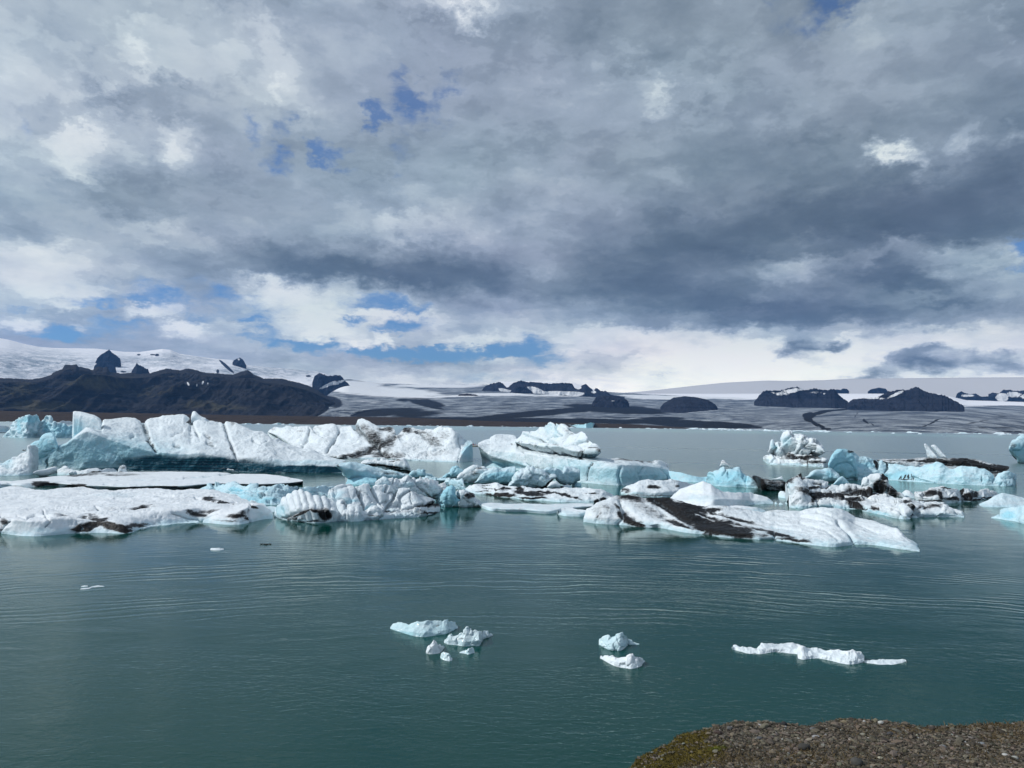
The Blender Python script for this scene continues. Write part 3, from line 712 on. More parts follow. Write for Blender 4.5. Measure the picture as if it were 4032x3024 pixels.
# ------------------------------------------------------------------ the glacier tongue
gx = np.linspace(-500, 4900, 1300)
sh_y = np.interp(gx, [0, 1000, 2000, 2700, 3300, 4032, 4900], [1656, 1667, 1679, 1687, 1698, 1710, 1722])
top_y = np.interp(gx, [-500, 1300, 1350, 1500, 1650, 1900, 2000, 2420, 2600, 2900, 2980, 3344, 3661, 4032, 4900], [1500, 1484, 1490, 1509, 1514, 1514, 1516, 1545, 1556, 1566, 1571, 1586, 1594, 1598, 1604])
mor_top = np.interp(gx, [-500, 0, 600, 1000, 1580, 1900, 2160, 2480, 2650, 2760], [1612, 1618, 1628, 1636, 1643, 1657, 1663, 1670, 1680, 1688])
r_sh = water_dist(gx, sh_y)
lo_y = np.where(gx < 2740, np.minimum(mor_top + 5, sh_y), sh_y)
r0 = r_sh + np.interp(gx, [2650, 2800], [750, 0])
r1 = np.full_like(gx, 14500.0)
NR = 260
s = np.linspace(0, 1, NR)[:, None]
RR = r0[None] * (r1 / r0)[None] ** s
cliff = np.interp(gx, [2740, 2900, 4900], [0.0, 0.05, 0.10])[None]
gs = np.where(s < 0.012, s / 0.012 * cliff, cliff + (1 - cliff) * ((s - 0.012) / 0.988) ** 0.85)
PY = lo_y[None] + (top_y - lo_y)[None] * gs
P = at_dist(np.broadcast_to(gx, PY.shape), PY, RR)
bumpy = fbm(np.stack([P[..., 0] / 260, P[..., 1] / 420, P[..., 2] * 0], -1), 5, 51) * 10 * np.clip((s - 0.0) * 12, 0, 1)
ser = fbm(np.stack([P[..., 0] / 42, P[..., 1] / 42, P[..., 2] * 0], -1), 4, 57, 0.6) * 6 * np.exp(-s * 6) * np.clip(s * 60, 0, 1) * np.interp(gx, [2650, 3000], [0.3, 1.6])[None]
P[..., 2] += bumpy + ser
kk_ = np.clip((gx[None] - 1120 - 120 * (s < .2)) / 260, 0, 1); kk_ = kk_ * kk_ * (3 - 2 * kk_)
P[..., 2] = P[..., 2] * kk_ - 25 * (1 - kk_)
skirt = P[:1].copy(); skirt[..., 2] = -6
P = np.concatenate([skirt, P]); PYs = np.concatenate([PY[:1], PY]); SS = np.concatenate([s[:1] * 0, s])
X, Y = project(P)
gb = [  # moraine bands (dirt) and snow, surveyed in view M2 / M3
 (M2, 0, 620, 335, 120, 24, 1.1, 12), (M2, 0, 480, 320, 60, 12, .7, 0), (M2, 0, 700, 372, 60, 8, .8, 10), (M2, 0, 350, 400, 250, 24, 1.1, -4), (M2, 0, 200, 412, 160, 14, .9, 0), (M2, 0, 560, 410, 180, 22, .8, -4), (M2, 0, 1350, 405, 500, 20, 1.0, -5), (M2, 0, 1850, 378, 330, 26, 1.1, 4),
 (M2, 0, 1000, 447, 700, 14, 1.15, 1), (M2, 0, 1600, 455, 560, 15, 1.2, 1), (M2, 0, 2100, 462, 300, 14, 1.2, 2), (M2, 0, 2150, 440, 160, 14, .8), (M2, 0, 1850, 432, 200, 6, .6), (M2, 0, 1100, 370, 200, 8, .45), (M2, 0, 0, 330, 75, 32, 1.2, 15), (M2, 0, 1500, 350, 260, 5, .4), (M2, 0, 1150, 350, 80, 10, .5), (M2, 0, 900, 292, 60, 8, .5),
 (M3, 0, 60, 360, 200, 8, .5, 2), (M3, 0, 250, 450, 330, 20, 1.25, 2), (M3, 0, 100, 432, 120, 10, .9), (M3, 0, 500, 465, 120, 8, 1.1), (M3, 0, 250, 400, 400, 12, .35), (M3, 0, 600, 425, 150, 10, .35, 8),
 (M3, 0, 1380, 348, 150, 3.4, 1.1, -2), (M3, 0, 1200, 354, 110, 4, 1.1, -4), (M3, 0, 1080, 364, 90, 5.5, 1.2, -7), (M3, 0, 975, 377, 60, 9, 1.2, -12), (M3, 0, 905, 397, 38, 17, 1.3, -8), (M3, 0, 895, 418, 28, 14, 1.3, 20), (M3, 0, 930, 440, 35, 9, 1.2, 35), (M3, 0, 975, 462, 40, 9, 1.0, 30), (M3, 0, 1010, 478, 40, 7, .9),
 (M3, 0, 1185, 395, 8, 26, .55, 25), (M3, 0, 1250, 430, 10, 18, .9, -35), (M3, 0, 1290, 450, 30, 5, .6, 25), (M3, 0, 1650, 440, 130, 5, .6, -22), (M3, 0, 1700, 420, 100, 4, .5, -20), (M3, 0, 1950, 430, 180, 6, .45, -10), (M3, 0, 2080, 402, 80, 5, .5), (M3, 0, 1480, 365, 240, 2.5, .55, -3), (M3, 0, 2000, 340, 300, 2.2, .5, 1), (M3, 0, 1450, 392, 90, 2.5, .4, -25), (M3, 0, 2050, 470, 160, 8, .55, 0), (M3, 0, 2150, 495, 90, 5, .8),
 (M2, 1, 350, 265, 420, 36, 1.0, 4), (M2, 1, 800, 295, 200, 6, .9), (M2, 1, 150, 225, 200, 30, 1.1), (M2, 1, 700, 228, 330, 14, .9), (M2, 1, 1100, 285, 260, 9, 1.0), (M2, 1, 1500, 290, 330, 9, .8), (M2, 1, 250, 330, 150, 14, .45), (M2, 1, 2000, 293, 160, 8, .9),
 (M3, 1, 0, 285, 220, 12, .95), (M3, 1, 300, 285, 350, 9, 1.1), (M3, 1, 1700, 338, 300, 4.5, 1.1), (M3, 1, 2050, 331, 220, 6, .8), (M3, 1, 500, 292, 120, 6, .8)]
msk = np.zeros(X.shape + (3,))
wx = fbm(np.stack([X / 60, Y / 22, X * 0], -1), 4, 61) * 14; wy = fbm(np.stack([X / 70, Y / 25, X * 0 + 9], -1), 4, 62) * 3.5
for it in gb:
    msk = np.maximum(msk, paint(X + wx, Y + wy, it[0], [it[1:]]))
glac = mesh_obj('glacier', P.reshape(-1, 3), grid_faces(NR + 1, len(gx)), GLAC, attr=msk.reshape(-1, 3))
tag(glac, kind='structure')
# flow coordinates: ogives bend round the right-hand basin, straight streaks elsewhere
Xf, Yf = X / 100.0, Y / 100.0
cx_, cy_ = 3480 / 100, 1830 / 100
rad = np.sqrt(((Xf - cx_) * 0.42) ** 2 + ((Yf - cy_) * 1.9) ** 2)
ang = np.arctan2((Yf - cy_) * 1.9, (Xf - cx_) * 0.42)
w = np.clip((X - 2850) / 450, 0, 1)
fu = X / 75.0 + Y / 30.0
fv = (Y - X * 0.006 + 6 * np.sin(X / 330.0)) / 5.0
fl = glac.data.attributes.new('flow', 'FLOAT_VECTOR', 'POINT')
fl.data.foreach_set('vector', np.stack([fu, fv, w], -1).astype(np.float32).ravel())
fl = glac.data.attributes.new('arc', 'FLOAT_VECTOR', 'POINT')
fl.data.foreach_set('vector', np.stack([ang * 4.0, rad * 6.5, X * 0], -1).astype(np.float32).ravel())

# brown moraine shore in front of the ice
mp = gx < 2800
mx = gx[mp]
seg = [(float(a), float(b)) for a, b in zip(mx, mor_top[mp])]
L = seg + [(2830.0, 1700.0)]
mo = mountain('shore', PX, L, [float(r_sh[0] + 600), float(water_dist(2800, 1689) + 60)], 560, 600, MORAINE, base=-3, rough=0.20, rscale=160, shape=0.8, nrow=50, jag=1.5, seed=6, ncol=900)

# ------------------------------------------------------------------ water and lake bed
ang_ = np.linspace(0, 2 * pi, 97)
rads = np.array([0.0, 20, 40, 80, 160, 320, 640, 1300, 2600, 5200, 12000, 23000])
P = np.stack([np.outer(rads, np.cos(ang_)), np.outer(rads, np.sin(ang_)), np.zeros((len(rads), 97))], -1)
wat = mesh_obj('water', P.reshape(-1, 3), grid_faces(len(rads), 97)[:, ::-1], WATER)
tag(wat, kind='structure')
BED = flat_mat('lake_bed_silt', (0.004, 0.030, 0.032), 1.0, 0, 0.05, 0.2)
P2 = P[:9].copy(); P2[..., 2] = -9
tag(mesh_obj('lake_bed', P2.reshape(-1, 3), grid_faces(9, 97)[:, ::-1], BED), kind='structure')

# ------------------------------------------------------------------ air
hz, T = new_mat('thin_haze')
vol = T.N('VolumePrincipled', {'Color': (0.20, 0.46, 1.0), 'Density': HAZE_D, 'Anisotropy': 0.2})
o_ = T.N('OutputMaterial'); T.l.new(vol.outputs[0], o_.inputs['Volume'])
hv_ = [(sx * 23500, sy * 23500, z_) for z_ in (-10.5, 3000.0) for sy in (-1, 1) for sx in (-1, 1)]
haze = mesh_obj('haze', hv_, [(0, 2, 3, 1), (4, 5, 7, 6), (0, 1, 5, 4), (2, 6, 7, 3), (0, 4, 6, 2), (1, 3, 7, 5)], hz, smooth=False)
tag(haze, kind='stuff')
# ------------------------------------------------------------------ icebergs
def hz(px): return HZ0 + SLOPE * (px - 2016)


def colline(L, t):
    x = L[0, 0] + t * (L[-1, 0] - L[0, 0])
    # follow the point order so steep steps survive
    return x, np.interp(x, L[:, 0], L[:, 1])


def gs(v, sg):
    n = int(sg * 3) + 1
    k = np.exp(-0.5 * (np.arange(-n, n + 1) / sg) ** 2); k /= k.sum()
    return np.convolve(np.pad(v, n, mode='edge'), k, mode='valid')


def soft(t, o):
    o = np.asarray(o, float); 
    return gs(np.interp(t, np.linspace(0, 1, len(o)), o), max(len(t) * 0.035, 1.5))


def crevasse(X, Y, reg, cr):
    out = np.zeros_like(X); dirt = np.zeros_like(X)
    for pts, wd, dep, dr in cr:
        a = conv(reg, pts); wd = wd / reg[2]
        best = np.full(X.shape, 1e9)
        for (x0, y0), (x1, y1) in zip(a[:-1], a[1:]):
            dx, dy = x1 - x0, y1 - y0
            t = np.clip(((X - x0) * dx + (Y - y0) * dy) / (dx * dx + dy * dy + 1e-9), 0, 1)
            best = np.minimum(best, np.hypot(X - x0 - t * dx, Y - y0 - t * dy))
        g = np.exp(-(best / wd) ** 2)
        out -= dep * g; dirt = np.maximum(dirt, dr * g)
    return out, dirt


def relief(P, amp, scale, kind, seed):
    Q = P / scale
    if kind == 'snow':       # sun-cupped snow: soft hummocks
        d1, d2, h, o = worley(Q * np.array([1, 1, 1.4]) + fbm(Q * 1.3, 3, seed)[..., None] * 0.4, seed)
        return amp * ((d1 ** 2 - 0.3) * 0.9 + fbm(Q * 0.8, 4, seed + 1) * 0.7)
    if kind == 'facet':      # broken blocks
        d1, d2, h, o = worley(Q * np.array([1, 1, .8]) + fbm(Q * 1.2, 3, seed)[..., None] * 0.18, seed)
        gx_ = (np.sin(h * 91.7) * o[..., 0] + np.sin(h * 57.3 + 1) * o[..., 1] + np.sin(h * 33.1 + 2) * o[..., 2])
        e = np.clip((d2 - d1) * 6, 0, 1)
        return amp * ((h - 0.5) * 1.2 + gx_ * 1.2 + (e - 1) * 0.3 + fbm(Q * 2.0, 3, seed + 5) * 0.12)
    if kind == 'cup':        # melt-scalloped ice with sharp arêtes
        d1, d2, h, o = worley(Q + fbm(Q * 1.2, 3, seed)[..., None] * 0.4, seed)
        return amp * ((d1 ** 2) * 1.6 - 0.5 + fbm(Q * 1.8, 3, seed + 5, 0.5) * 0.3)
    if kind == 'rubble':     # heaps of broken lumps
        d1, d2, h, o = worley(Q, seed)
        e1, e2, h2, o2 = worley(Q * 2.3 + 7, seed + 7)
        return amp * ((0.55 - d1 * 0.9) * (0.5 + h) + (0.5 - e1) * 0.45 * (0.4 + h2))
    if kind == 'smooth':
        return amp * fbm(Q, 5, seed, 0.45)
    return 0


_bseed = [100]


def loft_mesh(reg, base, lines, back=6.0, wl=None, disp=(0.3, 2.5, 'snow'), fine=0.06, res=3.6, dirt=(), cracks=(), sub=None, flutes=None, seed=None, off0=0.0, backz=0.0, closed_bottom=False, smoothrow=1, dirtall=0.0, blueall=0.0, deepall=0.0, caps=True):
    """surface lofted through surveyed outlines: waterline, edges, skyline, then the far side"""
    if seed is None: _bseed[0] += 13; seed = _bseed[0]
    B = conv(reg, base); Wl = conv(reg, wl) if wl is not None else B
    ext = max([B[-1, 0] - B[0, 0]] + [conv(reg, l[-1])[-1, 0] - conv(reg, l[-1])[0, 0] for l in lines])
    C = int(min(max(ext / res, 14), 560)) + 1
    t = np.linspace(0, 1, C)
    bx, by = colline(B, t)
    wx_, wy_ = bx, np.interp(bx, Wl[:, 0], Wl[:, 1])
    D = gs(water_dist(wx_, wy_), max(C * 0.022, 2.0))
    keys = []          # list of (C,3)
    keys.append(at_dist(bx, by, D + off0))
    for l in lines:
        L = conv(reg, l[-1]); lx, ly = colline(L, t)
        if l is not lines[-1]: ly = gs(ly, max(C * 0.015, 1.5))
        if isinstance(l[0], str):
            h = l[1] if not hasattr(l[1], '__len__') else soft(t, l[1])
            keys.append(at_dist(lx, ly, water_dist(lx, ly, h)))
        else:
            o = l[0] if not hasattr(l[0], '__len__') else (soft(t, l[0]) if len(l[0]) < 30 else np.interp(t, np.linspace(0, 1, len(l[0])), l[0]))
            keys.append(at_dist(lx, ly, D + o))
    # subdivide between the surveyed lines by how tall each strip is in the picture
    rows = []
    for a, b in zip(keys[:-1], keys[1:]):
        xa, ya = project(a); xb, yb = project(b)
        n = int(np.clip(max(np.percentile(np.hypot(xa - xb, ya - yb), 92) / res, np.median(np.linalg.norm(a - b, axis=1)) / (np.median(D) * res / F * 5)), 3, 130))
        k = np.linspace(0, 1, n + 1)[:-1, None, None]
        rows.append(a[None] * (1 - k) + b[None] * k)
    top = keys[-1]
    rows.append(top[None])
    vis = sum(len(r) for r in rows)
    bk = back if not hasattr(back, '__len__') else np.interp(t, np.linspace(0, 1, len(back)), back)
    hd = top[:, :2] / np.hypot(top[:, 0], top[:, 1])[:, None]
    far = top.copy(); far[:, :2] += hd * np.asarray(bk)[..., None] if np.ndim(bk) else hd * bk
    far[:, 2] = keys[0][:, 2] if closed_bottom else np.where(keys[0][:, 2] > 0.6, keys[0][:, 2], backz - 0.4)
    n = 10
    k = np.linspace(0, 1, n + 1)[1:, None]
    rows.append(np.stack([np.concatenate([top[:, :2] * (1 - q) + far[:, :2] * q, (top[:, 2] * (1 - q ** 1.6) + far[:, 2] * q ** 1.6)[:, None]], 1) for q in k[:, 0]]))
    if closed_bottom:
        k2 = np.linspace(0, 1, 5)[1:-1]
        rows.append(np.stack([far * (1 - q) + keys[0] * q for q in k2] + [keys[0]]))
    else:
        # the part under water
        b0 = keys[0]; hb = b0[:, :2] / np.hypot(b0[:, 0], b0[:, 1])[:, None]
        s_ = sub or 0.3
        dn = []
        wob = 0.55 + 0.9 * np.abs(fbm(np.stack([t * C / 22.0, t * 0, t * 0 + seed], -1), 3, seed))
        for q, dz in (((1.0, -0.5), (0.8, -0.3), (0.5, -0.15)) if sub and sub > .55 else ((.25, -0.35), (.2, -0.2), (0.1, -0.08))):
            v = b0.copy(); v[:, :2] -= hb * (s_ * q * wob)[:, None]; v[:, 2] = np.where(b0[:, 2] > 0.6, b0[:, 2] - 0.02, np.minimum(v[:, 2], 0) + dz); dn.append(v)
        rows.insert(0, np.stack(dn))
    P = np.concatenate(rows)
    nu = 0 if closed_bottom else 3
    for _ in range(smoothrow):
        Q = P.copy(); Q[1:-1] = (P[:-2] + 2 * P[1:-1] + P[2:]) / 4; 
        Q[nu] = P[nu]; P = Q
    X, Y = project(P)
    # side closures: draw the last columns together
    du = np.gradient(P, axis=1); dv = np.gradient(P, axis=0)
    N = np.cross(du, dv); N /= np.linalg.norm(N, axis=-1, keepdims=True) + 1e-9
    amp, scl, kind = disp
    d = relief(P, amp, scl, kind, seed)
    if kind != 'smooth':       # meltwater rills and frost cracks: sharp inward creases
        rq = P / (scl * 0.55); rq = rq + 0.5 * fbm(rq * .8, 3, seed + 51)[..., None]
        n_ = np.abs(fbm(rq, 4, seed + 53, 0.55))
        where_ = np.clip(fbm(P / (scl * 2.2), 3, seed + 61) * 2.2 + 0.45, 0.08, 1)
        kf = {'snow': 0.30, 'cup': 0.50, 'facet': 0.45}.get(kind, 0.4)
        d = d - amp * kf * where_ * np.exp(-n_ / 0.05) + amp * 0.4 * kf * where_ * np.abs(fbm(rq * 2.1 + 3, 3, seed + 57)) * 2
    if fine: d = d + fine * 0.55 * fbm(P / (scl * 0.25), 4, seed + 31, 0.6)
    if flutes:
        wl_, fa, fl_ = flutes      # wavelength in view px, amplitude, lean
        ph = (X * reg[2] + (Y - reg[1]) * reg[2] * fl_) / wl_ + fbm(P / 3.0, 3, seed + 3) * 0.35
        s_ = np.abs(np.sin(ph * pi)); d = d + fa * (s_ ** 0.7 - 0.6)
    sw = max(np.median(D) / 55.0, 0.25)
    q1 = fbm(P / sw, 4, seed + 41, 0.6); q2 = fbm(P / sw + 31.7, 4, seed + 43, 0.6)
    wpx = min(13.0, ext * 0.03)
    Xw, Yw = X + q1 * wpx * 1.5, Y + q2 * wpx * 0.8
    cd, cdirt = crevasse(X + q1 * wpx * .4, Y + q2 * wpx * .3, reg, cracks)
    edge = np.minimum(np.clip(np.minimum(np.arange(C), C - 1 - np.arange(C)) / 5.0, 0, 1), 1)[None]
    wlmask = np.ones(len(P)); wlmask[:nu + 1] = 0.25
    if len(P) > nu + 3: wlmask[nu + 1] = 0.5; wlmask[nu + 2] = 0.8
    d = (d * (0.35 + 0.65 * edge)) * wlmask[:, None]
    P = P + N * (d + cd * edge)[..., None]
    msk = paint(Xw, Yw, reg, dirt)
    msk[..., 0] = np.maximum(msk[..., 0], cdirt)
    msk[..., 0] += dirtall; msk[..., 1] += blueall; msk[..., 2] += deepall
    if caps:
        def cap(col, cm):
            m = col.mean(0); o = []; oc = []
            lo = col.copy()
            for q in (0.35, 0.7, 0.97):
                c_ = col * (1 - q) + m * q; c_[:, 2] = col[:, 2] * (1 - q * q) + m[2] * q * q
                o.append(c_); oc.append(cm)
            return o, oc
        a, am = cap(P[:, 0], msk[:, 0]); b, bm_ = cap(P[:, -1], msk[:, -1])
        P = np.concatenate([np.stack(a[::-1], 1), P, np.stack(b, 1)], 1)
        msk = np.concatenate([np.stack(am[::-1], 1), msk, np.stack(bm_, 1)], 1)
    return P, msk


def chunk_mesh(reg, top, bot, thick=3.0, wl=None, off=0.0, n=None, bulge=0.6, **k):
    """free-standing block: outline top and bottom, rounded in depth"""
    T_ = conv(reg, top); B_ = conv(reg, bot)
    hh = None
    ref = wl if wl is not None else bot
    lines = []
    ph = np.linspace(-90, 90, 9)[1:]
    # heights shared between rows
    xs = np.linspace(0, 1, 40)
    tx, ty = colline(T_, xs); bx, by = colline(B_, xs)
    h = np.maximum(by - ty, 0.5); prof = (h / h.max()) ** 0.45
    for p in ph:
        s_ = (math.sin(radians(p)) + 1) / 2
        lx = bx * (1 - s_) + tx * s_; ly = by * (1 - s_) + ty * s_
        pts = np.stack([(lx - reg[0]) * reg[2], (ly - reg[1]) * reg[2]], 1)
        o = off + thick * prof * (0.5 - 0.5 * math.cos(radians(p)) ** bulge)
        lines.append((o, [tuple(v) for v in pts]))
    o0 = off + thick * prof * 0.5
    k.setdefault('back', thick * 0.5)
    W_ = conv(reg, ref)
    return loft_mesh(reg, bot, lines, wl=ref, off0=np.interp(np.linspace(0, 1, int(min(max(max(T_[-1, 0] - T_[0, 0], B_[-1, 0] - B_[0, 0]) / k.get('res', 3.6), 14), 560)) + 1), xs, o0), closed_bottom=True, **k)


def grid_obj(name, Pm, mat, parent=None):
    P, msk = Pm
    R, C = P.shape[:2]
    return mesh_obj(name, P.reshape(-1, 3), grid_faces(R, C), mat, parent, attr=np.clip(msk, 0, 1.5).reshape(-1, 3))


def berg(name, label, cat, lobes, group=None):
    """lobes: list of (part name, material, (P, mask))"""
    if len(lobes) == 1:
        o = grid_obj(name, lobes[0][2], lobes[0][1])
        # put the origin at the berg's base
        c = lobes[0][2][0].reshape(-1, 3).mean(0)
        o.data.transform(Matrix.Translation((-c[0], -c[1], 0))); o.location = (c[0], c[1], 0)
        return tag(o, label, cat, group)
    c = lobes[0][2][0].reshape(-1, 3).mean(0)
    e = empty(name, (float(c[0]), float(c[1]), 0.0))
    for pn, mat, Pm in lobes: grid_obj(pn, Pm, mat, e)
    return tag(e, label, cat, group)


LM, CM = loft_mesh, chunk_mesh
G_BIG = 'icebergs crowding the lagoon'; G_SM = 'small pieces of drifting ice'
# --- A: the great tabular berg with the blue wall
A_base = [(250, 652), (500, 662), (700, 666), (1000, 668), (1500, 673), (2060, 681), (2212, 687), (2500, 688), (2760, 690), (3010, 690)]
A_edge = [(250, 505), (330, 488), (400, 490), (530, 470), (600, 436), (650, 400), (700, 345), (740, 303), (790, 330), (870, 368), (1000, 413), (1150, 460), (1350, 508), (1550, 528), (1750, 518), (1900, 545), (2050, 582), (2130, 603), (2300, 614), (2520, 626), (2700, 630), (2900, 632), (3010, 642)]
A_lip = [(250, 500), (330, 483), (400, 485), (530, 465), (600, 430), (650, 394), (700, 338), (740, 299), (790, 318), (870, 345), (1000, 385), (1150, 430), (1350, 480), (1550, 500), (1750, 492), (1900, 520), (2050, 560), (2130, 545), (2300, 552), (2520, 575), (2700, 585), (2900, 592), (3010, 610)]
A_top = [(250, 500), (330, 482), (400, 484), (530, 464), (600, 428), (650, 392), (700, 335), (740, 297), (790, 291), (870, 287), (882, 286), (902, 232), (960, 217), (1030, 211), (1100, 205), (1180, 211), (1235, 240), (1265, 244), (1290, 217), (1380, 203), (1420, 183), (1500, 176), (1600, 183), (1640, 210), (1660, 236), (1690, 215), (1780, 211), (1900, 238), (1990, 239), (2060, 248), (2100, 268), (2200, 310), (2291, 330), (2390, 382), (2500, 432), (2620, 470), (2700, 490), (2820, 540), (2940, 572), (3010, 582)]
A1 = LM(U, A_base, [(0.2, A_edge), (1.6, A_lip), ([4, 4, 26, 30, 30, 28, 22, 14, 6], A_top)], back=16, disp=(0.8, 5.5, 'snow'), fine=0.3, res=3.4, sub=1.0, smoothrow=2,
        dirt=[(2, 1800, 640, 620, 90, 1.3), (2, 2500, 668, 640, 40, 1.4), (2, 1350, 605, 360, 70, 1.0), (2, 1900, 660, 1200, 22, 1.2), (2, 900, 610, 300, 50, .45), (2, 410, 600, 14, 60, .8), (1, 800, 520, 700, 150, 1.0), (1, 1300, 560, 300, 60, .8), (1, 2500, 600, 700, 28, .55), (1, 400, 560, 250, 110, .6),
              (0, 1310, 420, 20, 60, .75, -25), (0, 1345, 480, 12, 30, .7, -20), (0, 2020, 480, 16, 60, .5, -25), (0, 1950, 290, 14, 60, .4, -20), (0, 1540, 450, 30, 16, .4), (0, 1800, 360, 30, 20, .4), (0, 1830, 430, 30, 14, .4), (0, 2040, 260, 16, 40, .5, 10), (0, 1650, 240, 16, 8, .7), (0, 3000, 600, 30, 14, .5), (0, 2450, 400, 40, 10, .25)],
        cracks=[([(1240, 250), (1275, 350), (1320, 440), (1360, 505)], 16, 1.2, .45), ([(1660, 240), (1700, 310), (1730, 370)], 9, .8, .25), ([(1940, 240), (1980, 360), (2040, 500), (2065, 575)], 12, 1.0, .3), ([(740, 300), (1000, 395), (1350, 495)], 6, -.3, 0), ([(1500, 360), (1600, 300)], 12, .5, .1), ([(1145, 380), (1170, 370)], 12, .6, .2), ([(1520, 450), (1560, 460)], 12, .7, .3), ([(1780, 350), (1830, 380)], 12, .7, .3), ([(1800, 420), (1860, 440)], 12, .7, .3), ([(2200, 400), (2270, 440), (2330, 420)], 8, .5, .1), ([(2330, 340), (2360, 370), (2390, 385)], 10, 1.0, .2)])
A2 = CM(U, [(636, 156), (650, 150), (700, 154), (760, 168), (820, 185), (850, 200), (872, 215), (884, 238)], [(648, 400), (700, 400), (760, 390), (884, 372)], wl=[(600, 660), (900, 668)], off=9, thick=8, disp=(0.2, 6, 'smooth'), fine=0.1, dirt=[(1, 680, 330, 50, 110, .7), (1, 840, 230, 40, 30, .3)], cracks=[([(700, 190), (690, 300), (650, 390)], 5, -.25, 0)])
A3 = CM(U, [(1664, 215), (1668, 175), (1676, 155), (1692, 149), (1708, 155), (1730, 180), (1760, 200), (1795, 212)], [(1664, 262), (1700, 270), (1795, 262)], wl=[(1600, 673), (1900, 678)], off=26, thick=6, disp=(0.15, 4, 'smooth'), fine=0.06)
A4 = CM(U, [(248, 470), (262, 440), (300, 414), (335, 402), (345, 385), (372, 355), (400, 340), (440, 335), (472, 345), (488, 368), (488, 398), (480, 408), (498, 425), (505, 460)], [(252, 560), (300, 580), (400, 560), (505, 500)], wl=[(250, 655), (500, 662)], off=-0.5, thick=5, disp=(0.25, 4, 'cup'), fine=0.08, blueall=.75, cracks=[([(340, 400), (330, 430), (345, 460)], 5, .3, 0), ([(380, 510), (430, 505), (470, 480)], 4, .4, .1)])
A5 = LM(U, [(-320, 716), (0, 715), (150, 714), (280, 706), (335, 672)], [([0, 2, 2, 0], [(-320, 680), (0, 676), (150, 680), (280, 664), (335, 652)]), ([12, 12, 9, 2], [(-320, 640), (0, 600), (90, 582), (160, 545), (230, 500), (258, 455), (290, 440), (335, 470)])], back=5, disp=(0.75, 2.0, 'rubble'), fine=0.15, sub=0.8, dirt=[(1, 60, 600, 60, 50, .7), (1, 120, 680, 90, 20, .3)])
berg('iceberg', 'largest iceberg, long sloping snow slab over a dark blue banded wall', 'iceberg',
     [('snow_slab', ICE, A1), ('ice_fin', ICE, A2), ('ice_horn', ICE, A3), ('ice_knob', BLUEICE, A4), ('ice_rubble', ICE, A5)], G_BIG)

# --- B: ash-streaked berg behind it
B_top = [(2330, 335), (2350, 318), (2395, 303), (2490, 287), (2610, 281), (2700, 287), (2712, 312), (2730, 300), (2745, 270), (2800, 262), (2872, 255), (2900, 262), (2930, 280), (2970, 288), (3050, 279), (3085, 300), (3108, 245), (3116, 219), (3175, 218), (3220, 235), (3262, 260), (3310, 288), (3380, 284), (3430, 284), (3442, 318), (3472, 336), (3500, 318), (3520, 300), (3590, 295), (3690, 305), (3750, 298), (3840, 284), (3900, 285), (3945, 296), (3990, 330), (4040, 392), (4060, 402), (4104, 403), (4112, 420)]
B1 = LM(U, [(2830, 560), (3050, 570), (3300, 573), (3540, 583), (3800, 593), (3990, 600), (4060, 594), (4120, 580)],
        [(0.4, [(2780, 545), (3050, 555), (3300, 560), (3540, 573), (3800, 585), (3990, 588), (4040, 500), (4116, 425)]), ([40, 30, 22, 16, 6], [(2500, 440), (2800, 440), (3050, 430), (3300, 440), (3600, 450), (3800, 470), (4000, 490), (4050, 430), (4114, 412)]), ([62, 50, 42, 34, 10], B_top)],
        back=14, disp=(1.0, 7.5, 'cup'), fine=0.5, res=3.4, sub=1.0, smoothrow=2,
        dirt=[(0, 3260, 470, 260, 26, 0.83, -24), (0, 3090, 520, 170, 26, 0.68, -15), (0, 3250, 380, 110, 60, 0.65, 30), (0, 3390, 420, 60, 110, 0.50, 15), (0, 3320, 530, 130, 30, 0.65, 12), (0, 3170, 290, 60, 50, 0.50, 40), (0, 3350, 310, 90, 30, 0.65), (0, 3540, 320, 60, 26, 0.72), (0, 3650, 330, 100, 20, 0.50), (0, 3760, 400, 120, 60, 0.47, 40), (0, 3870, 360, 60, 40, 0.36), (0, 3600, 460, 150, 60, 0.25), (0, 2950, 560, 120, 16, 0.58), (0, 3110, 280, 30, 40, 0.43), (0, 2610, 330, 60, 12, 0.36), (0, 2460, 420, 20, 16, 0.36), (0, 2360, 320, 40, 12, 0.36), (0, 2760, 300, 40, 20, 0.29), (0, 3800, 520, 200, 18, 0.29), (0, 3450, 540, 90, 20, 0.50),
              (1, 4080, 500, 50, 90, 1.2), (1, 2450, 300, 100, 10, .3)],  # first blob paints the bluish tone of the shaded right end face
        cracks=[([(2700, 310), (2670, 400), (2620, 480)], 9, 1.2, .2), ([(2960, 330), (2900, 420), (2840, 510)], 10, 1.5, .3), ([(3100, 300), (3180, 380), (3260, 430), (3160, 500), (3020, 550)], 14, 1.6, .7), ([(3280, 420), (3400, 380), (3460, 340)], 12, 1.5, .8), ([(3260, 430), (3330, 520), (3400, 560)], 12, 1.4, .7), ([(3640, 330), (3760, 420), (3860, 450)], 10, 1.0, .5), ([(3990, 380), (4010, 480), (3990, 590)], 6, .8, 0)])
berg('iceberg', 'long white iceberg with black ash streaks behind the largest slab', 'iceberg', [('iceberg', ICE, B1)], G_BIG)

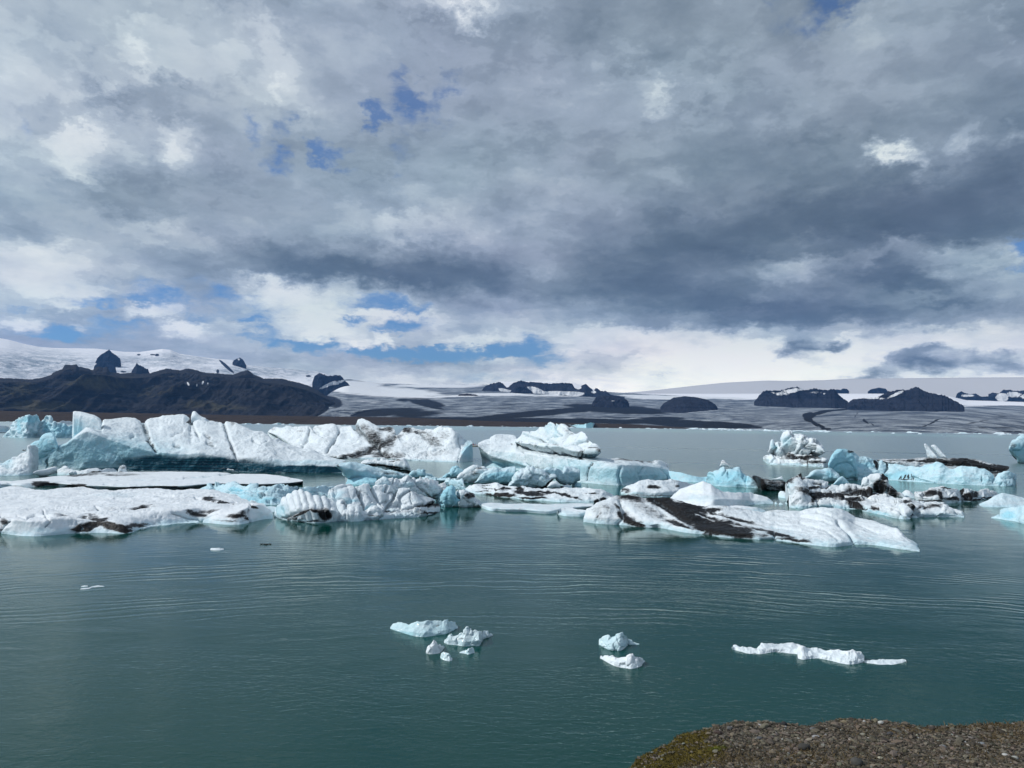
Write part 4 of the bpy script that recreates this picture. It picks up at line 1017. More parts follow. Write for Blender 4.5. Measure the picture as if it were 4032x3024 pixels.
# --- C: blue fluted berg at the far left
C1 = LM(U, [(20, 379), (100, 381), (230, 386), (330, 381), (480, 385), (600, 384), (700, 381)], [(0.5, [(30, 368), (60, 350), (100, 345), (230, 350), (330, 345), (480, 350), (600, 340), (700, 340)]), ([8, 10, 10, 8], [(52, 355), (80, 320), (100, 290), (118, 240), (130, 230), (158, 232), (166, 205), (210, 211), (230, 192), (292, 186), (322, 192), (340, 222), (368, 240), (392, 215), (402, 195), (432, 193), (455, 215), (482, 240), (520, 262), (570, 275), (640, 280), (700, 290)])],
        back=14, disp=(1.5, 5.0, 'cup'), fine=0.5, res=2.6, blueall=.35, flutes=(48, 1.1, .3), dirt=[(1, 260, 225, 60, 25, 1.0), (1, 415, 290, 30, 40, 1.2), (1, 170, 280, 20, 50, .9), (1, 560, 320, 120, 50, .8), (1, 200, 230, 40, 12, .8), (2, 250, 310, 26, 40, .35), (2, 410, 295, 16, 16, .5)])
berg('iceberg', 'jagged turquoise fluted iceberg far off behind the left end of the biggest slab', 'iceberg', [('iceberg', BLUEICE, C1)], G_BIG)
C2 = LM(U, [(-260, 345), (0, 342), (60, 342), (92, 338)], [(5, [(-260, 290), (0, 275), (48, 277), (80, 290), (92, 318)])], back=8, disp=(0.5, 4, 'cup'), res=2.6, dirt=[(0, 20, 345, 60, 8, .8), (1, 40, 320, 60, 20, .5)])
berg('iceberg', 'low pale iceberg at the left edge, left of the fluted turquoise one', 'iceberg', [('iceberg', BLUEICE, C2)], G_BIG)
C3 = LM(U, [(500, 268), (640, 268), (760, 262)], [(8, [(508, 250), (528, 240), (548, 232), (570, 240), (600, 236), (640, 246), (700, 244), (760, 255)])], back=8, disp=(0.8, 5, 'cup'), res=2.6)
berg('iceberg', 'low white iceberg seen between the fluted turquoise berg and the standing ice fin', 'iceberg', [('iceberg', ICE, C3)], G_BIG)

# --- D1: flat floe, D2: the big snowy floe, D3: blue rubble
D1 = LM(U, [(-520, 840), (-200, 832), (0, 812), (100, 815), (180, 820), (290, 828), (330, 800), (480, 800), (500, 803), (620, 815), (700, 826), (860, 826), (1000, 828), (1100, 831), (1250, 826), (1400, 818), (1600, 826), (1700, 812), (1780, 803), (1900, 795), (2100, 799), (2300, 803), (2480, 792), (2580, 786), (2632, 772)],
        [('z', 0.75, [(-520, 812), (-200, 805), (0, 782), (100, 775), (180, 790), (290, 770), (330, 772), (480, 772), (500, 780), (620, 790), (700, 797), (860, 797), (1000, 810), (1100, 815), (1250, 808), (1400, 800), (1600, 810), (1700, 797), (1780, 790), (1900, 782), (2100, 786), (2300, 790), (2480, 780), (2580, 775), (2640, 758)]),
         ('z', 0.9, [(-520, 780), (-200, 770), (0, 757), (100, 762), (290, 740), (450, 722), (620, 708), (760, 692), (900, 682), (1050, 678), (1300, 678), (1600, 678), (1900, 683), (2000, 689), (2100, 697), (2300, 698), (2440, 712), (2550, 735), (2625, 748), (2640, 755)])],
        back=2.5, disp=(0.10, 3.5, 'snow'), fine=0.05, res=3.6, sub=0.5,
        dirt=[(0, 390, 790, 110, 24, 1.40), (0, 690, 806, 120, 14, 1.20), (0, 1080, 826, 130, 8, 0.74), (0, 1500, 806, 60, 8, 0.74), (0, 1600, 820, 60, 8, 0.56), (0, 150, 806, 110, 12, 0.56), (0, 1000, 700, 300, 9, 0.56), (0, 700, 705, 200, 8, 0.62), (0, 1300, 680, 120, 5, 0.50), (0, 620, 717, 60, 10, 0.81), (0, 1250, 828, 80, 5, 0.43), (0, 2500, 735, 200, 5, 0.31, 14), (0, 2590, 770, 60, 8, 0.22), (0, 2400, 798, 160, 5, 0.37), (0, 1500, 740, 300, 3, 0.19), (0, 1950, 705, 250, 4, 0.28, -6), (0, 1250, 730, 300, 3, 0.22), (0, 700, 745, 260, 4, 0.25, -8)],
        cracks=[([(1600, 735), (1800, 720), (1990, 700), (2100, 690)], 4, .5, .3), ([(480, 770), (700, 750), (1100, 752), (1600, 740)], 3, .3, .25), ([(900, 790), (1200, 800), (1400, 790)], 3, .3, .2)])
berg('ice_floe', 'thin flat white floe with dirty broken edges lying below the blue banded wall', 'ice floe', [('ice_floe', SNOWICE, D1)], 'flat floes')
Dx_base = [(-520, 1150), (-260, 1175), (-100, 1195), (0, 1213), (100, 1232), (235, 1246), (320, 1243), (400, 1238), (520, 1226), (640, 1216), (760, 1212), (900, 1212), (1000, 1218), (1100, 1223), (1200, 1215), (1212, 1206), (1235, 1178), (1300, 1155), (1500, 1144), (1700, 1126), (1760, 1113), (1800, 1122), (1900, 1138), (2060, 1146), (2180, 1133), (2195, 1118), (2250, 1096), (2300, 1090), (2375, 1087)]
Dx_edge = [(-520, 1060), (-260, 1080), (-100, 1088), (0, 1105), (60, 1098), (120, 1094), (180, 1098), (235, 1100), (320, 1105), (400, 1100), (450, 1088), (520, 1085), (640, 1092), (760, 1096), (860, 1095), (900, 1090), (1000, 1105), (1080, 1122), (1130, 1160), (1200, 1206), (1235, 1172), (1300, 1142), (1500, 1128), (1700, 1106), (1760, 1096), (1800, 1080), (1880, 1050), (2000, 1030), (2120, 1000), (2180, 970), (2250, 962), (2290, 958), (2330, 980), (2350, 1060), (2375, 1082)]
D2 = LM(U, Dx_base, [([0.3, 0.5, 1.2, 1.2, 1.5, 1.0, 1.4, 2.4, 1.0], Dx_edge), ('z', [1.9, 1.8, 1.7, 1.6, 1.5, 1.6, 1.6, .3], [(-520, 1010), (0, 1030), (300, 1010), (600, 1010), (900, 1020), (1100, 1040), (1300, 1030), (1600, 1010), (1800, 980), (2000, 960), (2200, 945), (2290, 952), (2340, 1010), (2374, 1070)]),
        ('z', [1.3, 1.4, 1.5, 1.4, 1.5, 1.3, .25], [(-520, 900), (0, 920), (500, 900), (1000, 910), (1500, 900), (1900, 890), (2150, 930), (2290, 952), (2340, 1000), (2374, 1062)]),
        ('z', [1.0, 1.1, 1.3, 1.2, 1.2, 1.2, .2], [(-520, 850), (-200, 840), (0, 825), (60, 815), (180, 815), (300, 835), (400, 842), (470, 825), (560, 812), (700, 820), (850, 838), (1000, 842), (1200, 828), (1280, 818), (1400, 828), (1600, 835), (1760, 835), (1900, 850), (2050, 880), (2130, 920), (2200, 945), (2290, 955), (2340, 990), (2374, 1056)])],
        back=2.5, disp=(0.42, 3.6, 'snow'), fine=0.16, res=3.3, sub=0.9, smoothrow=2,
        dirt=[(0, 760, 1160, 120, 42, 1.5, -14), (0, 870, 1100, 60, 14, 1.2, -20), (0, 1020, 1165, 150, 36, 1.5, 14), (3, 870, 1185, 50, 35, 1.0), (3, 1180, 1205, 60, 14, 1), (0, 1180, 1150, 110, 18, .8), (0, 830, 1085, 110, 10, .8, 8), (0, 530, 1055, 70, 12, .5), (0, 800, 1060, 90, 10, .55, 12), (0, 900, 1020, 130, 7, .9, 0), (0, 1180, 998, 150, 8, .7, -6), (0, 970, 1000, 50, 8, .5), (0, 1190, 970, 90, 16, .25),
              (0, 1830, 910, 60, 14, .9, 10), (0, 1950, 945, 80, 8, 1.0, 12), (0, 1720, 1040, 90, 26, .8, 10), (0, 1850, 1030, 70, 12, .6), (0, 2060, 1070, 80, 26, .85), (0, 2100, 1040, 50, 30, .7), (0, 2150, 1090, 30, 18, .8), (0, 2180, 1015, 16, 30, .5), (0, 2230, 985, 40, 10, 1.3, 20), (0, 2000, 1115, 130, 8, .6), (0, 30, 1110, 30, 30, .7, -50), (0, 5, 1160, 14, 40, .6), (0, 400, 995, 100, 5, .25), (0, 1250, 1140, 80, 6, .6),
              (1, 350, 1200, 180, 30, .55), (1, 600, 1195, 130, 30, .6), (1, 2250, 1040, 60, 40, .3), (1, 1000, 880, 200, 16, .25), (1, 2000, 1140, 150, 6, .6), (2, 400, 1238, 300, 7, .4)],
        cracks=[([(0, 1070), (150, 1065), (230, 1085), (300, 1062), (400, 1075), (600, 1068), (760, 1072), (860, 1092)], 7, .5, .25), ([(375, 1020), (400, 1075), (440, 1120), (400, 1160)], 6, .3, .05), ([(830, 985), (880, 1015), (970, 1022), (1100, 1008), (1300, 990)], 6, .6, .45), ([(0, 990), (200, 1000), (300, 995)], 6, .3, .1), ([(1500, 1040), (1650, 1075), (1740, 1100), (1800, 1085), (1900, 1050)], 9, .5, .4), ([(1745, 1115), (1765, 1095)], 10, .8, .2), ([(1000, 905), (1150, 890), (1300, 880), (1500, 890)], 8, .3, 0), ([(1700, 900), (1800, 925), (1900, 950), (2050, 945)], 7, .4, .3), ([(2180, 960), (2170, 1040), (2180, 1120)], 5, .5, .1), ([(0, 1215), (40, 1150), (90, 1100)], 6, .4, .5)])
berg('ice_floe', 'wide hummocky snow-covered floe in the left foreground with two black ash patches on its front', 'ice floe', [('ice_floe', SNOWICE, D2)], G_BIG)
D3a = LM(U, [(1730, 872), (1900, 880), (2020, 905), (2140, 950), (2290, 968), (2400, 968), (2480, 964), (2700, 930), (2900, 880)],
         [(3, [(1730, 840), (1850, 850), (2000, 850), (2010, 840), (2100, 850), (2300, 870), (2480, 900), (2700, 880), (2900, 850)]), (7, [(1726, 835), (1760, 812), (1800, 792), (1830, 785), (1850, 800), (1880, 795), (1940, 780), (1975, 765), (2010, 775), (2060, 785), (2110, 798), (2150, 786), (2240, 790), (2300, 806), (2330, 815), (2430, 800), (2520, 788), (2560, 798), (2700, 815), (2745, 800), (2762, 812), (2890, 812), (2930, 822)])],
         back=4, disp=(0.45, 2.4, 'facet'), fine=0.1, sub=0.5, blueall=.5, res=3.2, dirt=[(1, 2060, 840, 40, 16, .9), (1, 2220, 920, 200, 30, .5), (0, 2180, 792, 60, 6, .3)], cracks=[([(2000, 850), (2100, 838), (2300, 850), (2500, 860), (2800, 855)], 6, .5, 0), ([(2020, 870), (2200, 880), (2400, 895)], 5, .3, 0)])
berg('iceberg', 'low pale blue ridge of broken ice between the snowy foreground floe and the ribbed berg', 'iceberg', [('iceberg', BLUEICE, D3a)], G_BIG)
D4 = LM(U, [(2300, 1030), (2350, 1035), (2400, 1032), (2420, 1022)], [('z', .35, [(2300, 985), (2350, 978), (2395, 982), (2420, 995)])], back=1, disp=(.05, 1.5, 'snow'), fine=.02)
berg('ice_floe', 'small white floe in the gap left of the ribbed berg', 'ice floe', [('ice_floe', SNOWICE, D4)], 'flat floes')
# lumps standing on the flat floe
S1 = CM(U, [(290, 690), (300, 678), (340, 662), (400, 655), (450, 640), (480, 632), (499, 638), (500, 655)], [(290, 700), (330, 715), (350, 724), (400, 718), (498, 690)], wl=[(290, 790), (500, 780)], off=22, thick=3.5, disp=(.15, 2, 'smooth'), fine=.05, dirtall=.12)
S1 = CM(U, [(290, 690), (300, 678), (340, 662), (400, 655), (450, 640), (480, 632), (499, 638), (500, 655)], [(290, 700), (330, 715), (350, 724), (400, 718), (498, 690)], wl=[(290, 730), (500, 715)], off=0, thick=3.5, disp=(.15, 2, 'smooth'), fine=.05, dirtall=.12)
berg('ice_boulder', 'grey-white rounded ice boulder resting on the far left of the thin floe', 'ice boulder', [('ice_boulder', ICE, S1)], 'ice boulders on the floe')
S2 = CM(U, [(600, 690), (606, 680), (630, 668), (655, 667), (670, 680), (672, 700)], [(600, 700), (620, 714), (650, 718), (672, 708)], wl=[(600, 718), (672, 718)], thick=1.6, disp=(.1, 1.2, 'facet'), fine=.03)
berg('ice_boulder', 'little pale ice lump on the thin floe, right of the rounded boulder', 'ice boulder', [('ice_boulder', ICE, S2)], 'ice boulders on the floe')
S3 = CM(U, [(1030, 680), (1034, 650), (1048, 628), (1070, 620), (1092, 626), (1102, 640), (1100, 670), (1110, 690)], [(1036, 712), (1060, 718), (1110, 708)], wl=[(1030, 714), (1110, 714)], thick=2.0, disp=(.15, 1.2, 'facet'), fine=.05, dirt=[(0, 1065, 640, 40, 20, .5), (0, 1070, 712, 50, 14, 1.0), (0, 1055, 690, 20, 20, .7)])
berg('ice_boulder', 'upright ash-stained ice boulder standing in front of the blue wall', 'ice boulder', [('ice_boulder', ICE, S3)], 'ice boulders on the floe')
S4 = CM(U, [(1975, 660), (1985, 652), (2010, 656), (2038, 664)], [(1975, 670), (2000, 676), (2040, 670)], wl=[(1975, 690), (2040, 690)], thick=1.5, disp=(.08, 1.2, 'facet'), fine=.03)
berg('ice_boulder', 'tiny white ice lump on the far rim of the thin floe', 'ice boulder', [('ice_boulder', ICE, S4)], 'ice boulders on the floe')
S5 = LM(U, [(500, 705), (620, 712), (700, 716), (880, 714), (1020, 700)], [(2, [(500, 660), (560, 632), (575, 628), (610, 660), (700, 672), (780, 650), (840, 642), (880, 665), (930, 648), (990, 648), (1020, 675)])], back=2, disp=(.35, 1.5, 'rubble'), fine=.05, dirt=[(0, 900, 690, 120, 12, .9), (0, 800, 710, 160, 8, 1)])
berg('ice_rubble', 'strip of white and sooty broken ice along the foot of the blue wall', 'ice rubble', [('ice_rubble', ICE, S5)], G_SM)
S6 = LM(U, [(2400, 690), (2480, 691)], [('z', .5, [(2398, 682), (2430, 679), (2486, 682)])], back=.8, disp=(.04, 1, 'snow'), fine=.02, res=2.5)
berg('ice_floe', 'sliver of white ice floating below the right part of the dark blue wall', 'ice floe', [('ice_floe', SNOWICE, S6)], 'flat floes')
S7 = CM(U, [(-20, 790), (40, 775), (60, 772), (90, 790), (104, 800)], [(-20, 812), (40, 812), (104, 808)], wl=[(-20, 815), (104, 815)], thick=2, disp=(.1, 1.5, 'facet'), fine=.03)
berg('ice_boulder', 'grey ice lump at the left edge, above the hummocky floe', 'ice boulder', [('ice_boulder', ICE, S7)], 'ice boulders on the floe')

# --- E: the ribbed berg in the middle foreground (view R2)
E1 = LM(R2, [(398, 1072), (440, 1088), (480, 1102), (600, 1117), (760, 1128), (870, 1122), (960, 1108)], [([.2, -.5, -.3, -.3], [(400, 1040), (440, 1040), (480, 1078), (560, 1050), (640, 1020), (700, 1000), (800, 1010), (900, 1010), (958, 1040)]), ([1, 1.2, 1.5, 1.5], [(402, 1000), (440, 975), (500, 960), (600, 950), (700, 960), (800, 975), (900, 985), (958, 1010)]), (4.0, [(403, 1030), (412, 1000), (440, 970), (478, 908), (520, 868), (560, 848), (600, 836), (640, 836), (680, 850), (722, 878), (780, 888), (840, 898), (890, 912), (940, 925), (958, 960), (962, 1010)])],
        back=3, disp=(.14, 2.4, 'cup'), fine=.05, res=2.7, sub=.7, flutes=(62, .30, -.28),
        dirt=[(1, 460, 1020, 50, 60, .8), (0, 840, 1050, 50, 50, 1.3), (0, 640, 1040, 90, 12, 1.1, -20), (0, 560, 1085, 100, 14, .7), (0, 760, 1020, 60, 12, 1.2, 10), (0, 760, 1105, 60, 12, .7), (0, 480, 960, 10, 30, .3), (0, 650, 1112, 200, 5, .8), (1, 500, 1110, 60, 8, .5)],  # first channel is ash, plus painted shade in the dark recesses
        cracks=[([(480, 1088), (560, 1050), (640, 1020), (700, 995), (790, 1000), (850, 1020), (860, 1080)], 14, .7, .6), ([(950, 930), (965, 1020), (955, 1100)], 8, .6, .2)])
E1b = CM(R2, [(600, 1080), (640, 1040), (680, 1028), (760, 1025), (820, 1030), (832, 1060)], [(600, 1112), (700, 1122), (820, 1118), (834, 1100)], wl=[(600, 1118), (834, 1122)], off=-.4, thick=2.0, disp=(.18, .9, 'facet'), fine=.05, dirt=[(0, 640, 1060, 40, 14, .5), (0, 740, 1112, 60, 6, .6)])
E2 = LM(R2, [(958, 1108), (1080, 1114), (1150, 1112), (1192, 1100)], [(.1, [(948, 1060), (1000, 1050), (1080, 1050), (1192, 1060)]), (2.2, [(940, 950), (960, 932), (1000, 932), (1042, 962), (1075, 968), (1110, 962), (1136, 968), (1150, 1000), (1170, 1040), (1190, 1075)])], back=3, disp=(.3, 1.6, 'facet'), fine=.06, res=2.7, sub=.5, flutes=(70, .18, .2), dirt=[(1, 1150, 1060, 20, 30, .4)])
E3 = LM(R2, [(960, 1108), (1200, 1102), (1350, 1095), (1450, 1086), (1560, 1080), (1640, 1078), (1720, 1060), (1790, 1045), (1838, 1028)],
        [(.3, [(960, 1060), (1200, 1068), (1450, 1055), (1640, 1050), (1720, 1035), (1790, 1010), (1838, 1000)]), ([2.0, 3, 3.5, 2.5, 1], [(900, 930), (1100, 960), (1300, 960), (1450, 980), (1600, 965), (1720, 950), (1800, 945), (1836, 960)]), ([5, 6, 6, 5, 2], [(868, 862), (880, 835), (905, 818), (960, 800), (1020, 784), (1090, 784), (1150, 788), (1200, 780), (1225, 785), (1245, 800), (1290, 808), (1340, 792), (1372, 790), (1400, 810), (1440, 852), (1480, 832), (1530, 820), (1580, 811), (1600, 830), (1625, 852), (1700, 890), (1770, 915), (1808, 932), (1836, 975)])],
        back=4, disp=(.40, 2.9, 'facet'), fine=.06, res=2.7, sub=.7, flutes=(105, .22, -.35), smoothrow=1,
        dirt=[(0, 1470, 1010, 110, 14, 1.2, -5), (0, 1670, 985, 80, 16, 1.2, -8), (0, 1780, 960, 60, 26, .9), (0, 1130, 860, 14, 40, .5, 10), (0, 1150, 960, 12, 50, .45), (0, 1600, 1040, 200, 14, .35), (0, 1260, 1070, 80, 8, .5), (0, 1750, 1040, 110, 8, 1.0, -8), (1, 940, 880, 60, 40, .7), (1, 1050, 930, 80, 20, .9), (1, 1210, 985, 60, 16, .8, -20), (1, 1400, 990, 60, 14, .5), (1, 1360, 820, 12, 30, .5), (1, 1640, 930, 40, 20, .3)],  # besides ash, the longest dark blobs paint in the shade of recesses
        cracks=[([(1090, 785), (1130, 860), (1160, 950), (1180, 1000)], 12, .8, .3), ([(1180, 1005), (1240, 965), (1290, 960)], 7, .5, 0), ([(1240, 800), (1290, 880), (1330, 950), (1350, 1010)], 9, .6, .15), ([(1455, 840), (1440, 920), (1360, 1005)], 10, .8, .1), ([(1380, 810), (1370, 850)], 8, .7, 0), ([(1380, 1015), (1480, 1008), (1600, 990), (1740, 960), (1830, 940)], 10, .8, .5), ([(1590, 830), (1580, 900), (1600, 960)], 6, .35, 0), ([(880, 900), (960, 940), (1060, 960)], 8, .5, 0)])
E4 = CM(R2, [(1262, 802), (1300, 770), (1370, 734), (1398, 755), (1412, 735), (1440, 724), (1470, 745), (1500, 742), (1580, 710), (1610, 718), (1645, 735), (1700, 735), (1740, 758), (1800, 768), (1832, 780), (1870, 805), (1898, 828)], [(1262, 860), (1400, 900), (1600, 930), (1760, 915), (1840, 912), (1896, 850)], wl=[(1262, 1030), (1900, 990)], off=4, thick=6, disp=(.4, 2.2, 'facet'), fine=.08, res=2.7, flutes=(90, .2, -.6), dirt=[(1, 1560, 790, 60, 30, .6), (1, 1350, 790, 40, 30, .6), (0, 1830, 850, 60, 20, .25), (1, 1840, 900, 40, 10, .8)], cracks=[([(1590, 715), (1650, 800), (1750, 900)], 9, .6, 0), ([(1440, 730), (1430, 790)], 8, .5, 0)])
E5 = CM(R2, [(1186, 1050), (1230, 1000), (1260, 985), (1295, 978), (1325, 995), (1345, 1030), (1352, 1050)], [(1186, 1072), (1250, 1078), (1350, 1070)], wl=[(1186, 1100), (1352, 1092)], off=-.3, thick=2.2, disp=(.15, 1.0, 'facet'), fine=.04)
berg('iceberg', 'ribbed white iceberg in the middle foreground with a fluted dome at its left', 'iceberg',
     [('ribbed_dome', ICE, E1), ('ice_block', ICE, E1b), ('ice_block', ICE, E2), ('fanned_ridge', ICE, E3), ('ice_block', ICE, E4), ('ice_block', ICE, E5)], G_BIG)

# --- F: overhanging blue wedge and dark striped slabs
F1 = CM(R2, [(930, 628), (975, 606), (1030, 595), (1100, 596), (1160, 608), (1240, 630), (1320, 652), (1400, 668), (1480, 682), (1560, 700), (1600, 720)], [(935, 640), (975, 665), (1000, 690), (1008, 725), (1040, 735), (1180, 760), (1280, 790), (1400, 770), (1600, 740)], wl=[(930, 790), (1600, 780)], off=0, thick=9, disp=(.4, 2.6, 'cup'), fine=.1, blueall=.45, dirt=[(0, 1400, 690, 120, 12, .5, 12), (0, 950, 630, 20, 10, .8)])
F2 = LM(R2, [(1020, 785), (1100, 792), (1200, 796), (1290, 795)], [(.3, [(1035, 750), (1100, 760), (1200, 765), (1290, 765)]), (5, [(1045, 700), (1100, 695), (1200, 700), (1290, 720)])], back=4, disp=(.25, 2, 'cup'), fine=.06, blueall=.95)
berg('iceberg', 'overhanging pale blue wedge of ice behind the ribbed berg', 'iceberg', [('ice_wedge', BLUEICE, F1), ('ice_foot', BLUEICE, F2)], G_BIG)
F3 = CM(R2, [(1140, 610), (1170, 590), (1210, 575), (1290, 567), (1318, 580), (1322, 566), (1380, 572), (1450, 572), (1500, 562), (1535, 560), (1556, 580), (1580, 640), (1600, 680)], [(1140, 618), (1250, 645), (1400, 680), (1500, 692), (1600, 692)], wl=[(1140, 735), (1600, 745)], off=5, thick=8, disp=(.3, 2.5, 'facet'), fine=.08, dirt=[(0, 1290, 622, 90, 12, 1.3, 3), (0, 1410, 640, 110, 10, 1.2, 5), (0, 1500, 672, 120, 12, 1.2, 10), (0, 1450, 590, 60, 5, .8, -5), (0, 1560, 650, 40, 26, .5), (1, 1460, 660, 70, 16, .5)])
berg('iceberg', 'black-banded grey ice slabs stacked behind the overhanging blue wedge', 'iceberg', [('iceberg', ICE, F3)], G_BIG)
# --- G: small blue pieces right of the ribbed berg
for pts, bs, wy_, bl, lab, th in [
    ([(1570, 700), (1600, 668), (1665, 662), (1700, 672), (1720, 690), (1760, 700), (1798, 726)], [(1570, 735), (1700, 738), (1798, 732)], 0, .6, 'crumbly light blue ice heap right of the black-banded slabs', 3),
    ([(1862, 728), (1900, 690), (1935, 660), (1965, 636), (1982, 627), (2010, 650), (2040, 680), (2070, 705)], [(1862, 738), (1950, 742), (2070, 742)], 0, .8, 'blue ice tooth between the ribbed berg and the brown-stained lump', 4),
    ([(1640, 740), (1720, 728), (1800, 735), (1870, 738), (1950, 745), (2050, 752)], [(1640, 760), (1800, 770), (2050, 775)], 0, .5, 'low pale shelf of ice behind the ribbed berg', 4),
    ([(1870, 778), (1900, 758), (1945, 738), (1990, 750), (2035, 735), (2055, 780), (2066, 835)], [(1872, 790), (1920, 800), (1990, 835), (2066, 845)], 8, .35, 'faceted bluish-white block above the bright blue fin', 3),
    ([(1798, 915), (1850, 880), (1882, 845), (1905, 808), (1950, 803), (1966, 830), (1972, 880), (2020, 915), (2062, 950)], [(1800, 935), (1860, 990), (1950, 995), (2062, 985)], 0, .95, 'bright blue ice fin at the right end of the ribbed berg', 3.5),
    ([(1965, 850), (2010, 838), (2050, 842), (2090, 862), (2130, 880), (2150, 920), (2180, 945), (2205, 980)], [(1965, 960), (2000, 996), (2100, 994), (2205, 993)], 0, .1, 'small lumpy white heap with a black hollow, right of the blue fin', 3.5)]:
    wl_ = [(x, y + wy_) for x, y in bs]
    g_ = CM(R2, pts, bs, wl=wl_, thick=th, disp=(.32, 1.5, 'facet'), fine=.06, res=2.8, blueall=bl, dirt=[(0, 2100, 890, 40, 26, 1.0), (0, 2060, 790, 14, 30, .5), (1, 1930, 900, 50, 60, .6)])
    berg('iceberg', lab, 'iceberg', [('iceberg', BLUEICE if bl > .3 else ICE, g_)], G_BIG)

# --- H: middle berg with long front wall (view R3)
H1 = LM(R3, [(184, 446), (200, 500), (212, 560), (222, 640), (350, 648), (470, 655), (640, 688), (740, 715), (850, 742), (960, 758), (1060, 771), (1120, 776), (1250, 790), (1340, 797), (1430, 802), (1500, 797), (1590, 781), (1700, 765), (1780, 755), (1850, 747)],
        [([2, 1.5, .5, 0, 0, 0, 0, 0, 0], [(215, 560), (350, 610), (470, 640), (620, 668), (740, 690), (850, 700), (960, 700), (1060, 710), (1250, 720), (1430, 730), (1590, 715), (1850, 700)]),
         ([-3.5, -3, -1, 0, .3, .3, .3, .3, .3], [(183, 448), (205, 480), (235, 510), (300, 545), (430, 585), (560, 620), (640, 640), (740, 640), (850, 640), (960, 640), (1060, 640), (1250, 650), (1430, 660), (1590, 680), (1700, 690), (1850, 680)]),
         ([-3, -2, 0, 1, 1, 1, 1, 1, 1], [(183, 440), (205, 450), (235, 470), (300, 492), (430, 500), (560, 515), (640, 525), (740, 535), (850, 550), (960, 558), (1060, 566), (1250, 582), (1350, 600), (1430, 610), (1590, 628), (1700, 638), (1800, 650), (1848, 665)]),
         ([6, 14, 22, 24, 20, 16, 14, 12, 8], [(184, 430), (210, 412), (240, 395), (285, 385), (292, 372), (330, 350), (380, 347), (430, 352), (490, 360), (518, 372), (510, 400), (600, 460), (720, 500), (850, 520), (960, 530), (1080, 548), (1200, 556), (1320, 570), (1400, 562), (1480, 568), (1560, 578), (1650, 590), (1700, 590), (1735, 570), (1770, 576), (1800, 592), (1830, 608), (1846, 640)])],
        wl=[(184, 640), (350, 648), (470, 655), (640, 688), (740, 715), (850, 742), (960, 758), (1060, 771), (1120, 776), (1250, 790), (1340, 797), (1430, 802), (1500, 797), (1590, 781), (1700, 765), (1780, 755), (1850, 747)],
        back=10, disp=(.6, 5.5, 'snow'), fine=.25, res=3.0, sub=1.2, smoothrow=2, blueall=.08,
        dirt=[(1, 1500, 710, 420, 80, .85), (1, 1050, 660, 260, 90, .6), (1, 400, 620, 200, 35, .9), (2, 480, 610, 130, 18, .4, 12), (1, 1720, 690, 120, 50, .5), (1, 400, 540, 120, 30, .3), (0, 1135, 660, 10, 60, .75, 10), (0, 1170, 615, 8, 24, .7, 15), (0, 1125, 730, 10, 30, .6), (0, 830, 610, 14, 20, .4), (0, 1075, 560, 22, 7, 1.1), (0, 540, 540, 14, 30, .2), (0, 1550, 575, 220, 14, .6), (0, 1640, 590, 60, 10, .8), (0, 455, 440, 12, 8, .6), (0, 460, 458, 12, 6, .5), (0, 1820, 625, 20, 30, .3), (0, 1000, 545, 60, 8, .3)],
        cracks=[([(580, 510), (590, 600), (650, 650)], 8, .5, 0), ([(720, 540), (720, 640)], 7, .4, 0), ([(820, 560), (815, 640), (850, 700)], 8, .5, .1), ([(940, 560), (960, 640), (950, 740)], 7, .4, 0), ([(1425, 650), (1405, 720), (1430, 800)], 14, .7, 0), ([(1625, 640), (1590, 700), (1600, 770)], 12, .5, 0), ([(1160, 600), (1130, 690), (1125, 760)], 6, .4, .5), ([(1780, 650), (1820, 700), (1840, 740)], 8, .5, 0)])
H2 = LM(R3, [(505, 425), (600, 470), (700, 505), (800, 525), (900, 540), (1000, 548), (1100, 552), (1200, 548), (1248, 515)], [([1, 2, 3, 3, 1], [(505, 418), (600, 440), (700, 455), (800, 465), (900, 460), (1000, 500), (1100, 510), (1200, 500), (1250, 498)]), ([4, 6, 7, 8, 4], [(505, 412), (600, 390), (700, 400), (800, 400), (900, 380), (1000, 430), (1100, 440), (1180, 460), (1250, 492)]), ([8, 10, 12, 11, 5], [(505, 405), (530, 385), (560, 368), (566, 335), (620, 320), (680, 322), (708, 305), (715, 290), (755, 286), (765, 262), (800, 254), (835, 258), (852, 270), (858, 292), (862, 256), (872, 254), (905, 270), (960, 300), (990, 330), (1040, 348), (1090, 330), (1118, 350), (1140, 400), (1165, 418), (1200, 440), (1250, 485)])],
        wl=[(505, 660), (700, 705), (1000, 765), (1250, 790)], off0=16, back=8, disp=(.7, 6.5, 'facet'), fine=.16, res=3.0, blueall=.12, dirt=[(0, 740, 410, 60, 10, .5, 20), (0, 980, 340, 60, 20, .4, 30), (0, 1200, 495, 60, 8, .7), (0, 1090, 510, 30, 6, .6), (0, 840, 450, 60, 8, .4), (2, 1150, 540, 60, 10, .6), (1, 860, 330, 20, 60, .5), (1, 1150, 535, 80, 12, .8), (1, 800, 300, 60, 40, .4)], cracks=[([(568, 350), (640, 380), (760, 420), (860, 440)], 9, .7, .2), ([(858, 290), (870, 340), (900, 370)], 8, .8, 0), ([(780, 400), (860, 380), (920, 370)], 8, .6, .1), ([(920, 460), (1040, 435), (1140, 410)], 8, .7, .2), ([(1040, 440), (1080, 460), (1100, 500)], 7, .4, 0)])  # third channel paints the dark underside at the right end
H2b = H2
H3 = LM(R3, [(1835, 752), (1900, 760), (2000, 768), (2100, 772), (2170, 768)], [(2.5, [(1822, 664), (1860, 670), (1920, 680), (2000, 700), (2060, 715), (2110, 724), (2165, 722)])], back=3, disp=(.25, 2.5, 'smooth'), fine=.05, blueall=.7, sub=.5)
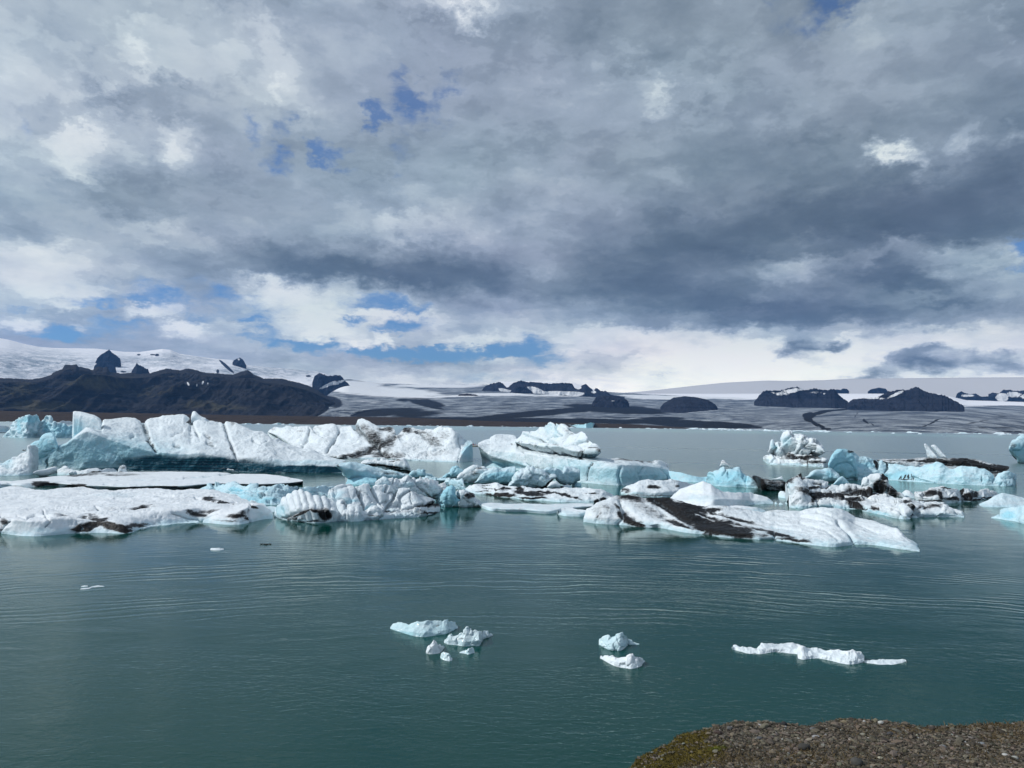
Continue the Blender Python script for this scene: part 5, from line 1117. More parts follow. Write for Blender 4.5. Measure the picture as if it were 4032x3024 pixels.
berg('iceberg', 'long pale blue iceberg in the centre with a humped white crest', 'iceberg', [('ice_wall', ICE, H1), ('humped_crest', ICE, H2), ('ice_tail', BLUEICE, H3)], G_BIG)

# --- I: blue wedge (view R4)
I1 = LM(R4, [(225, 1085), (300, 1120), (350, 1146), (500, 1156), (700, 1161), (830, 1170), (915, 1172)], [(.4, [(225, 1070), (300, 1075), (400, 1080), (500, 1080), (700, 1090), (830, 1110), (915, 1165)]), ([3, 5, 5, 3], [(190, 1050), (240, 1042), (275, 1008), (302, 978), (360, 950), (402, 930), (424, 905), (440, 898), (500, 892), (510, 930), (560, 918), (640, 906), (672, 912), (690, 940), (700, 988), (755, 1002), (815, 1028), (840, 1060), (870, 1100), (905, 1135)])],
        back=5, disp=(.55, 3.2, 'cup'), fine=.1, res=3.0, sub=.6, blueall=.55, dirt=[(1, 560, 1060, 220, 70, .9), (1, 340, 1040, 80, 50, .4), (2, 620, 1110, 120, 30, .25)], cracks=[([(300, 1000), (360, 1050), (440, 1090)], 9, .4, 0), ([(500, 900), (500, 960), (450, 1010)], 8, .6, 0), ([(760, 1010), (740, 1090), (760, 1150)], 9, .4, 0)])
I2 = CM(R4, [(424, 908), (440, 850), (452, 832), (480, 830), (510, 856), (560, 905), (575, 920)], [(424, 915), (500, 905), (575, 925)], wl=[(424, 1150), (575, 1158)], off=4, thick=2.5, disp=(.15, 1.5, 'facet'), fine=.04, dirtall=.3)
berg('iceberg', 'blue wedge-shaped iceberg topped by a small grey peak, left of the brown block', 'iceberg', [('ice_wedge', BLUEICE, I1), ('ice_peak', ICE, I2)], G_BIG)
# --- J: brown block
J1 = CM(R4, [(826, 1035), (845, 1018), (880, 1022), (950, 1050), (1010, 1062), (1060, 1075), (1150, 1090), (1235, 1098), (1256, 1130)], [(868, 1110), (900, 1165), (915, 1195), (935, 1210), (1050, 1213), (1150, 1212), (1245, 1210)], thick=5, disp=(.2, 3, 'facet'), fine=.08, dirtall=.62, flutes=(60, .12, -.7), dirt=[(0, 880, 1080, 26, 60, 1.4, -20), (0, 960, 1140, 20, 80, 1.0, -30), (0, 1225, 1180, 20, 40, .9)], bulge=.4)
berg('iceberg', 'brown-grey ash-stained ice block with dark diagonal bands leaning left', 'iceberg', [('iceberg', ICE, J1)], G_BIG)
J2 = CM(R4, [(1048, 1062), (1130, 1052), (1175, 1035), (1208, 1020), (1210, 1080)], [(1048, 1064), (1130, 1082), (1210, 1084)], wl=[(1048, 1090), (1210, 1095)], thick=2, disp=(.1, 2, 'smooth'), fine=.03, blueall=.2)
berg('iceberg', 'small clean white ice sliver peeking over the brown block', 'iceberg', [('iceberg', ICE, J2)], G_SM)
# --- K: two-tiered berg
K1 = CM(R4, [(1018, 722), (1042, 690), (1046, 620), (1052, 592), (1075, 578), (1105, 582), (1150, 615), (1178, 650), (1185, 640), (1190, 590), (1225, 520), (1260, 475), (1292, 455), (1330, 462), (1350, 478), (1400, 482), (1450, 492), (1478, 515), (1510, 540), (1550, 552), (1580, 562), (1612, 570), (1670, 610), (1700, 650), (1728, 700), (1730, 730)], [(1018, 730), (1060, 758), (1100, 762), (1230, 760), (1400, 760), (1600, 762), (1700, 750), (1730, 740)], wl=[(1018, 880), (1400, 898), (1730, 915)], off=4, thick=14, disp=(1.0, 5, 'facet'), fine=.25, res=2.6, dirt=[(0, 1560, 660, 150, 60, .35), (0, 1400, 755, 200, 12, .8), (1, 1120, 670, 40, 50, .8), (1, 1260, 600, 60, 60, .6), (1, 1080, 640, 20, 60, .6), (2, 1110, 680, 22, 26, .4)], cracks=[([(1345, 485), (1320, 530), (1200, 620)], 9, .9, 0), ([(1340, 535), (1420, 520), (1540, 560)], 8, .9, .2), ([(1540, 570), (1440, 680), (1380, 750)], 9, 1.0, .2), ([(1110, 600), (1120, 680), (1090, 740)], 18, 1.8, 0)])
K2 = LM(R4, [(968, 822), (1000, 868), (1040, 880), (1200, 886), (1400, 898), (1600, 910), (1740, 915), (1785, 900)], [(1.5, [(962, 806), (1000, 812), (1100, 806), (1300, 812), (1500, 820), (1700, 830), (1790, 840)]), (7, [(962, 795), (1000, 778), (1050, 768), (1060, 765), (1240, 748), (1400, 740), (1500, 748), (1520, 742), (1560, 770), (1660, 790), (1670, 805), (1720, 800), (1760, 808), (1790, 820)])], back=6, disp=(.6, 3.0, 'facet'), fine=.2, res=2.6, sub=1.0, flutes=(70, .5, -.6), dirt=[(0, 1450, 800, 220, 26, .9), (0, 1600, 850, 180, 20, .7), (0, 1515, 860, 10, 40, .8), (0, 1200, 800, 30, 40, .4, 40), (0, 1300, 780, 100, 14, .6), (1, 1050, 840, 60, 30, .4), (1, 1500, 885, 300, 10, .6), (2, 1400, 905, 500, 8, .7)])
berg('iceberg', 'two-tiered iceberg on the right, arched blue and grey head on a dirty base', 'iceberg', [('ice_head', ICE, K1), ('ice_base', ICE, K2)], G_BIG)

# --- L: turquoise dome, long wall and black debris cover (views R7, R5)
L1 = CM(R7, [(826, 270), (835, 210), (850, 160), (870, 122), (912, 90), (940, 60), (975, 44), (1010, 44), (1050, 60), (1085, 72), (1120, 98), (1160, 150), (1175, 220), (1185, 300), (1190, 400)], [(826, 295), (880, 330), (960, 395), (1030, 425), (1100, 440), (1190, 440)], wl=[(826, 445), (1190, 442)], off=-1, thick=8, disp=(.45, 2.6, 'cup'), fine=.14, blueall=.95, dirt=[(0, 1100, 90, 40, 16, .8)], bulge=.5, cracks=[([(1060, 220), (1110, 240), (1150, 300), (1170, 400)], 8, .5, 0), ([(850, 330), (950, 250), (1050, 225)], 10, .3, 0)])
L2 = CM(R7, [(520, 408), (600, 380), (630, 350), (650, 318), (690, 308), (760, 306), (800, 292), (840, 288), (880, 310), (920, 350), (955, 370), (985, 420), (985, 470)], [(520, 420), (620, 430), (740, 460), (860, 475), (985, 480)], wl=[(520, 470), (985, 480)], off=0, thick=6, disp=(.4, 2.4, 'cup'), fine=.1, blueall=.45, dirt=[(2, 880, 440, 30, 30, .3), (1, 850, 360, 50, 40, .7)])
L3 = CM(R7, [(890, 500), (920, 450), (955, 415), (985, 392), (1010, 390), (1045, 430), (1080, 470), (1100, 510)], [(890, 512), (940, 522), (1000, 524), (1100, 515)], wl=[(890, 524), (1100, 524)], off=0, thick=3.5, disp=(.2, 2, 'cup'), fine=.06, blueall=.6)
L4 = LM(R5, [(-40, 915), (130, 914), (300, 914), (500, 916), (650, 926), (850, 937), (1000, 950), (1100, 957), (1250, 964), (1400, 972), (1560, 980), (1700, 986), (1900, 992), (2048, 998), (2100, 985)],
        [(.5, [(-40, 800), (130, 800), (300, 820), (500, 830), (650, 850), (850, 860), (1100, 880), (1400, 880), (1700, 890), (1850, 930), (1950, 940), (2048, 950), (2112, 880)]),
         ([5, 5, 4, 3, 3, 3, 2.5], [(-40, 540), (20, 540), (60, 556), (120, 575), (150, 608), (230, 620), (300, 628), (340, 650), (390, 672), (440, 664), (500, 690), (520, 684), (600, 690), (680, 720), (750, 738), (850, 742), (950, 735), (1000, 722), (1060, 708), (1130, 698), (1190, 716), (1240, 750), (1320, 780), (1390, 748), (1480, 735), (1560, 748), (1620, 758), (1650, 770), (1710, 768), (1780, 800), (1815, 840), (1832, 888), (1850, 902), (1890, 858), (1970, 802), (2040, 800), (2080, 830), (2116, 850)])],
        back=5, disp=(.5, 2.8, 'cup'), fine=.14, res=2.8, sub=1.2, blueall=.5, dirt=[(0, 400, 700, 26, 60, 1.2, 15), (0, 500, 740, 10, 60, .9, 10), (0, 560, 680, 30, 12, .9), (0, 670, 895, 9, 28, 1.0, 20), (0, 690, 900, 7, 26, .9, -15), (0, 735, 890, 8, 34, 1.0, 20), (0, 765, 875, 6, 46, 1.1), (0, 805, 880, 6, 46, 1.0, -5), (0, 825, 905, 7, 26, .9, -15), (0, 740, 918, 90, 5, .7), (0, 230, 690, 100, 20, .4), (0, 60, 560, 50, 14, .7), (0, 150, 860, 40, 30, .4), (0, 1700, 860, 12, 20, .3), (1, 650, 860, 160, 50, .6), (0, 2100, 900, 14, 50, .4), (1, 240, 730, 120, 40, .5)],
        cracks=[([(400, 670), (410, 720), (395, 770)], 8, .8, .8), ([(510, 690), (500, 760), (480, 820)], 7, .7, .6), ([(830, 860), (950, 900), (1100, 945)], 9, -.4, 0), ([(1690, 870), (1690, 940)], 6, .5, .1), ([(1840, 900), (1830, 950)], 8, .5, 0), ([(100, 700), (130, 800), (120, 900)], 10, .6, .3)])
L5 = LM(R5, [(560, 705), (700, 730), (850, 744), (950, 738), (1120, 705), (1220, 745), (1330, 790), (1430, 760), (1560, 765), (1700, 800), (1790, 830), (1840, 890), (1900, 862), (1980, 810), (2024, 775)],
        [(8.6, [(470, 685), (700, 690), (850, 700), (1000, 690), (1120, 685), (1300, 700), (1500, 700), (1700, 735), (1850, 770), (1980, 780), (2026, 768)]), (12, [(380, 664), (500, 656), (650, 654), (780, 652), (900, 640), (1000, 646), (1100, 642), (1250, 640), (1380, 638), (1500, 645), (1600, 660), (1700, 682), (1790, 705), (1850, 716), (1970, 732), (2028, 750)])],
        wl=[(560, 935), (1100, 955), (2030, 995)], off0=8.5, back=6, disp=(.25, 2.5, 'facet'), fine=.12, res=2.8, dirtall=.38, dirt=[(0, 1300, 700, 200, 24, 1.4, 6), (0, 1600, 720, 250, 26, 1.4, 12), (0, 1900, 790, 130, 40, 1.5), (0, 850, 690, 250, 8, 1.3), (0, 1080, 690, 120, 10, 1.2), (3, 1000, 715, 260, 12, .5), (3, 800, 665, 300, 6, .4)])
L6 = CM(R5, [(968, 470), (985, 459), (1005, 475), (1040, 510), (1070, 545), (1100, 580), (1122, 612), (1128, 638)], [(972, 480), (985, 520), (1000, 580), (998, 630), (1030, 640), (1128, 644)], wl=[(960, 950), (1130, 960)], off=13, thick=2.5, disp=(.15, 2, 'smooth'), fine=.06, dirtall=.12)
L7 = CM(R5, [(1054, 492), (1062, 482), (1085, 476), (1112, 480), (1140, 505), (1180, 550), (1215, 590), (1240, 615), (1246, 636)], [(1058, 500), (1090, 540), (1130, 590), (1160, 632), (1190, 642), (1246, 640)], wl=[(1050, 955), (1250, 965)], off=12.5, thick=2.5, disp=(.15, 2, 'smooth'), fine=.06, dirtall=.1, dirt=[(0, 1190, 550, 10, 60, .9, -40)])
berg('iceberg', 'turquoise domed iceberg on the right with a long blue wall and two fins', 'iceberg',
     [('blue_dome', BLUEICE, L1), ('blue_shoulder', BLUEICE, L2), ('ice_block', BLUEICE, L3), ('ice_wall', BLUEICE, L4), ('debris_crust', ICE, L5), ('ice_fin', ICE, L6), ('ice_fin', ICE, L7)], G_BIG)

# --- M: dirty jumble in front of it (view R7)
M_ = LM(R7, [(338, 775), (370, 790), (430, 800), (500, 798), (600, 792), (720, 790), (900, 795), (1080, 805), (1180, 808), (1290, 835), (1360, 850), (1450, 868), (1600, 905), (1740, 930), (1830, 938), (1880, 925), (1925, 905), (2050, 902), (2212, 898), (2400, 902), (2520, 908)],
        [(.3, [(338, 755), (400, 765), (500, 765), (600, 750), (720, 750), (900, 760), (1080, 770), (1180, 775), (1290, 790), (1450, 805), (1600, 830), (1740, 870), (1830, 900), (1925, 880), (2212, 870), (2520, 900)]), ([2.5, 4, 5, 5, 4, 2, 1.5], [(380, 650), (450, 560), (520, 560), (620, 620), (750, 680), (900, 690), (1100, 690), (1300, 710), (1500, 740), (1700, 745), (1850, 760), (2000, 790), (2200, 800), (2350, 830), (2520, 890)]),
         ([7, 12, 15, 16, 14, 8, 4], [(290, 470), (330, 432), (430, 402), (500, 400), (560, 405), (640, 430), (760, 455), (850, 480), (940, 505), (1060, 500), (1140, 492), (1240, 515), (1330, 545), (1400, 580), (1500, 610), (1600, 625), (1740, 670), (1860, 690), (1960, 710), (2080, 720), (2200, 745), (2300, 770), (2400, 830), (2520, 895)])],
        back=6, disp=(.6, 2.9, 'facet'), fine=.25, res=2.8, sub=1.2, flutes=(130, .1, -.8), dirtall=.16, smoothrow=1,
        dirt=[(0, 620, 600, 160, 30, .85, 20), (0, 800, 640, 240, 30, .95, 8), (0, 1050, 680, 220, 30, .9, 6), (0, 1280, 600, 200, 24, 1.1, 4), (0, 700, 540, 160, 10, .9, 5), (0, 500, 420, 70, 16, 1.1), (0, 1200, 760, 200, 14, 1.1, 14), (0, 650, 700, 30, 60, .7), (0, 340, 460, 60, 40, .6), (0, 1880, 820, 26, 50, 1.0, -35), (0, 1800, 720, 60, 16, .9), (0, 2100, 790, 160, 16, .5), (0, 1000, 610, 150, 10, .9), (3, 560, 470, 120, 22, .8), (3, 480, 700, 100, 60, .6), (3, 1700, 830, 160, 50, .9), (3, 1980, 850, 300, 20, .4),
              (1, 500, 780, 120, 20, .8), (1, 900, 780, 260, 22, .8), (1, 1450, 860, 200, 26, .9, 14), (1, 380, 520, 60, 40, .5)],
        cracks=[([(640, 480), (800, 530), (860, 500)], 9, .6, .7), ([(880, 620), (1050, 590), (1250, 560), (1380, 620)], 12, .7, .7), ([(1100, 760), (1300, 780), (1450, 790)], 8, .6, .7), ([(1800, 760), (1870, 820), (1920, 850)], 10, .7, .8), ([(600, 620), (680, 700), (700, 780)], 9, .5, .5), ([(450, 560), (400, 680), (360, 740)], 8, .4, .2)])
M3_ = CM(R7, [(1236, 520), (1238, 480), (1255, 440), (1285, 408), (1340, 378), (1400, 372), (1430, 368), (1470, 378), (1500, 374), (1530, 395), (1540, 430), (1560, 480), (1600, 515), (1640, 550), (1690, 592), (1750, 630), (1790, 662)], [(1236, 530), (1280, 555), (1340, 580), (1400, 600), (1480, 618), (1600, 645), (1790, 668)], wl=[(1236, 690), (1790, 720)], off=6, thick=5, disp=(.22, 1.8, 'facet'), fine=.08, res=2.6, bulge=.4, dirt=[(0, 1460, 530, 75, 80, 1.6), (0, 1510, 410, 30, 40, 1.5), (0, 1620, 590, 110, 50, .85, 35), (0, 1300, 560, 60, 10, .5)], cracks=[([(1530, 400), (1545, 500), (1530, 620)], 7, -.35, 0)])
M4_ = CM(R7, [(1286, 700), (1310, 672), (1340, 645), (1400, 622), (1460, 618), (1530, 620), (1580, 635), (1640, 655), (1660, 682), (1740, 690), (1754, 722)], [(1286, 712), (1350, 725), (1420, 748), (1520, 778), (1600, 770), (1680, 735), (1754, 730)], wl=[(1286, 800), (1754, 830)], off=4, thick=4.5, disp=(.2, 2.4, 'snow'), fine=.06, res=2.6, dirt=[(1, 1580, 750, 110, 20, .5), (0, 1560, 765, 90, 8, .35)])
M5_ = CM(R7, [(820, 530), (900, 522), (1000, 518), (1080, 498), (1130, 490), (1170, 500), (1240, 515), (1300, 545), (1360, 580)], [(820, 545), (900, 560), (1000, 590), (1080, 608), (1160, 575), (1260, 565), (1360, 590)], wl=[(820, 640), (1360, 680)], off=5, thick=4, disp=(.2, 2.4, 'snow'), fine=.05, res=2.6)
M6_ = CM(R7, [(400, 490), (430, 450), (520, 435), (620, 430), (700, 452), (780, 480)], [(400, 500), (500, 520), (650, 522), (780, 492)], wl=[(400, 580), (780, 600)], off=7, thick=4, disp=(.15, 2.4, 'snow'), fine=.05, res=2.6, dirt=[(0, 760, 490, 60, 10, .8)])
M2_ = LM(R7, [(205, 655), (260, 668), (330, 676), (400, 682), (460, 680)], [(3, [(205, 608), (225, 582), (262, 580), (300, 592), (310, 560), (330, 500), (360, 490), (410, 520), (460, 560)])], back=4, disp=(.3, 1.8, 'cup'), fine=.08, blueall=.2, dirt=[(0, 320, 600, 60, 10, .6)])
berg('iceberg', 'jumble of ash-blackened ice with a half black pyramid, before the turquoise dome', 'iceberg',
     [('ice_jumble', ICE, M_), ('black_sided_block', ICE, M3_), ('white_slab', SNOWICE, M4_), ('white_slab', SNOWICE, M5_), ('white_slab', SNOWICE, M6_), ('ice_block', ICE, M2_)], G_BIG)

# --- N: mottled bergs right (view R5)
N1 = LM(R5, [(872, 1185), (920, 1196), (1000, 1202), (1100, 1208), (1200, 1209), (1320, 1204), (1434, 1192)], [(.2, [(862, 1110), (1000, 1130), (1200, 1130), (1330, 1130), (1436, 1140)]), (3.5, [(844, 1075), (870, 1060), (940, 1048), (1000, 1036), (1080, 1014), (1140, 1018), (1200, 1010), (1260, 1022), (1330, 1020), (1385, 1030), (1410, 1060), (1430, 1110), (1436, 1150)])], back=3, disp=(.4, 2.0, 'facet'), fine=.15, res=2.6, sub=.6, dirtall=.22, dirt=[(0, 1060, 1080, 80, 26, .8), (0, 1170, 1110, 30, 50, .8), (0, 1330, 1150, 100, 20, .7), (0, 1040, 1180, 150, 14, .6), (0, 1250, 1025, 60, 8, .8)])
N2 = LM(R5, [(1412, 1170), (1440, 1182), (1550, 1186), (1600, 1166), (1700, 1160), (1800, 1148), (1890, 1132)], [(3, [(1406, 1050), (1440, 1022), (1462, 1008), (1520, 1020), (1545, 1040), (1580, 1032), (1640, 1048), (1700, 1030), (1750, 1034), (1790, 1055), (1850, 1062), (1890, 1082)])], back=3, disp=(.35, 1.8, 'facet'), fine=.12, res=2.6, sub=.5, dirtall=.15, dirt=[(0, 1430, 1080, 26, 60, 1.4, 20), (0, 1520, 1120, 60, 40, 1.3), (0, 1600, 1090, 50, 40, 1.0, -40), (0, 1640, 1165, 160, 10, 1.4), (0, 1750, 1135, 100, 8, .9)])
berg('iceberg', 'mottled grey and white block at the right, left of a white one with black gashes', 'iceberg', [('iceberg', ICE, N1)], G_BIG)
berg('iceberg', 'craggy white ice with black gashes above the bright blue-white slab at the right edge', 'iceberg', [('iceberg', ICE, N2)], G_BIG)
N3 = LM(R5, [(688, 1128), (780, 1138), (890, 1140)], [(2.5, [(688, 1078), (720, 1048), (745, 1038), (790, 1052), (840, 1095), (888, 1130)])], back=2, disp=(.2, 1.8, 'smooth'), fine=.05, res=2.6)
berg('iceberg', 'small clean white hump right of the black-sided pyramid', 'iceberg', [('iceberg', ICE, N3)], G_SM)
# --- O: blue-white pieces at the right edge
O1 = LM(R5, [(1628, 1235), (1680, 1246), (1760, 1256), (1900, 1256), (2000, 1258), (2212, 1262), (2700, 1275)], [(4, [(1628, 1232), (1700, 1195), (1760, 1172), (1830, 1125), (1880, 1100), (1940, 1078), (2000, 1096), (2080, 1112), (2212, 1138), (2400, 1150), (2700, 1220)])], back=4, disp=(.3, 3, 'smooth'), fine=.06, res=2.8, sub=2.0, blueall=.25)
berg('iceberg', 'smooth blue-white slab running out of the right edge of the photo', 'iceberg', [('iceberg', BLUEICE, O1)], G_BIG)
O2 = LM(R5, [(1800, 1388), (1900, 1400), (2000, 1420), (2120, 1432), (2160, 1448), (2212, 1462), (2400, 1480), (2700, 1450)], [(.2, [(1808, 1380), (1900, 1372), (2000, 1385), (2120, 1390), (2212, 1410), (2400, 1400), (2700, 1400)]), (3.5, [(1812, 1376), (1880, 1348), (1915, 1345), (1912, 1292), (2000, 1255), (2090, 1240), (2150, 1245), (2212, 1236), (2400, 1240), (2700, 1380)])], back=4, disp=(.3, 2.5, 'cup'), fine=.06, res=2.8, sub=5.0, blueall=.45, dirt=[(1, 2020, 1350, 80, 50, .7)])
berg('iceberg', 'blue-hollowed white berg at the right edge with a teal ledge under water', 'iceberg', [('iceberg', BLUEICE, O2)], G_BIG)
P1 = CM(R5, [(2024, 520), (2032, 460), (2060, 430), (2110, 395), (2128, 372), (2180, 340), (2240, 330), (2400, 335), (2560, 400)], [(2028, 560), (2060, 600), (2112, 640), (2138, 660), (2140, 700), (2212, 712), (2560, 710)], wl=[(2024, 714), (2560, 716)], thick=14, disp=(.6, 5, 'facet'), fine=.15, blueall=.5, dirt=[(0, 2080, 480, 50, 50, .5), (1, 2150, 540, 60, 60, .6)])
berg('iceberg', 'round-bellied blue iceberg alone on the open water at the right edge', 'iceberg', [('iceberg', BLUEICE, P1)], G_BIG)

# --- Q: the big striped berg in the right foreground (view R6)
Q_base = [(143, 373), (200, 386), (260, 391), (318, 393), (335, 388), (380, 396), (450, 405), (520, 412), (552, 410), (575, 404), (640, 420), (700, 435), (800, 448), (845, 446), (862, 440), (900, 462), (1000, 470), (1080, 472), (1180, 481), (1240, 482), (1256, 476), (1300, 488), (1400, 501), (1500, 515), (1600, 526), (1650, 520), (1722, 503), (1760, 505), (1850, 511), (1950, 530), (2040, 545), (2096, 548)]
Q_mid1 = [(145, 350), (180, 345), (260, 350), (330, 350), (380, 355), (450, 372), (520, 385), (575, 380), (640, 390), (750, 400), (850, 415), (900, 430), (1080, 445), (1180, 455), (1256, 460), (1400, 478), (1500, 490), (1600, 500), (1722, 485), (1850, 490), (1950, 508), (2096, 545)]
Q_mid2 = [(165, 300), (220, 280), (300, 285), (370, 300), (450, 320), (560, 330), (640, 345), (760, 370), (860, 390), (1000, 400), (1150, 415), (1300, 420), (1450, 430), (1600, 430), (1750, 440), (1900, 465), (2000, 500), (2096, 543)]
Q_top = [(150, 345), (158, 325), (180, 297), (220, 268), (245, 255), (280, 243), (300, 230), (335, 219), (400, 215), (440, 220), (500, 236), (560, 234), (640, 233), (700, 245), (760, 264), (830, 285), (850, 287), (880, 275), (960, 280), (1010, 290), (1050, 295), (1190, 321), (1215, 312), (1270, 304), (1340, 305), (1400, 310), (1440, 300), (1480, 296), (1530, 290), (1580, 291), (1650, 305), (1690, 325), (1720, 348), (1770, 356), (1830, 372), (1900, 398), (1960, 415), (1990, 440), (2010, 465), (2050, 495), (2096, 542)]
Q1 = LM(R6, Q_base, [([.1, .1, .2, .3, .3, .2, .1], Q_mid1), ([1.0, 3, 4.5, 5, 6, 5, .8], Q_mid2), ([4, 8, 11, 13, 17, 14, 1.2], Q_top)], back=7, disp=(.22, 1.9, 'snow'), fine=.12, res=2.9, sub=1.0, smoothrow=3,
        dirt=[(0, 620, 270, 130, 30, 1.5, 22), (0, 760, 330, 200, 40, 1.6, 24), (0, 960, 415, 160, 42, 1.6, 10), (0, 780, 280, 90, 16, 1.3, 25), (0, 880, 300, 60, 12, 1.2), (0, 1000, 345, 160, 10, .9, 14), (0, 700, 385, 120, 14, .9, 22), (0, 430, 370, 75, 26, 1.2, 24), (0, 370, 330, 30, 30, 1.0, 40), (0, 340, 290, 40, 10, .7, 35), (0, 420, 240, 120, 24, .62, 8), (0, 350, 225, 50, 12, .5), (0, 260, 300, 90, 50, .30), (0, 560, 330, 180, 26, .45, 24), (0, 240, 330, 8, 50, .45, 15), (0, 1250, 440, 130, 10, .9, 16), (0, 1120, 455, 90, 22, .9), (0, 1360, 478, 120, 10, .8, 8), (0, 1180, 425, 100, 8, .7, 16), (0, 1270, 312, 60, 6, .4), (0, 1050, 300, 80, 12, .35), (0, 950, 285, 60, 8, .35), (0, 860, 450, 30, 20, 1.4), (0, 1500, 400, 300, 5, .2, 10), (0, 640, 425, 160, 6, .5, 12),
              (3, 830, 345, 90, 8, .8, 22), (3, 1030, 400, 60, 8, .7, 15), (3, 1160, 450, 30, 20, .5), (3, 760, 425, 90, 12, .8, 10)],
        cracks=[([(355, 250), (370, 300), (375, 345), (340, 390)], 10, .45, .3), ([(380, 300), (440, 350), (560, 400), (575, 408)], 14, .55, .35), ([(560, 250), (640, 300), (700, 350), (800, 400), (860, 440)], 14, .3, .5), ([(600, 340), (700, 390), (830, 420)], 12, .3, .2), ([(240, 290), (225, 340), (215, 380)], 4, .15, .3), ([(1620, 370), (1680, 430), (1722, 500)], 10, .55, .05), ([(900, 320), (1100, 360), (1300, 390), (1500, 400)], 6, .18, .05), ([(1000, 350), (1200, 400), (1400, 430)], 6, .18, .1), ([(1250, 330), (1450, 350), (1650, 400)], 6, .2, 0), ([(1400, 380), (1550, 420), (1620, 480)], 7, .2, 0), ([(1500, 320), (1700, 370), (1850, 440)], 6, .2, 0), ([(1180, 480), (1256, 470), (1250, 440)], 7, .4, .2)])
berg('iceberg', 'low iceberg in the right foreground crossed by a broad black ash band', 'iceberg', [('iceberg', ICE, Q1)], G_BIG)
# --- R, S behind it
Ra = LM(R6, [(640, 305), (900, 330), (1050, 300), (1110, 276), (1180, 273), (1246, 270)], [([2, 2, 1, .5], [(645, 250), (800, 240), (1000, 245), (1130, 250), (1246, 262)]), ([9, 9, 7, 3], [(645, 238), (680, 212), (705, 188), (760, 163), (800, 150), (838, 138), (865, 148), (885, 152), (905, 172), (918, 186), (960, 200), (1030, 206), (1100, 206), (1118, 204), (1132, 216), (1175, 222), (1210, 235), (1246, 262)])], back=4, disp=(.22, 2.2, 'snow'), fine=.07, res=3.0, blueall=.12, dirt=[(1, 830, 240, 100, 20, .3), (1, 1150, 265, 80, 8, .5)])
Rb = CM(R6, [(856, 235), (870, 215), (895, 207), (912, 222), (910, 240)], [(856, 242), (880, 248), (910, 246)], wl=[(856, 290), (912, 290)], off=0, thick=1.5, disp=(.08, 1, 'facet'), fine=.02)
Rc = LM(R6, [(880, 320), (1000, 322), (1150, 322), (1200, 315)], [(2, [(880, 290), (960, 282), (1060, 280), (1150, 292), (1200, 308)])], back=2, disp=(.12, 1.5, 'snow'), fine=.04)
berg('iceberg', 'clean white tent-shaped berg rising right behind the black-banded one', 'iceberg', [('ice_slope', SNOWICE, Ra), ('ice_block', SNOWICE, Rb), ('ice_apron', SNOWICE, Rc)], G_BIG)
for k, (x, y, w_) in enumerate([(1262, 268, 16), (1290, 272, 24), (1322, 268, 12)]):
    g_ = LM(R6, [(x - w_ / 2, y + 4), (x + w_ / 2, y + 5)], [(.5, [(x - w_ / 2, y - 2), (x, y - 9), (x + w_ / 2, y - 1)])], back=.8, disp=(.08, .8, 'facet'), fine=.02, res=2)
    berg('ice_fragment', ['tiny ice fragment just off the tip of the tent-shaped berg', 'middle and widest of three ice fragments off the tent-shaped berg', 'ice fragment off the tent-shaped berg nearest the ash-blackened jumble'][k], 'ice fragment', [('ice_fragment', ICE, g_)], G_SM)
S_ = LM(R6, [(362, 212), (400, 222), (450, 230), (600, 232), (700, 225), (785, 190)], [([.3, .3, .3], [(362, 205), (450, 200), (600, 205), (700, 195), (785, 170)]), ([3, 6, 6, 4], [(358, 192), (375, 178), (392, 162), (440, 150), (470, 136), (520, 130), (560, 133), (640, 130), (700, 134), (740, 148), (785, 156)])], back=4, disp=(.35, 2.2, 'snow'), fine=.12, res=2.8, sub=.5, dirt=[(0, 550, 175, 40, 9, .9), (0, 385, 195, 26, 14, .7), (0, 460, 218, 80, 10, .5), (0, 690, 165, 16, 8, .7), (1, 450, 212, 70, 12, .5), (0, 560, 222, 100, 6, .6)])
berg('iceberg', 'pitted white berg with small dark hollows, left of the tent-shaped one', 'iceberg', [('iceberg', ICE, S_)], G_BIG)
# --- T: zebra floe, U, V clusters, W flat floes (view R3)
T_ = LM(R3, [(72, 862), (150, 874), (300, 882), (350, 900), (420, 902), (520, 914), (620, 930), (700, 928), (800, 938), (900, 946), (1060, 948), (1200, 952), (1300, 945), (1360, 925)], [(.3, [(72, 850), (300, 862), (520, 885), (800, 915), (1060, 925), (1200, 930), (1360, 905)]), ([3, 7, 8, 8, 3], [(72, 822), (100, 805), (150, 786), (230, 788), (350, 768), (370, 785), (420, 802), (560, 812), (700, 822), (800, 828), (900, 822), (1000, 816), (1060, 814), (1150, 820), (1210, 826), (1270, 845), (1320, 868), (1360, 886)])],
        back=3, disp=(.25, 1.4, 'cup'), fine=.1, res=2.7, sub=.5, dirtall=.06, dirt=[(0, 370, 882, 120, 16, 1.5), (0, 450, 890, 60, 14, 1.3), (0, 545, 850, 40, 24, 1.5), (0, 620, 870, 110, 20, 1.4, 5), (0, 780, 858, 130, 10, 1.4, 4), (0, 900, 878, 130, 8, 1.3, 12), (0, 660, 912, 120, 8, 1.2), (0, 1000, 900, 90, 6, 1.0, 20), (0, 1200, 932, 30, 14, 1.3), (0, 1290, 925, 50, 14, 1.3), (0, 330, 830, 110, 4, .8, 4), (0, 430, 826, 60, 5, 1.0), (0, 230, 850, 60, 5, .8), (0, 1180, 875, 60, 5, .8), (0, 250, 795, 60, 6, .8), (0, 100, 792, 30, 10, .9)])
berg('iceberg', 'low crusty white floe marbled with black ash stripes, in the middle of the photo', 'iceberg', [('iceberg', ICE, T_)], G_BIG)
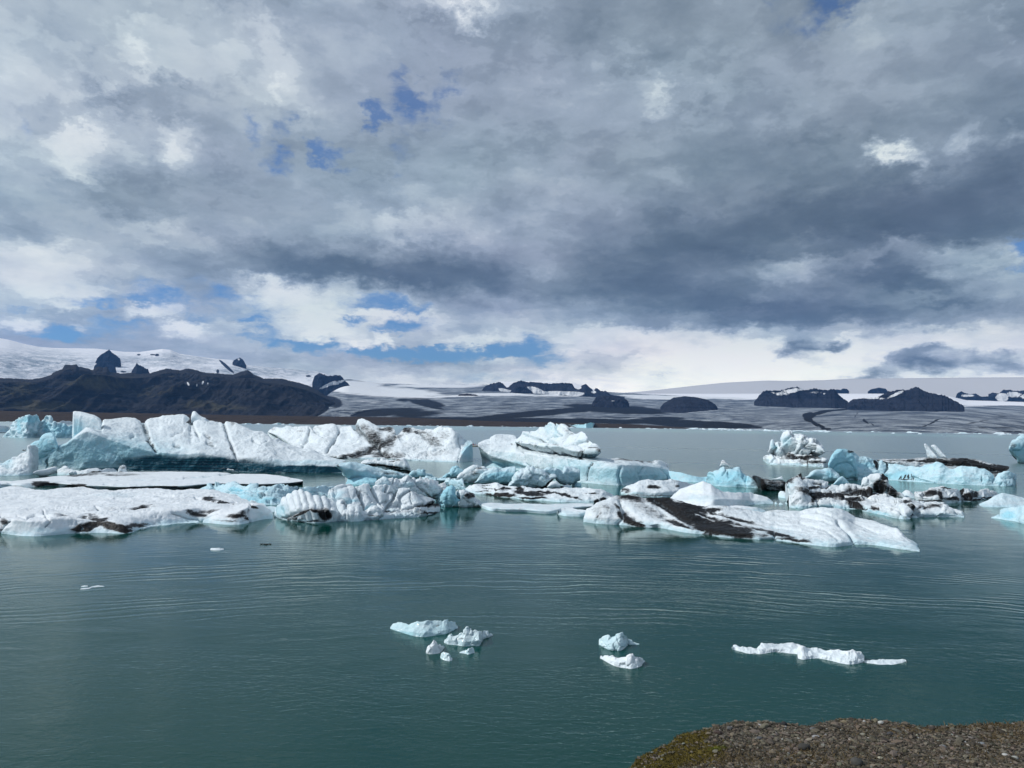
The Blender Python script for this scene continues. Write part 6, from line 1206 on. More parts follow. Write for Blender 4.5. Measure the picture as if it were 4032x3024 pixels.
U1 = CM(R3, [(445, 800), (470, 775), (505, 720), (512, 690), (560, 672), (605, 658), (615, 634), (660, 632), (675, 660), (710, 648), (750, 660), (790, 700), (850, 705), (866, 720), (800, 770), (900, 790), (1000, 800)] if False else [(445, 800), (470, 775), (505, 720), (512, 690), (560, 672), (605, 658), (615, 634), (660, 632), (675, 660), (710, 648), (750, 660), (790, 700), (850, 705), (866, 722)], [(445, 816), (560, 824), (700, 822), (760, 822), (800, 775), (866, 730)], wl=[(445, 826), (866, 826)], thick=6, disp=(.4, 2.0, 'facet'), fine=.08, res=2.7, blueall=.22, dirt=[(0, 800, 770, 50, 14, .8, -35), (0, 750, 810, 30, 14, .8)])
U2 = CM(R3, [(755, 662), (780, 645), (800, 638), (850, 650), (895, 655), (925, 668), (918, 640), (935, 630), (980, 640), (1040, 645), (1075, 662), (1096, 690), (1075, 712), (1070, 740)], [(755, 690), (840, 730), (900, 790), (950, 800), (1000, 790), (1040, 770), (1070, 755)], wl=[(755, 822), (1070, 815)], thick=6, disp=(.45, 1.8, 'cup'), fine=.1, res=2.7, blueall=.38)
U3 = CM(R3, [(785, 812), (800, 785), (830, 765), (865, 758), (890, 780), (900, 800)], [(785, 824), (840, 828), (900, 824)], wl=[(785, 832), (900, 832)], thick=2.5, disp=(.15, 1.2, 'facet'), fine=.04, blueall=.1)
U4 = LM(R3, [(860, 826), (940, 830), (1002, 822)], [(1.5, [(860, 805), (910, 800), (960, 790), (985, 798), (1002, 812)])], back=1.5, disp=(.15, 1, 'rubble'), fine=.03, dirt=[(0, 910, 815, 26, 14, 1.0)])
U5 = LM(R3, [(1000, 805), (1040, 810), (1082, 800)], [(1, [(1000, 780), (1040, 770), (1082, 782)])], back=1.5, disp=(.1, 1, 'smooth'), blueall=.8)
berg('iceberg', 'cluster of knobbly light blue ice blocks in front of the smooth blue wall', 'iceberg', [('ice_block', BLUEICE, U1), ('ice_block', BLUEICE, U2), ('ice_block', ICE, U3), ('ice_rubble', ICE, U4), ('ice_foot', BLUEICE, U5)], G_BIG)
V1 = CM(R3, [(155, 772), (185, 740), (200, 712), (235, 680), (280, 655), (340, 640), (370, 655), (400, 645), (450, 640), (500, 630), (520, 638), (518, 665), (498, 690), (510, 712)], [(155, 782), (250, 788), (380, 790), (450, 792), (510, 740)], wl=[(155, 795), (510, 800)], thick=6, disp=(.35, 2.0, 'cup'), fine=.08, res=2.7, blueall=.4, dirt=[(1, 390, 730, 110, 40, 1.4)])
V2 = CM(R3, [(0, 725), (20, 700), (60, 662), (120, 632), (180, 615), (200, 640), (230, 632), (260, 648), (300, 652), (330, 640), (350, 660)], [(0, 760), (60, 765), (150, 770), (200, 720), (350, 690)], wl=[(0, 790), (350, 795)], off=4, thick=5, disp=(.45, 1.8, 'rubble'), fine=.08, res=2.7, blueall=.1, dirt=[(0, 150, 690, 60, 30, .45), (0, 190, 650, 50, 16, .4)])
berg('iceberg', 'light blue block with a deep blue hollow, left of the knobbly cluster', 'iceberg', [('hollow_block', BLUEICE, V1), ('stained_lump', ICE, V2)], G_BIG)
W1 = LM(R3, [(212, 992), (280, 1022), (350, 1018), (420, 1026), (600, 1030), (720, 1042), (832, 1046), (880, 1030), (1000, 1015), (1180, 1000)], [('z', .5, [(212, 970), (280, 988), (420, 1000), (600, 1005), (720, 1015), (832, 1018), (880, 1005), (1000, 990), (1185, 980)]), ('z', .6, [(212, 955), (300, 948), (450, 960), (600, 954), (800, 962), (1000, 954), (1190, 955)])], back=1.2, disp=(.09, 1.5, 'snow'), fine=.04, res=2.9, sub=.7, dirt=[(0, 400, 1005, 200, 3, .4), (1, 600, 1030, 300, 8, .5)])
berg('ice_floe', 'thin white floe in front of the black-striped one', 'ice floe', [('ice_floe', SNOWICE, W1)], 'flat floes')
W2 = LM(R3, [(868, 1050), (930, 1066), (1000, 1070), (1080, 1072), (1125, 1066)], [(.1, [(870, 1030), (930, 1040), (1000, 1042), (1125, 1042)]), ('z', .9, [(878, 1008), (905, 996), (950, 990), (1000, 992), (1040, 1005), (1125, 1015)])], back=1.2, disp=(.1, .9, 'rubble'), fine=.04, res=2.7, sub=.4, blueall=.1)
berg('ice_floe', 'short thick chunk of white ice touching the left end of the black-banded berg', 'ice floe', [('ice_floe', ICE, W2)], 'flat floes')
W3 = LM(R3, [(150, 872), (230, 935), (420, 930), (520, 925)], [('z', .2, [(150, 868), (260, 885), (420, 905), (520, 915)])], back=.5, disp=(.05, .7, 'rubble'), fine=.02, dirt=[(0, 350, 910, 160, 20, .8)])

# --- foreground brash (views F5, F6)
X1 = LM(F5, [(318, 345), (340, 362), (380, 378), (460, 400), (560, 432), (640, 455), (720, 470), (800, 474), (870, 468), (960, 452), (1050, 440), (1120, 432), (1170, 418), (1180, 395), (1230, 385), (1300, 335)], [(.1, [(318, 335), (380, 350), (560, 390), (720, 410), (870, 410), (1050, 390), (1180, 360), (1300, 325)]), ([.6, .9, .9, .5], [(318, 325), (335, 300), (360, 278), (440, 261), (520, 265), (590, 285), (640, 260), (700, 248), (800, 240), (900, 236), (985, 230), (1012, 226), (1030, 240), (1080, 240), (1100, 215), (1158, 206), (1165, 240), (1210, 248), (1255, 258), (1280, 290), (1302, 325)])], back=.5, disp=(.075, .42, 'cup'), fine=.02, res=1.6, sub=1.1, blueall=.45, dirt=[(0, 1180, 300, 110, 40, .22), (0, 1000, 300, 60, 14, .35), (1, 500, 430, 200, 30, .5)])
X2 = LM(F5, [(1100, 545), (1125, 578), (1200, 584), (1300, 592), (1390, 612), (1500, 604), (1622, 606), (1636, 580), (1650, 512), (1700, 488), (1760, 478), (1818, 440)], [([.1, .1, .0, -.2, .1], [(1100, 540), (1130, 530), (1200, 520), (1300, 530), (1390, 550), (1500, 530), (1600, 520), (1640, 495), (1700, 470), (1818, 438)]), ([.3, .5, .5, .2], [(1098, 535), (1118, 505), (1160, 450), (1205, 408), (1226, 435), (1250, 450), (1310, 440), (1368, 398), (1390, 358), (1432, 322), (1480, 340), (1540, 365), (1592, 392), (1660, 388), (1742, 384), (1752, 428), (1816, 432)])], back=.35, disp=(.06, .35, 'facet'), fine=.02, res=1.6, sub=.8, blueall=.15, dirt=[(0, 1330, 500, 80, 16, .4)])
X3 = LM(F5, [(838, 708), (880, 722), (940, 722), (1010, 714), (1055, 700), (1104, 625)], [([0, .05, .05], [(838, 690), (900, 660), (980, 660), (1104, 615)]), ([.15, .35, .15], [(838, 678), (858, 630), (890, 595), (910, 570), (932, 545), (945, 512), (965, 510), (985, 540), (1012, 582), (1030, 592), (1050, 586), (1062, 604), (1096, 602), (1106, 612)])], back=.3, disp=(.05, .3, 'facet'), fine=.02, res=1.6, sub=.35)
X4 = LM(F5, [(1048, 770), (1060, 795), (1110, 815), (1196, 828), (1220, 805)], [(.3, [(1046, 745), (1060, 700), (1088, 684), (1130, 694), (1165, 708), (1190, 738), (1195, 768), (1221, 772)])], back=.2, disp=(.03, .25, 'facet'), fine=.012, res=1.6, sub=.3, blueall=.15)
X5 = LM(F5, [(1318, 708), (1400, 712), (1460, 732), (1500, 712), (1545, 702)], [(.2, [(1318, 695), (1380, 665), (1430, 660), (1480, 630), (1510, 620), (1530, 635), (1543, 695)])], back=.15, disp=(.03, .25, 'facet'), fine=.012, res=1.6, sub=.9, blueall=.3)
G_F = 'clear ice pieces adrift in the foreground'
berg('ice_fragment', 'widest and glassiest of the foreground ice pieces, left of centre, translucent blue', 'ice fragment', [('ice_fragment', CLEARICE, X1)], G_F)
berg('ice_fragment', 'ragged glassy ice piece with a pointed fin, just right of the widest glassy one', 'ice fragment', [('ice_fragment', CLEARICE, X2)], G_F)
berg('ice_fragment', 'small opaque white pyramid of ice below the two glassy pieces', 'ice fragment', [('ice_fragment', FINEICE, X3)], G_F)
berg('ice_fragment', 'small rounded frosty lump just right of the white pyramid', 'ice fragment', [('ice_fragment', CLEARICE, X4)], G_F)
berg('ice_fragment', 'half-sunken glassy sliver right of the small rounded lump', 'ice fragment', [('ice_fragment', CLEARICE, X5)], G_F)
Y1 = LM(F6, [(170, 152), (200, 175), (240, 190), (300, 195), (330, 182), (348, 158), (380, 155), (422, 156)], [([.1, .1, .1], [(170, 145), (220, 150), (300, 160), (350, 140), (422, 154)]), ([.4, .8, .4, .1], [(171, 130), (173, 118), (220, 104), (228, 98), (240, 104), (272, 88), (300, 84), (318, 77), (326, 90), (345, 100), (352, 120), (378, 124), (376, 132), (400, 145), (423, 152)])], back=.5, disp=(.09, .5, 'facet'), fine=.03, res=1.6, sub=1.1, blueall=.32)
Y2 = LM(F6, [(178, 240), (220, 265), (270, 290), (330, 302), (372, 307), (410, 300), (437, 288), (440, 272), (458, 262)], [([.05, .1, .05], [(178, 236), (270, 262), (372, 285), (437, 280), (458, 260)]), ([.3, .6, .2], [(178, 234), (190, 225), (212, 222), (290, 228), (338, 226), (345, 214), (382, 211), (392, 228), (420, 232), (440, 246), (459, 256)])], back=.35, disp=(.07, .4, 'facet'), fine=.03, res=1.6, sub=.5, blueall=.05)
berg('ice_fragment', 'pale blue ragged ice block, upper of the two pieces right of centre', 'ice fragment', [('ice_fragment', CLEARICE, Y1)], G_F)
berg('ice_fragment', 'white slanting ice slab, lower of the two pieces right of centre', 'ice fragment', [('ice_fragment', FINEICE, Y2)], G_F)
Z1 = LM(F6, [(1005, 187), (1050, 197), (1100, 212), (1170, 214), (1220, 208), (1265, 200), (1340, 208), (1425, 216)], [('z', .18, [(996, 175), (1003, 167), (1050, 170), (1100, 178), (1170, 182), (1220, 184), (1340, 180), (1425, 190)]), ([.8, 1.2, 1.4, 1.6], [(996, 173), (1012, 165), (1050, 169), (1100, 176), (1155, 182), (1160, 165), (1180, 150), (1210, 142), (1250, 147), (1290, 151), (1340, 147), (1370, 137), (1395, 145), (1425, 158)])], back=.6, disp=(.10, .45, 'cup'), fine=.05, res=1.7, sub=.6, dirt=[(0, 1150, 190, 10, 8, .5)])
Z2 = LM(F6, [(1410, 240), (1440, 252), (1490, 242), (1540, 240), (1600, 252), (1660, 268), (1720, 280), (1780, 275), (1822, 262)], [([.1, .15, .1], [(1412, 230), (1500, 222), (1600, 230), (1720, 255), (1822, 255)]), ([1.0, 1.4, 1.2, .6], [(1400, 150), (1430, 160), (1470, 175), (1520, 182), (1600, 188), (1640, 184), (1700, 195), (1740, 192), (1790, 204), (1818, 216), (1822, 225)])], back=.5, disp=(.12, .5, 'cup'), fine=.05, res=1.7, sub=.6)
Z3 = LM(F6, [(1815, 266), (1860, 272), (1920, 280), (2000, 281), (2060, 268), (2082, 262)], [('z', .14, [(1815, 255), (1850, 250), (1920, 247), (2000, 246), (2075, 246), (2083, 256)])], back=.3, disp=(.05, .35, 'cup'), fine=.03, res=1.7, sub=.5)
berg('ice_floe', 'long narrow bright white floe with two slender arms, rightmost of the foreground ice', 'ice floe', [('floe_arm', FINEICE, Z1), ('floe_body', FINEICE, Z2), ('floe_arm', FINEICE, Z3)], G_F)
for nm, reg, bs, tp, h_, lab in [('a', R8, [(1955, 128), (2030, 133), (2100, 130), (2146, 120)], [(1958, 108), (1975, 98), (2090, 94), (2105, 104), (2118, 98), (2145, 108)], .3, 'flat white ice scrap below the gap between snowy floe and ribbed berg'),
                             ('b', R8, [(90, 680), (180, 680), (260, 672), (300, 655), (400, 645), (475, 640)], [(95, 676), (180, 660), (250, 655), (300, 635), (380, 624), (470, 634)], .18, 'long thin ice scrap low at the left of the open water'),
                             ('c', R8, [(138, 642), (190, 643), (236, 638)], [(140, 635), (190, 622), (234, 626)], .12, 'short ice scrap just above the long thin one'),]:
    g_ = LM(reg, bs, [(h_ * 1.6, tp)], back=.3, disp=(.03, .4, 'snow'), fine=.01, res=1.6, sub=.3)
    berg('ice_fragment', lab, 'ice fragment', [('ice_fragment', FINEICE, g_)], G_SM)

# --- far shore: one blue berg and a belt of brash
FS = LM(R3, [(905, 291), (1000, 294), (1120, 299), (1180, 299), (1207, 292)], [(14, [(905, 272), (960, 268), (1000, 275), (1040, 268), (1100, 268), (1130, 258), (1160, 250), (1195, 254), (1207, 275)])], back=20, disp=(3.5, 18, 'cup'), fine=1.0, res=1.5, blueall=.55)
berg('iceberg', 'distant turquoise berg against the brown far shore, above the humped crest', 'iceberg', [('iceberg', BLUEICE, FS)], 'distant bergs along the far shore')
r_ = np.random.default_rng(5)
far_list = [(2360, 1678.5, 44, 8), (2405, 1680, 26, 5), (2460, 1681, 40, 6), (2490, 1681.5, 30, 8), (2840, 1690.5, 34, 5), (2990, 1691.5, 40, 8), (3070, 1692.5, 26, 9), (3130, 1694, 30, 7), (3170, 1694, 26, 6), (3210, 1695, 28, 6), (3318, 1697, 16, 4), (3346, 1707, 14, 3), (3718, 1716, 20, 4), (1990, 1677, 60, 5), (1900, 1676, 40, 4), (1380, 1671, 60, 4), (1170, 1668.5, 60, 5), (1050, 1667, 40, 5)]
first = None
words_ = ['beside the distant turquoise berg', 'second right of the distant turquoise berg', 'small low piece left of a rounder far one', 'rounded, right of the low far piece', 'under the dark far moraine tip', 'where the ice front begins', 'highest white one below the ice front', 'tilted slab below the ice front', 'low, right of the tilted slab', 'last below the ice front before open water', 'speck near the dark medial moraine', 'speck floating clear of the ice front', 'lone speck far out on the right-hand water', 'wide, right of the ash-streaked berg', 'above the red tour boat', 'over the ash-streaked berg crest', 'over the saddle of the slab', 'leftmost, behind the slab']
for i, (px, py, w_, h_) in enumerate(far_list):
    d_ = float(water_dist(px, py)); k = d_ / F
    g_ = LM(PX, [(px - w_ / 2, py), (px + w_ / 2, py)], [(w_ * .2 * k, [(px - w_ / 2, py - h_ * .3), (px - w_ * .25, py - h_ * .9), (px, py - h_ * .5), (px + w_ * .2, py - h_), (px + w_ / 2, py - h_ * .2)])], back=w_ * .3 * k, disp=(h_ * .12 * k, w_ * .15 * k, 'facet'), fine=0, res=1.6, blueall=.1 + .3 * (i % 3 == 1), seed=900 + i)
    berg('ice_floe', 'distant white floe ' + words_[i], 'ice floe', [('ice_floe', ICE, g_)], 'distant floes along the far shore')
# uncountable brash belt
vs, fs, mk = [], [], []
ico_v = np.array([(-1, -1, 0), (1, -1, 0), (1, 1, 0), (-1, 1, 0), (-.5, -.5, 1), (.6, -.4, .8), (.4, .6, 1), (-.6, .4, .7)], float)
ico_f = [(0, 1, 5, 4), (1, 2, 6, 5), (2, 3, 7, 6), (3, 0, 4, 7), (4, 5, 6, 7)]
nb = 0
for lo, hi, n_, ya, yb in [(940, 2260, 520, 1.2, 4.0), (2640, 3260, 260, 2.0, 6.0), (0, 60, 14, 2, 6), (3260, 4032, 40, 1, 7), (2260, 2640, 60, 1, 4), (2360, 2560, 30, 1, 3)]:
    for _ in range(n_):
        px = r_.uniform(lo, hi); sy = float(np.interp(px, [0, 1000, 2000, 2700, 3300, 4032], [1656, 1667, 1679, 1687, 1698, 1710]))
        py = sy + r_.uniform(0.3, ya) if r_.random() < .7 else sy + r_.uniform(.5, yb)
        d_ = float(water_dist(px, py)); c_ = at_dist(px, py, d_)
        s_ = r_.lognormal(1.3, .6); v = ico_v * np.array([s_ * 1.6, s_, s_ * .45 * r_.uniform(.4, 1.3)]) * r_.uniform(.7, 1.3, (8, 3))
        a = r_.uniform(0, 6.28); v = np.stack([v[:, 0] * math.cos(a) - v[:, 1] * math.sin(a), v[:, 0] * math.sin(a) + v[:, 1] * math.cos(a), v[:, 2]], 1)
        vs.append(v + c_); fs += [tuple(q + nb for q in f) for f in ico_f]; nb += 8
        mk.append(np.tile([[0, r_.uniform(0, .5), 0]], (8, 1)))
bb = mesh_obj('brash_ice', np.concatenate(vs), fs, ICE, smooth=False, attr=np.concatenate(mk))
tag(bb, 'belt of white brash ice drifted along the far shore', 'brash ice', kind='stuff')
# ------------------------------------------------------------------ gravel bank in the foreground
ZG = CAMH - 1.7
BKpts = [(60, 480), (90, 420), (120, 371), (140, 340), (170, 310), (230, 275), (320, 240), (370, 200), (440, 185), (500, 170), (570, 145), (650, 128), (800, 120), (900, 122), (1000, 130), (1080, 135), (1150, 122), (1230, 113), (1350, 115), (1500, 122), (1600, 140), (1700, 150), (1850, 150), (1950, 142), (2050, 135), (2212, 130), (2500, 118), (2900, 100)]
bp_ = conv(BK, BKpts)
vv = ray(bp_[:, 0], bp_[:, 1]); k = (ZG - CAMH) / vv[:, 2]
edge = (CAM + vv * k[:, None])[:, :2]
poly = np.concatenate([np.array([(-14.0, -3.0), (-5.0, 0.4), (-1.2, 1.6), (0.1, 2.4)]), edge, np.array([(12.0, 6.5), (22.0, 6.0), (22, -14), (-14, -14)])])


def sdist(X, Y, poly):
    best = np.full(X.shape, 1e9); ins = np.zeros(X.shape, bool)
    n = len(poly)
    for i in range(n):
        x0, y0 = poly[i]; x1, y1 = poly[(i + 1) % n]
        dx, dy = x1 - x0, y1 - y0
        t = np.clip(((X - x0) * dx + (Y - y0) * dy) / (dx * dx + dy * dy + 1e-12), 0, 1)
        best = np.minimum(best, np.hypot(X - x0 - t * dx, Y - y0 - t * dy))
        c = ((y0 > Y) != (y1 > Y)) & (X < (x1 - x0) * (Y - y0) / (y1 - y0 + 1e-12) + x0)
        ins ^= c
    return np.where(ins, -best, best)


def ground_z(X, Y):
    d = sdist(X, Y, poly)
    d = d + 0.035 * fbm(np.stack([X / .35, Y / .35, X * 0], -1), 4, 70, .6)
    z = np.full(X.shape, ZG)
    z = z - np.where(d > 0, 1.5 * d + np.minimum(d, 0.3) * 0.3, 0)
    P = np.stack([X, Y, X * 0], -1)
    inside = np.clip(-d * 3, 0, 1) * 0.9 + 0.1
    z = z + fbm(P / 0.9, 3, 71) * 0.02 * inside + fbm(P / 0.12, 4, 72) * 0.010 + fbm(P / 0.03, 3, 73) * 0.004
    # big-scale undulation of the bluff
    z = z + np.where(d > 1.5, fbm(P / 5, 4, 74) * 0.8, 0) * np.clip((d - 1.5) / 3, 0, 1)
    return z, d


def axis(lo, hi, a, b, fine, coarse_n, g=1.0):
    mid = np.arange(a, b, fine)
    l = a - np.geomspace(fine, a - lo, coarse_n)[::-1]; r = b + np.geomspace(fine, hi - b, coarse_n)
    return np.concatenate([l, mid, r])


gxs = axis(-30, 40, 0.2, 3.6, 0.011, 45); gys = axis(-20, 24, 3.2, 4.7, 0.011, 45)
GX, GY = np.meshgrid(gxs, gys)
GZ, GD = ground_z(GX, GY)
GZ = np.maximum(GZ, -2.0)
# masks: r=moss, g=dry grass, b=yellow-green cushion, painted where the photograph shows them
P = np.stack([GX, GY, GZ], -1)
X, Y = project(P)
n1 = fbm(P / 0.25, 4, 81); n2 = fbm(P / 0.05, 3, 82)
mossb = [(0, 260, 320, 220, 110, 1.4, -30), (0, 420, 215, 130, 36, 1.3, -15), (0, 440, 290, 180, 60, 1.0), (0, 1230, 116, 30, 5, 1), (0, 600, 235, 60, 14, .5)]
grassb = [(1, 700, 310, 260, 50, .8), (1, 1100, 310, 350, 60, .75), (1, 1350, 190, 160, 20, .6), (1, 1700, 165, 300, 22, .7), (1, 2050, 150, 260, 26, 1.2), (1, 2150, 210, 150, 40, .8), (1, 1500, 330, 260, 30, .5), (1, 500, 340, 200, 40, .6), (1, 2000, 300, 200, 50, .5)]
cushb = [(2, 585, 265, 42, 9, 1.5), (2, 560, 272, 40, 9, 1.0), (2, 395, 195, 30, 7, .5)]
gm = paint(X, Y, BK, mossb + grassb + cushb)
gm[..., 0] = np.clip(gm[..., 0] + np.where(GD > 0.05, .5, 0), 0, 1.5)
gm = gm * np.clip(1 + n1[..., None] * 1.5, 0, 2)
moss = np.clip((gm[..., 0] + n2 * .4 - .35) * 3, 0, 1)[..., None]; gra = np.clip((gm[..., 1] + n1 * .5 - .35) * 2, 0, 1)[..., None]; cus = np.clip((gm[..., 2] - .5) * 3, 0, 1)[..., None]
gray = np.array([0.072, 0.066, 0.054]) * (1 + 0.5 * n2[..., None])
colr = gray * (1 - gra) + np.array([0.095, 0.072, 0.040]) * (1 + .4 * n2[..., None]) * gra
colr = colr * (1 - moss) + np.array([0.078, 0.062, 0.013]) * (1 + .5 * n1[..., None]) * moss
colr = colr * (1 - cus) + np.array([0.10, 0.11, 0.018]) * (1 + .3 * n2[..., None]) * cus
colr = np.clip(colr, 0.003, 1)
SOIL, T = new_mat('bank_soil')
pos_ = T.N('NewGeometry').outputs['Position']
vc_ = T.N('VertexColor', layer_name='mask').outputs['Color']
vo_ = T.N('TexVoronoi', {'Vector': T.V('ADD', pos_, T.V('SCALE', T.noise(pos_, 40.0, 3, 0.5, out=1), 0.02)), 'Scale': 62.0})
cell = T.sep(vo_.outputs['Color'], True)[0]
peb = T.mix(T.ss(cell, 0.0, 1.0, 0.0, 1.0, False), (0.45, 0.45, 0.45), (1.55, 1.5, 1.4))
cs_ = T.mix(1.0, vc_, peb, blend='MULTIPLY')
bs_ = T.bump(T.M('ADD', T.M('MULTIPLY', vo_.outputs['Distance'], -1.0), T.M('MULTIPLY', T.noise(pos_, 90.0, 4, 0.6), 0.4)), 0.008, 0.9)
ps_ = T.principled(Base_Color=cs_, Roughness=0.95, Normal=bs_); ps_.inputs['Specular IOR Level'].default_value = 0.2
T.out(ps_)
bank = mesh_obj('ground', P.reshape(-1, 3), grid_faces(*GX.shape), SOIL, attr=colr.reshape(-1, 3))
tag(bank, kind='structure')


def gz1(x, y):
    z, d = ground_z(np.array([x]), np.array([y])); return float(z[0]), float(d[0])


# gravel: uncountable small stones
t_ = (1 + 5 ** .5) / 2
IV = np.array([(-1, t_, 0), (1, t_, 0), (-1, -t_, 0), (1, -t_, 0), (0, -1, t_), (0, 1, t_), (0, -1, -t_), (0, 1, -t_), (t_, 0, -1), (t_, 0, 1), (-t_, 0, -1), (-t_, 0, 1)]) / 1.9
IF = np.array([(0, 11, 5), (0, 5, 1), (0, 1, 7), (0, 7, 10), (0, 10, 11), (1, 5, 9), (5, 11, 4), (11, 10, 2), (10, 7, 6), (7, 1, 8), (3, 9, 4), (3, 4, 2), (3, 2, 6), (3, 6, 8), (3, 8, 9), (4, 9, 5), (2, 4, 11), (6, 2, 10), (8, 6, 7), (9, 8, 1)])
NG = 34000
r_ = np.random.default_rng(3)
sx = r_.uniform(0.45, 3.9, NG * 2); sy = r_.uniform(3.3, 4.7, NG * 2)
sz, sdd = ground_z(sx, sy)
pX, pY = project(np.stack([sx, sy, sz], -1))
sm = paint(pX, pY, BK, mossb + grassb + cushb)
keep = (sdd < 0.03) & (r_.random(NG * 2) < (1.0 - 0.75 * np.clip(sm[:, 0], 0, 1) - 0.45 * np.clip(sm[:, 1], 0, 1) - .95 * np.clip(sm[:, 2], 0, 1)))
sx, sy, sz = sx[keep][:NG], sy[keep][:NG], sz[keep][:NG]
n_in = len(sx)
ex_, ey_ = r_.uniform(-7, 15, 26000), r_.uniform(-1.5, 6.6, 26000)      # the rest of the bank, round the viewer
ez_, ed_ = ground_z(ex_, ey_)
ek_ = (ed_ < 0.02) & ~((ex_ > .45) & (ex_ < 3.9) & (ey_ > 3.3) & (ey_ < 4.7))
sx, sy, sz = np.concatenate([sx, ex_[ek_]]), np.concatenate([sy, ey_[ek_]]), np.concatenate([sz, ez_[ek_]])
n = len(sx)
size = np.clip(r_.lognormal(math.log(0.0044), 0.5, n), 0.003, 0.022)
size[n_in:] *= 2.2
rot = r_.uniform(0, 6.28, n)
asp = np.stack([r_.uniform(.8, 1.9, n), r_.uniform(.7, 1.2, n), r_.uniform(.25, .7, n)], 1)
V = IV[None] * r_.uniform(.75, 1.25, (n, 12, 3)) * (asp * size[:, None])[:, None]
c, s_ = np.cos(rot)[:, None], np.sin(rot)[:, None]
tl = r_.normal(0, .2, (n, 1))
Vx = V[..., 0] * c - V[..., 1] * s_; Vy = V[..., 0] * s_ + V[..., 1] * c; Vz = V[..., 2] + Vx * tl
V = np.stack([Vx + sx[:, None], Vy + sy[:, None], Vz + (sz + size * 0.25)[:, None]], -1)
Fc = (IF[None] + (np.arange(n) * 12)[:, None, None]).reshape(-1, 3)
tone = r_.random(n)
gc = np.where((tone < .90)[:, None], np.array([0.094, 0.080, 0.061]) * r_.uniform(.35, 2.2, (n, 1)), np.array([0.13, 0.12, 0.10]) * r_.uniform(.7, 1.9, (n, 1)))
gc = np.where((tone > .985)[:, None], np.array([0.36, 0.36, 0.34]), gc)
gc = gc * (1 + np.stack([r_.normal(.02, .06, n), r_.normal(0, .03, n), r_.normal(-.02, .06, n)], 1))
gcv = np.repeat(np.clip(gc, .004, 1)[:, None], 12, 1).reshape(-1, 3)
STONE = attr_mat('pebble_stone', 0.8, 0.0015, 220)
tag(mesh_obj('gravel', V.reshape(-1, 3), Fc, STONE, smooth=False, attr=gcv), 'grey basalt gravel covering the bank in the bottom right corner', 'gravel', kind='stuff')

# moss and dry grass: many tiny blades
NB = 40000
bx = r_.uniform(0.3, 4.2, NB * 3); by = r_.uniform(3.2, 4.9, NB * 3)
bz, bd = ground_z(bx, by)
pX, pY = project(np.stack([bx, by, bz], -1))
bmk = paint(pX, pY, BK, mossb + grassb + cushb)
edgeb = np.exp(-(bd / 0.05) ** 2)
pr = np.clip(bmk[:, 0], 0, 1) * .9 + np.clip(bmk[:, 1], 0, 1) * .45 + np.clip(bmk[:, 2], 0, 1) + edgeb * .12
keep = (bd < 0.12) & (r_.random(NB * 3) < pr)
bx, by, bz, bmk = bx[keep][:NB], by[keep][:NB], bz[keep][:NB], bmk[keep][:NB]
n = len(bx)
isg = (bmk[:, 1] > bmk[:, 0])
hgt = np.where(isg, r_.uniform(.006, .024, n), r_.uniform(.004, .013, n)); wd = r_.uniform(.0012, .003, n)
an = r_.uniform(0, 6.28, n); ln = r_.normal(0, .5, (n, 2)) * hgt[:, None] * 1.2
A = np.stack([bx - np.cos(an) * wd, by - np.sin(an) * wd, bz - .002], 1); B = np.stack([bx + np.cos(an) * wd, by + np.sin(an) * wd, bz - .002], 1)
T2 = np.stack([bx + ln[:, 0] * .5 + np.cos(an) * wd * .6, by + ln[:, 1] * .5 + np.sin(an) * wd * .6, bz + hgt * .6], 1)
T1 = np.stack([bx + ln[:, 0], by + ln[:, 1], bz + hgt], 1)
V = np.stack([A, B, T2, T1], 1).reshape(-1, 3)
Fc = np.arange(n * 4).reshape(-1, 4)
bc = np.where(isg[:, None], np.array([0.13, 0.098, 0.05]), np.array([0.095, 0.074, 0.014])) * r_.uniform(.5, 1.6, (n, 1))
bc = np.where((bmk[:, 2] > .55)[:, None], np.array([0.13, 0.14, 0.02]) * r_.uniform(.6, 1.3, (n, 1)), bc)
bcv = np.repeat(bc[:, None], 4, 1).reshape(-1, 3)
MOSS = attr_mat('moss_blades', 0.9, 0.0005, 300)
tag(mesh_obj('moss', V, Fc, MOSS, smooth=False, attr=np.clip(bcv, .003, 1)), 'olive moss and dry grass on the rim of the gravel bank', 'moss', kind='stuff')

# stones one can tell apart
import bmesh


def ray_ground(reg, x, y):
    q = conv(reg, [(x, y)])[0]; v = ray(q[0], q[1]); kk = (ZG + .005 - CAMH) / v[2]; p = CAM + v * kk
    z, _ = gz1(p[0], p[1]); return p[0], p[1], z


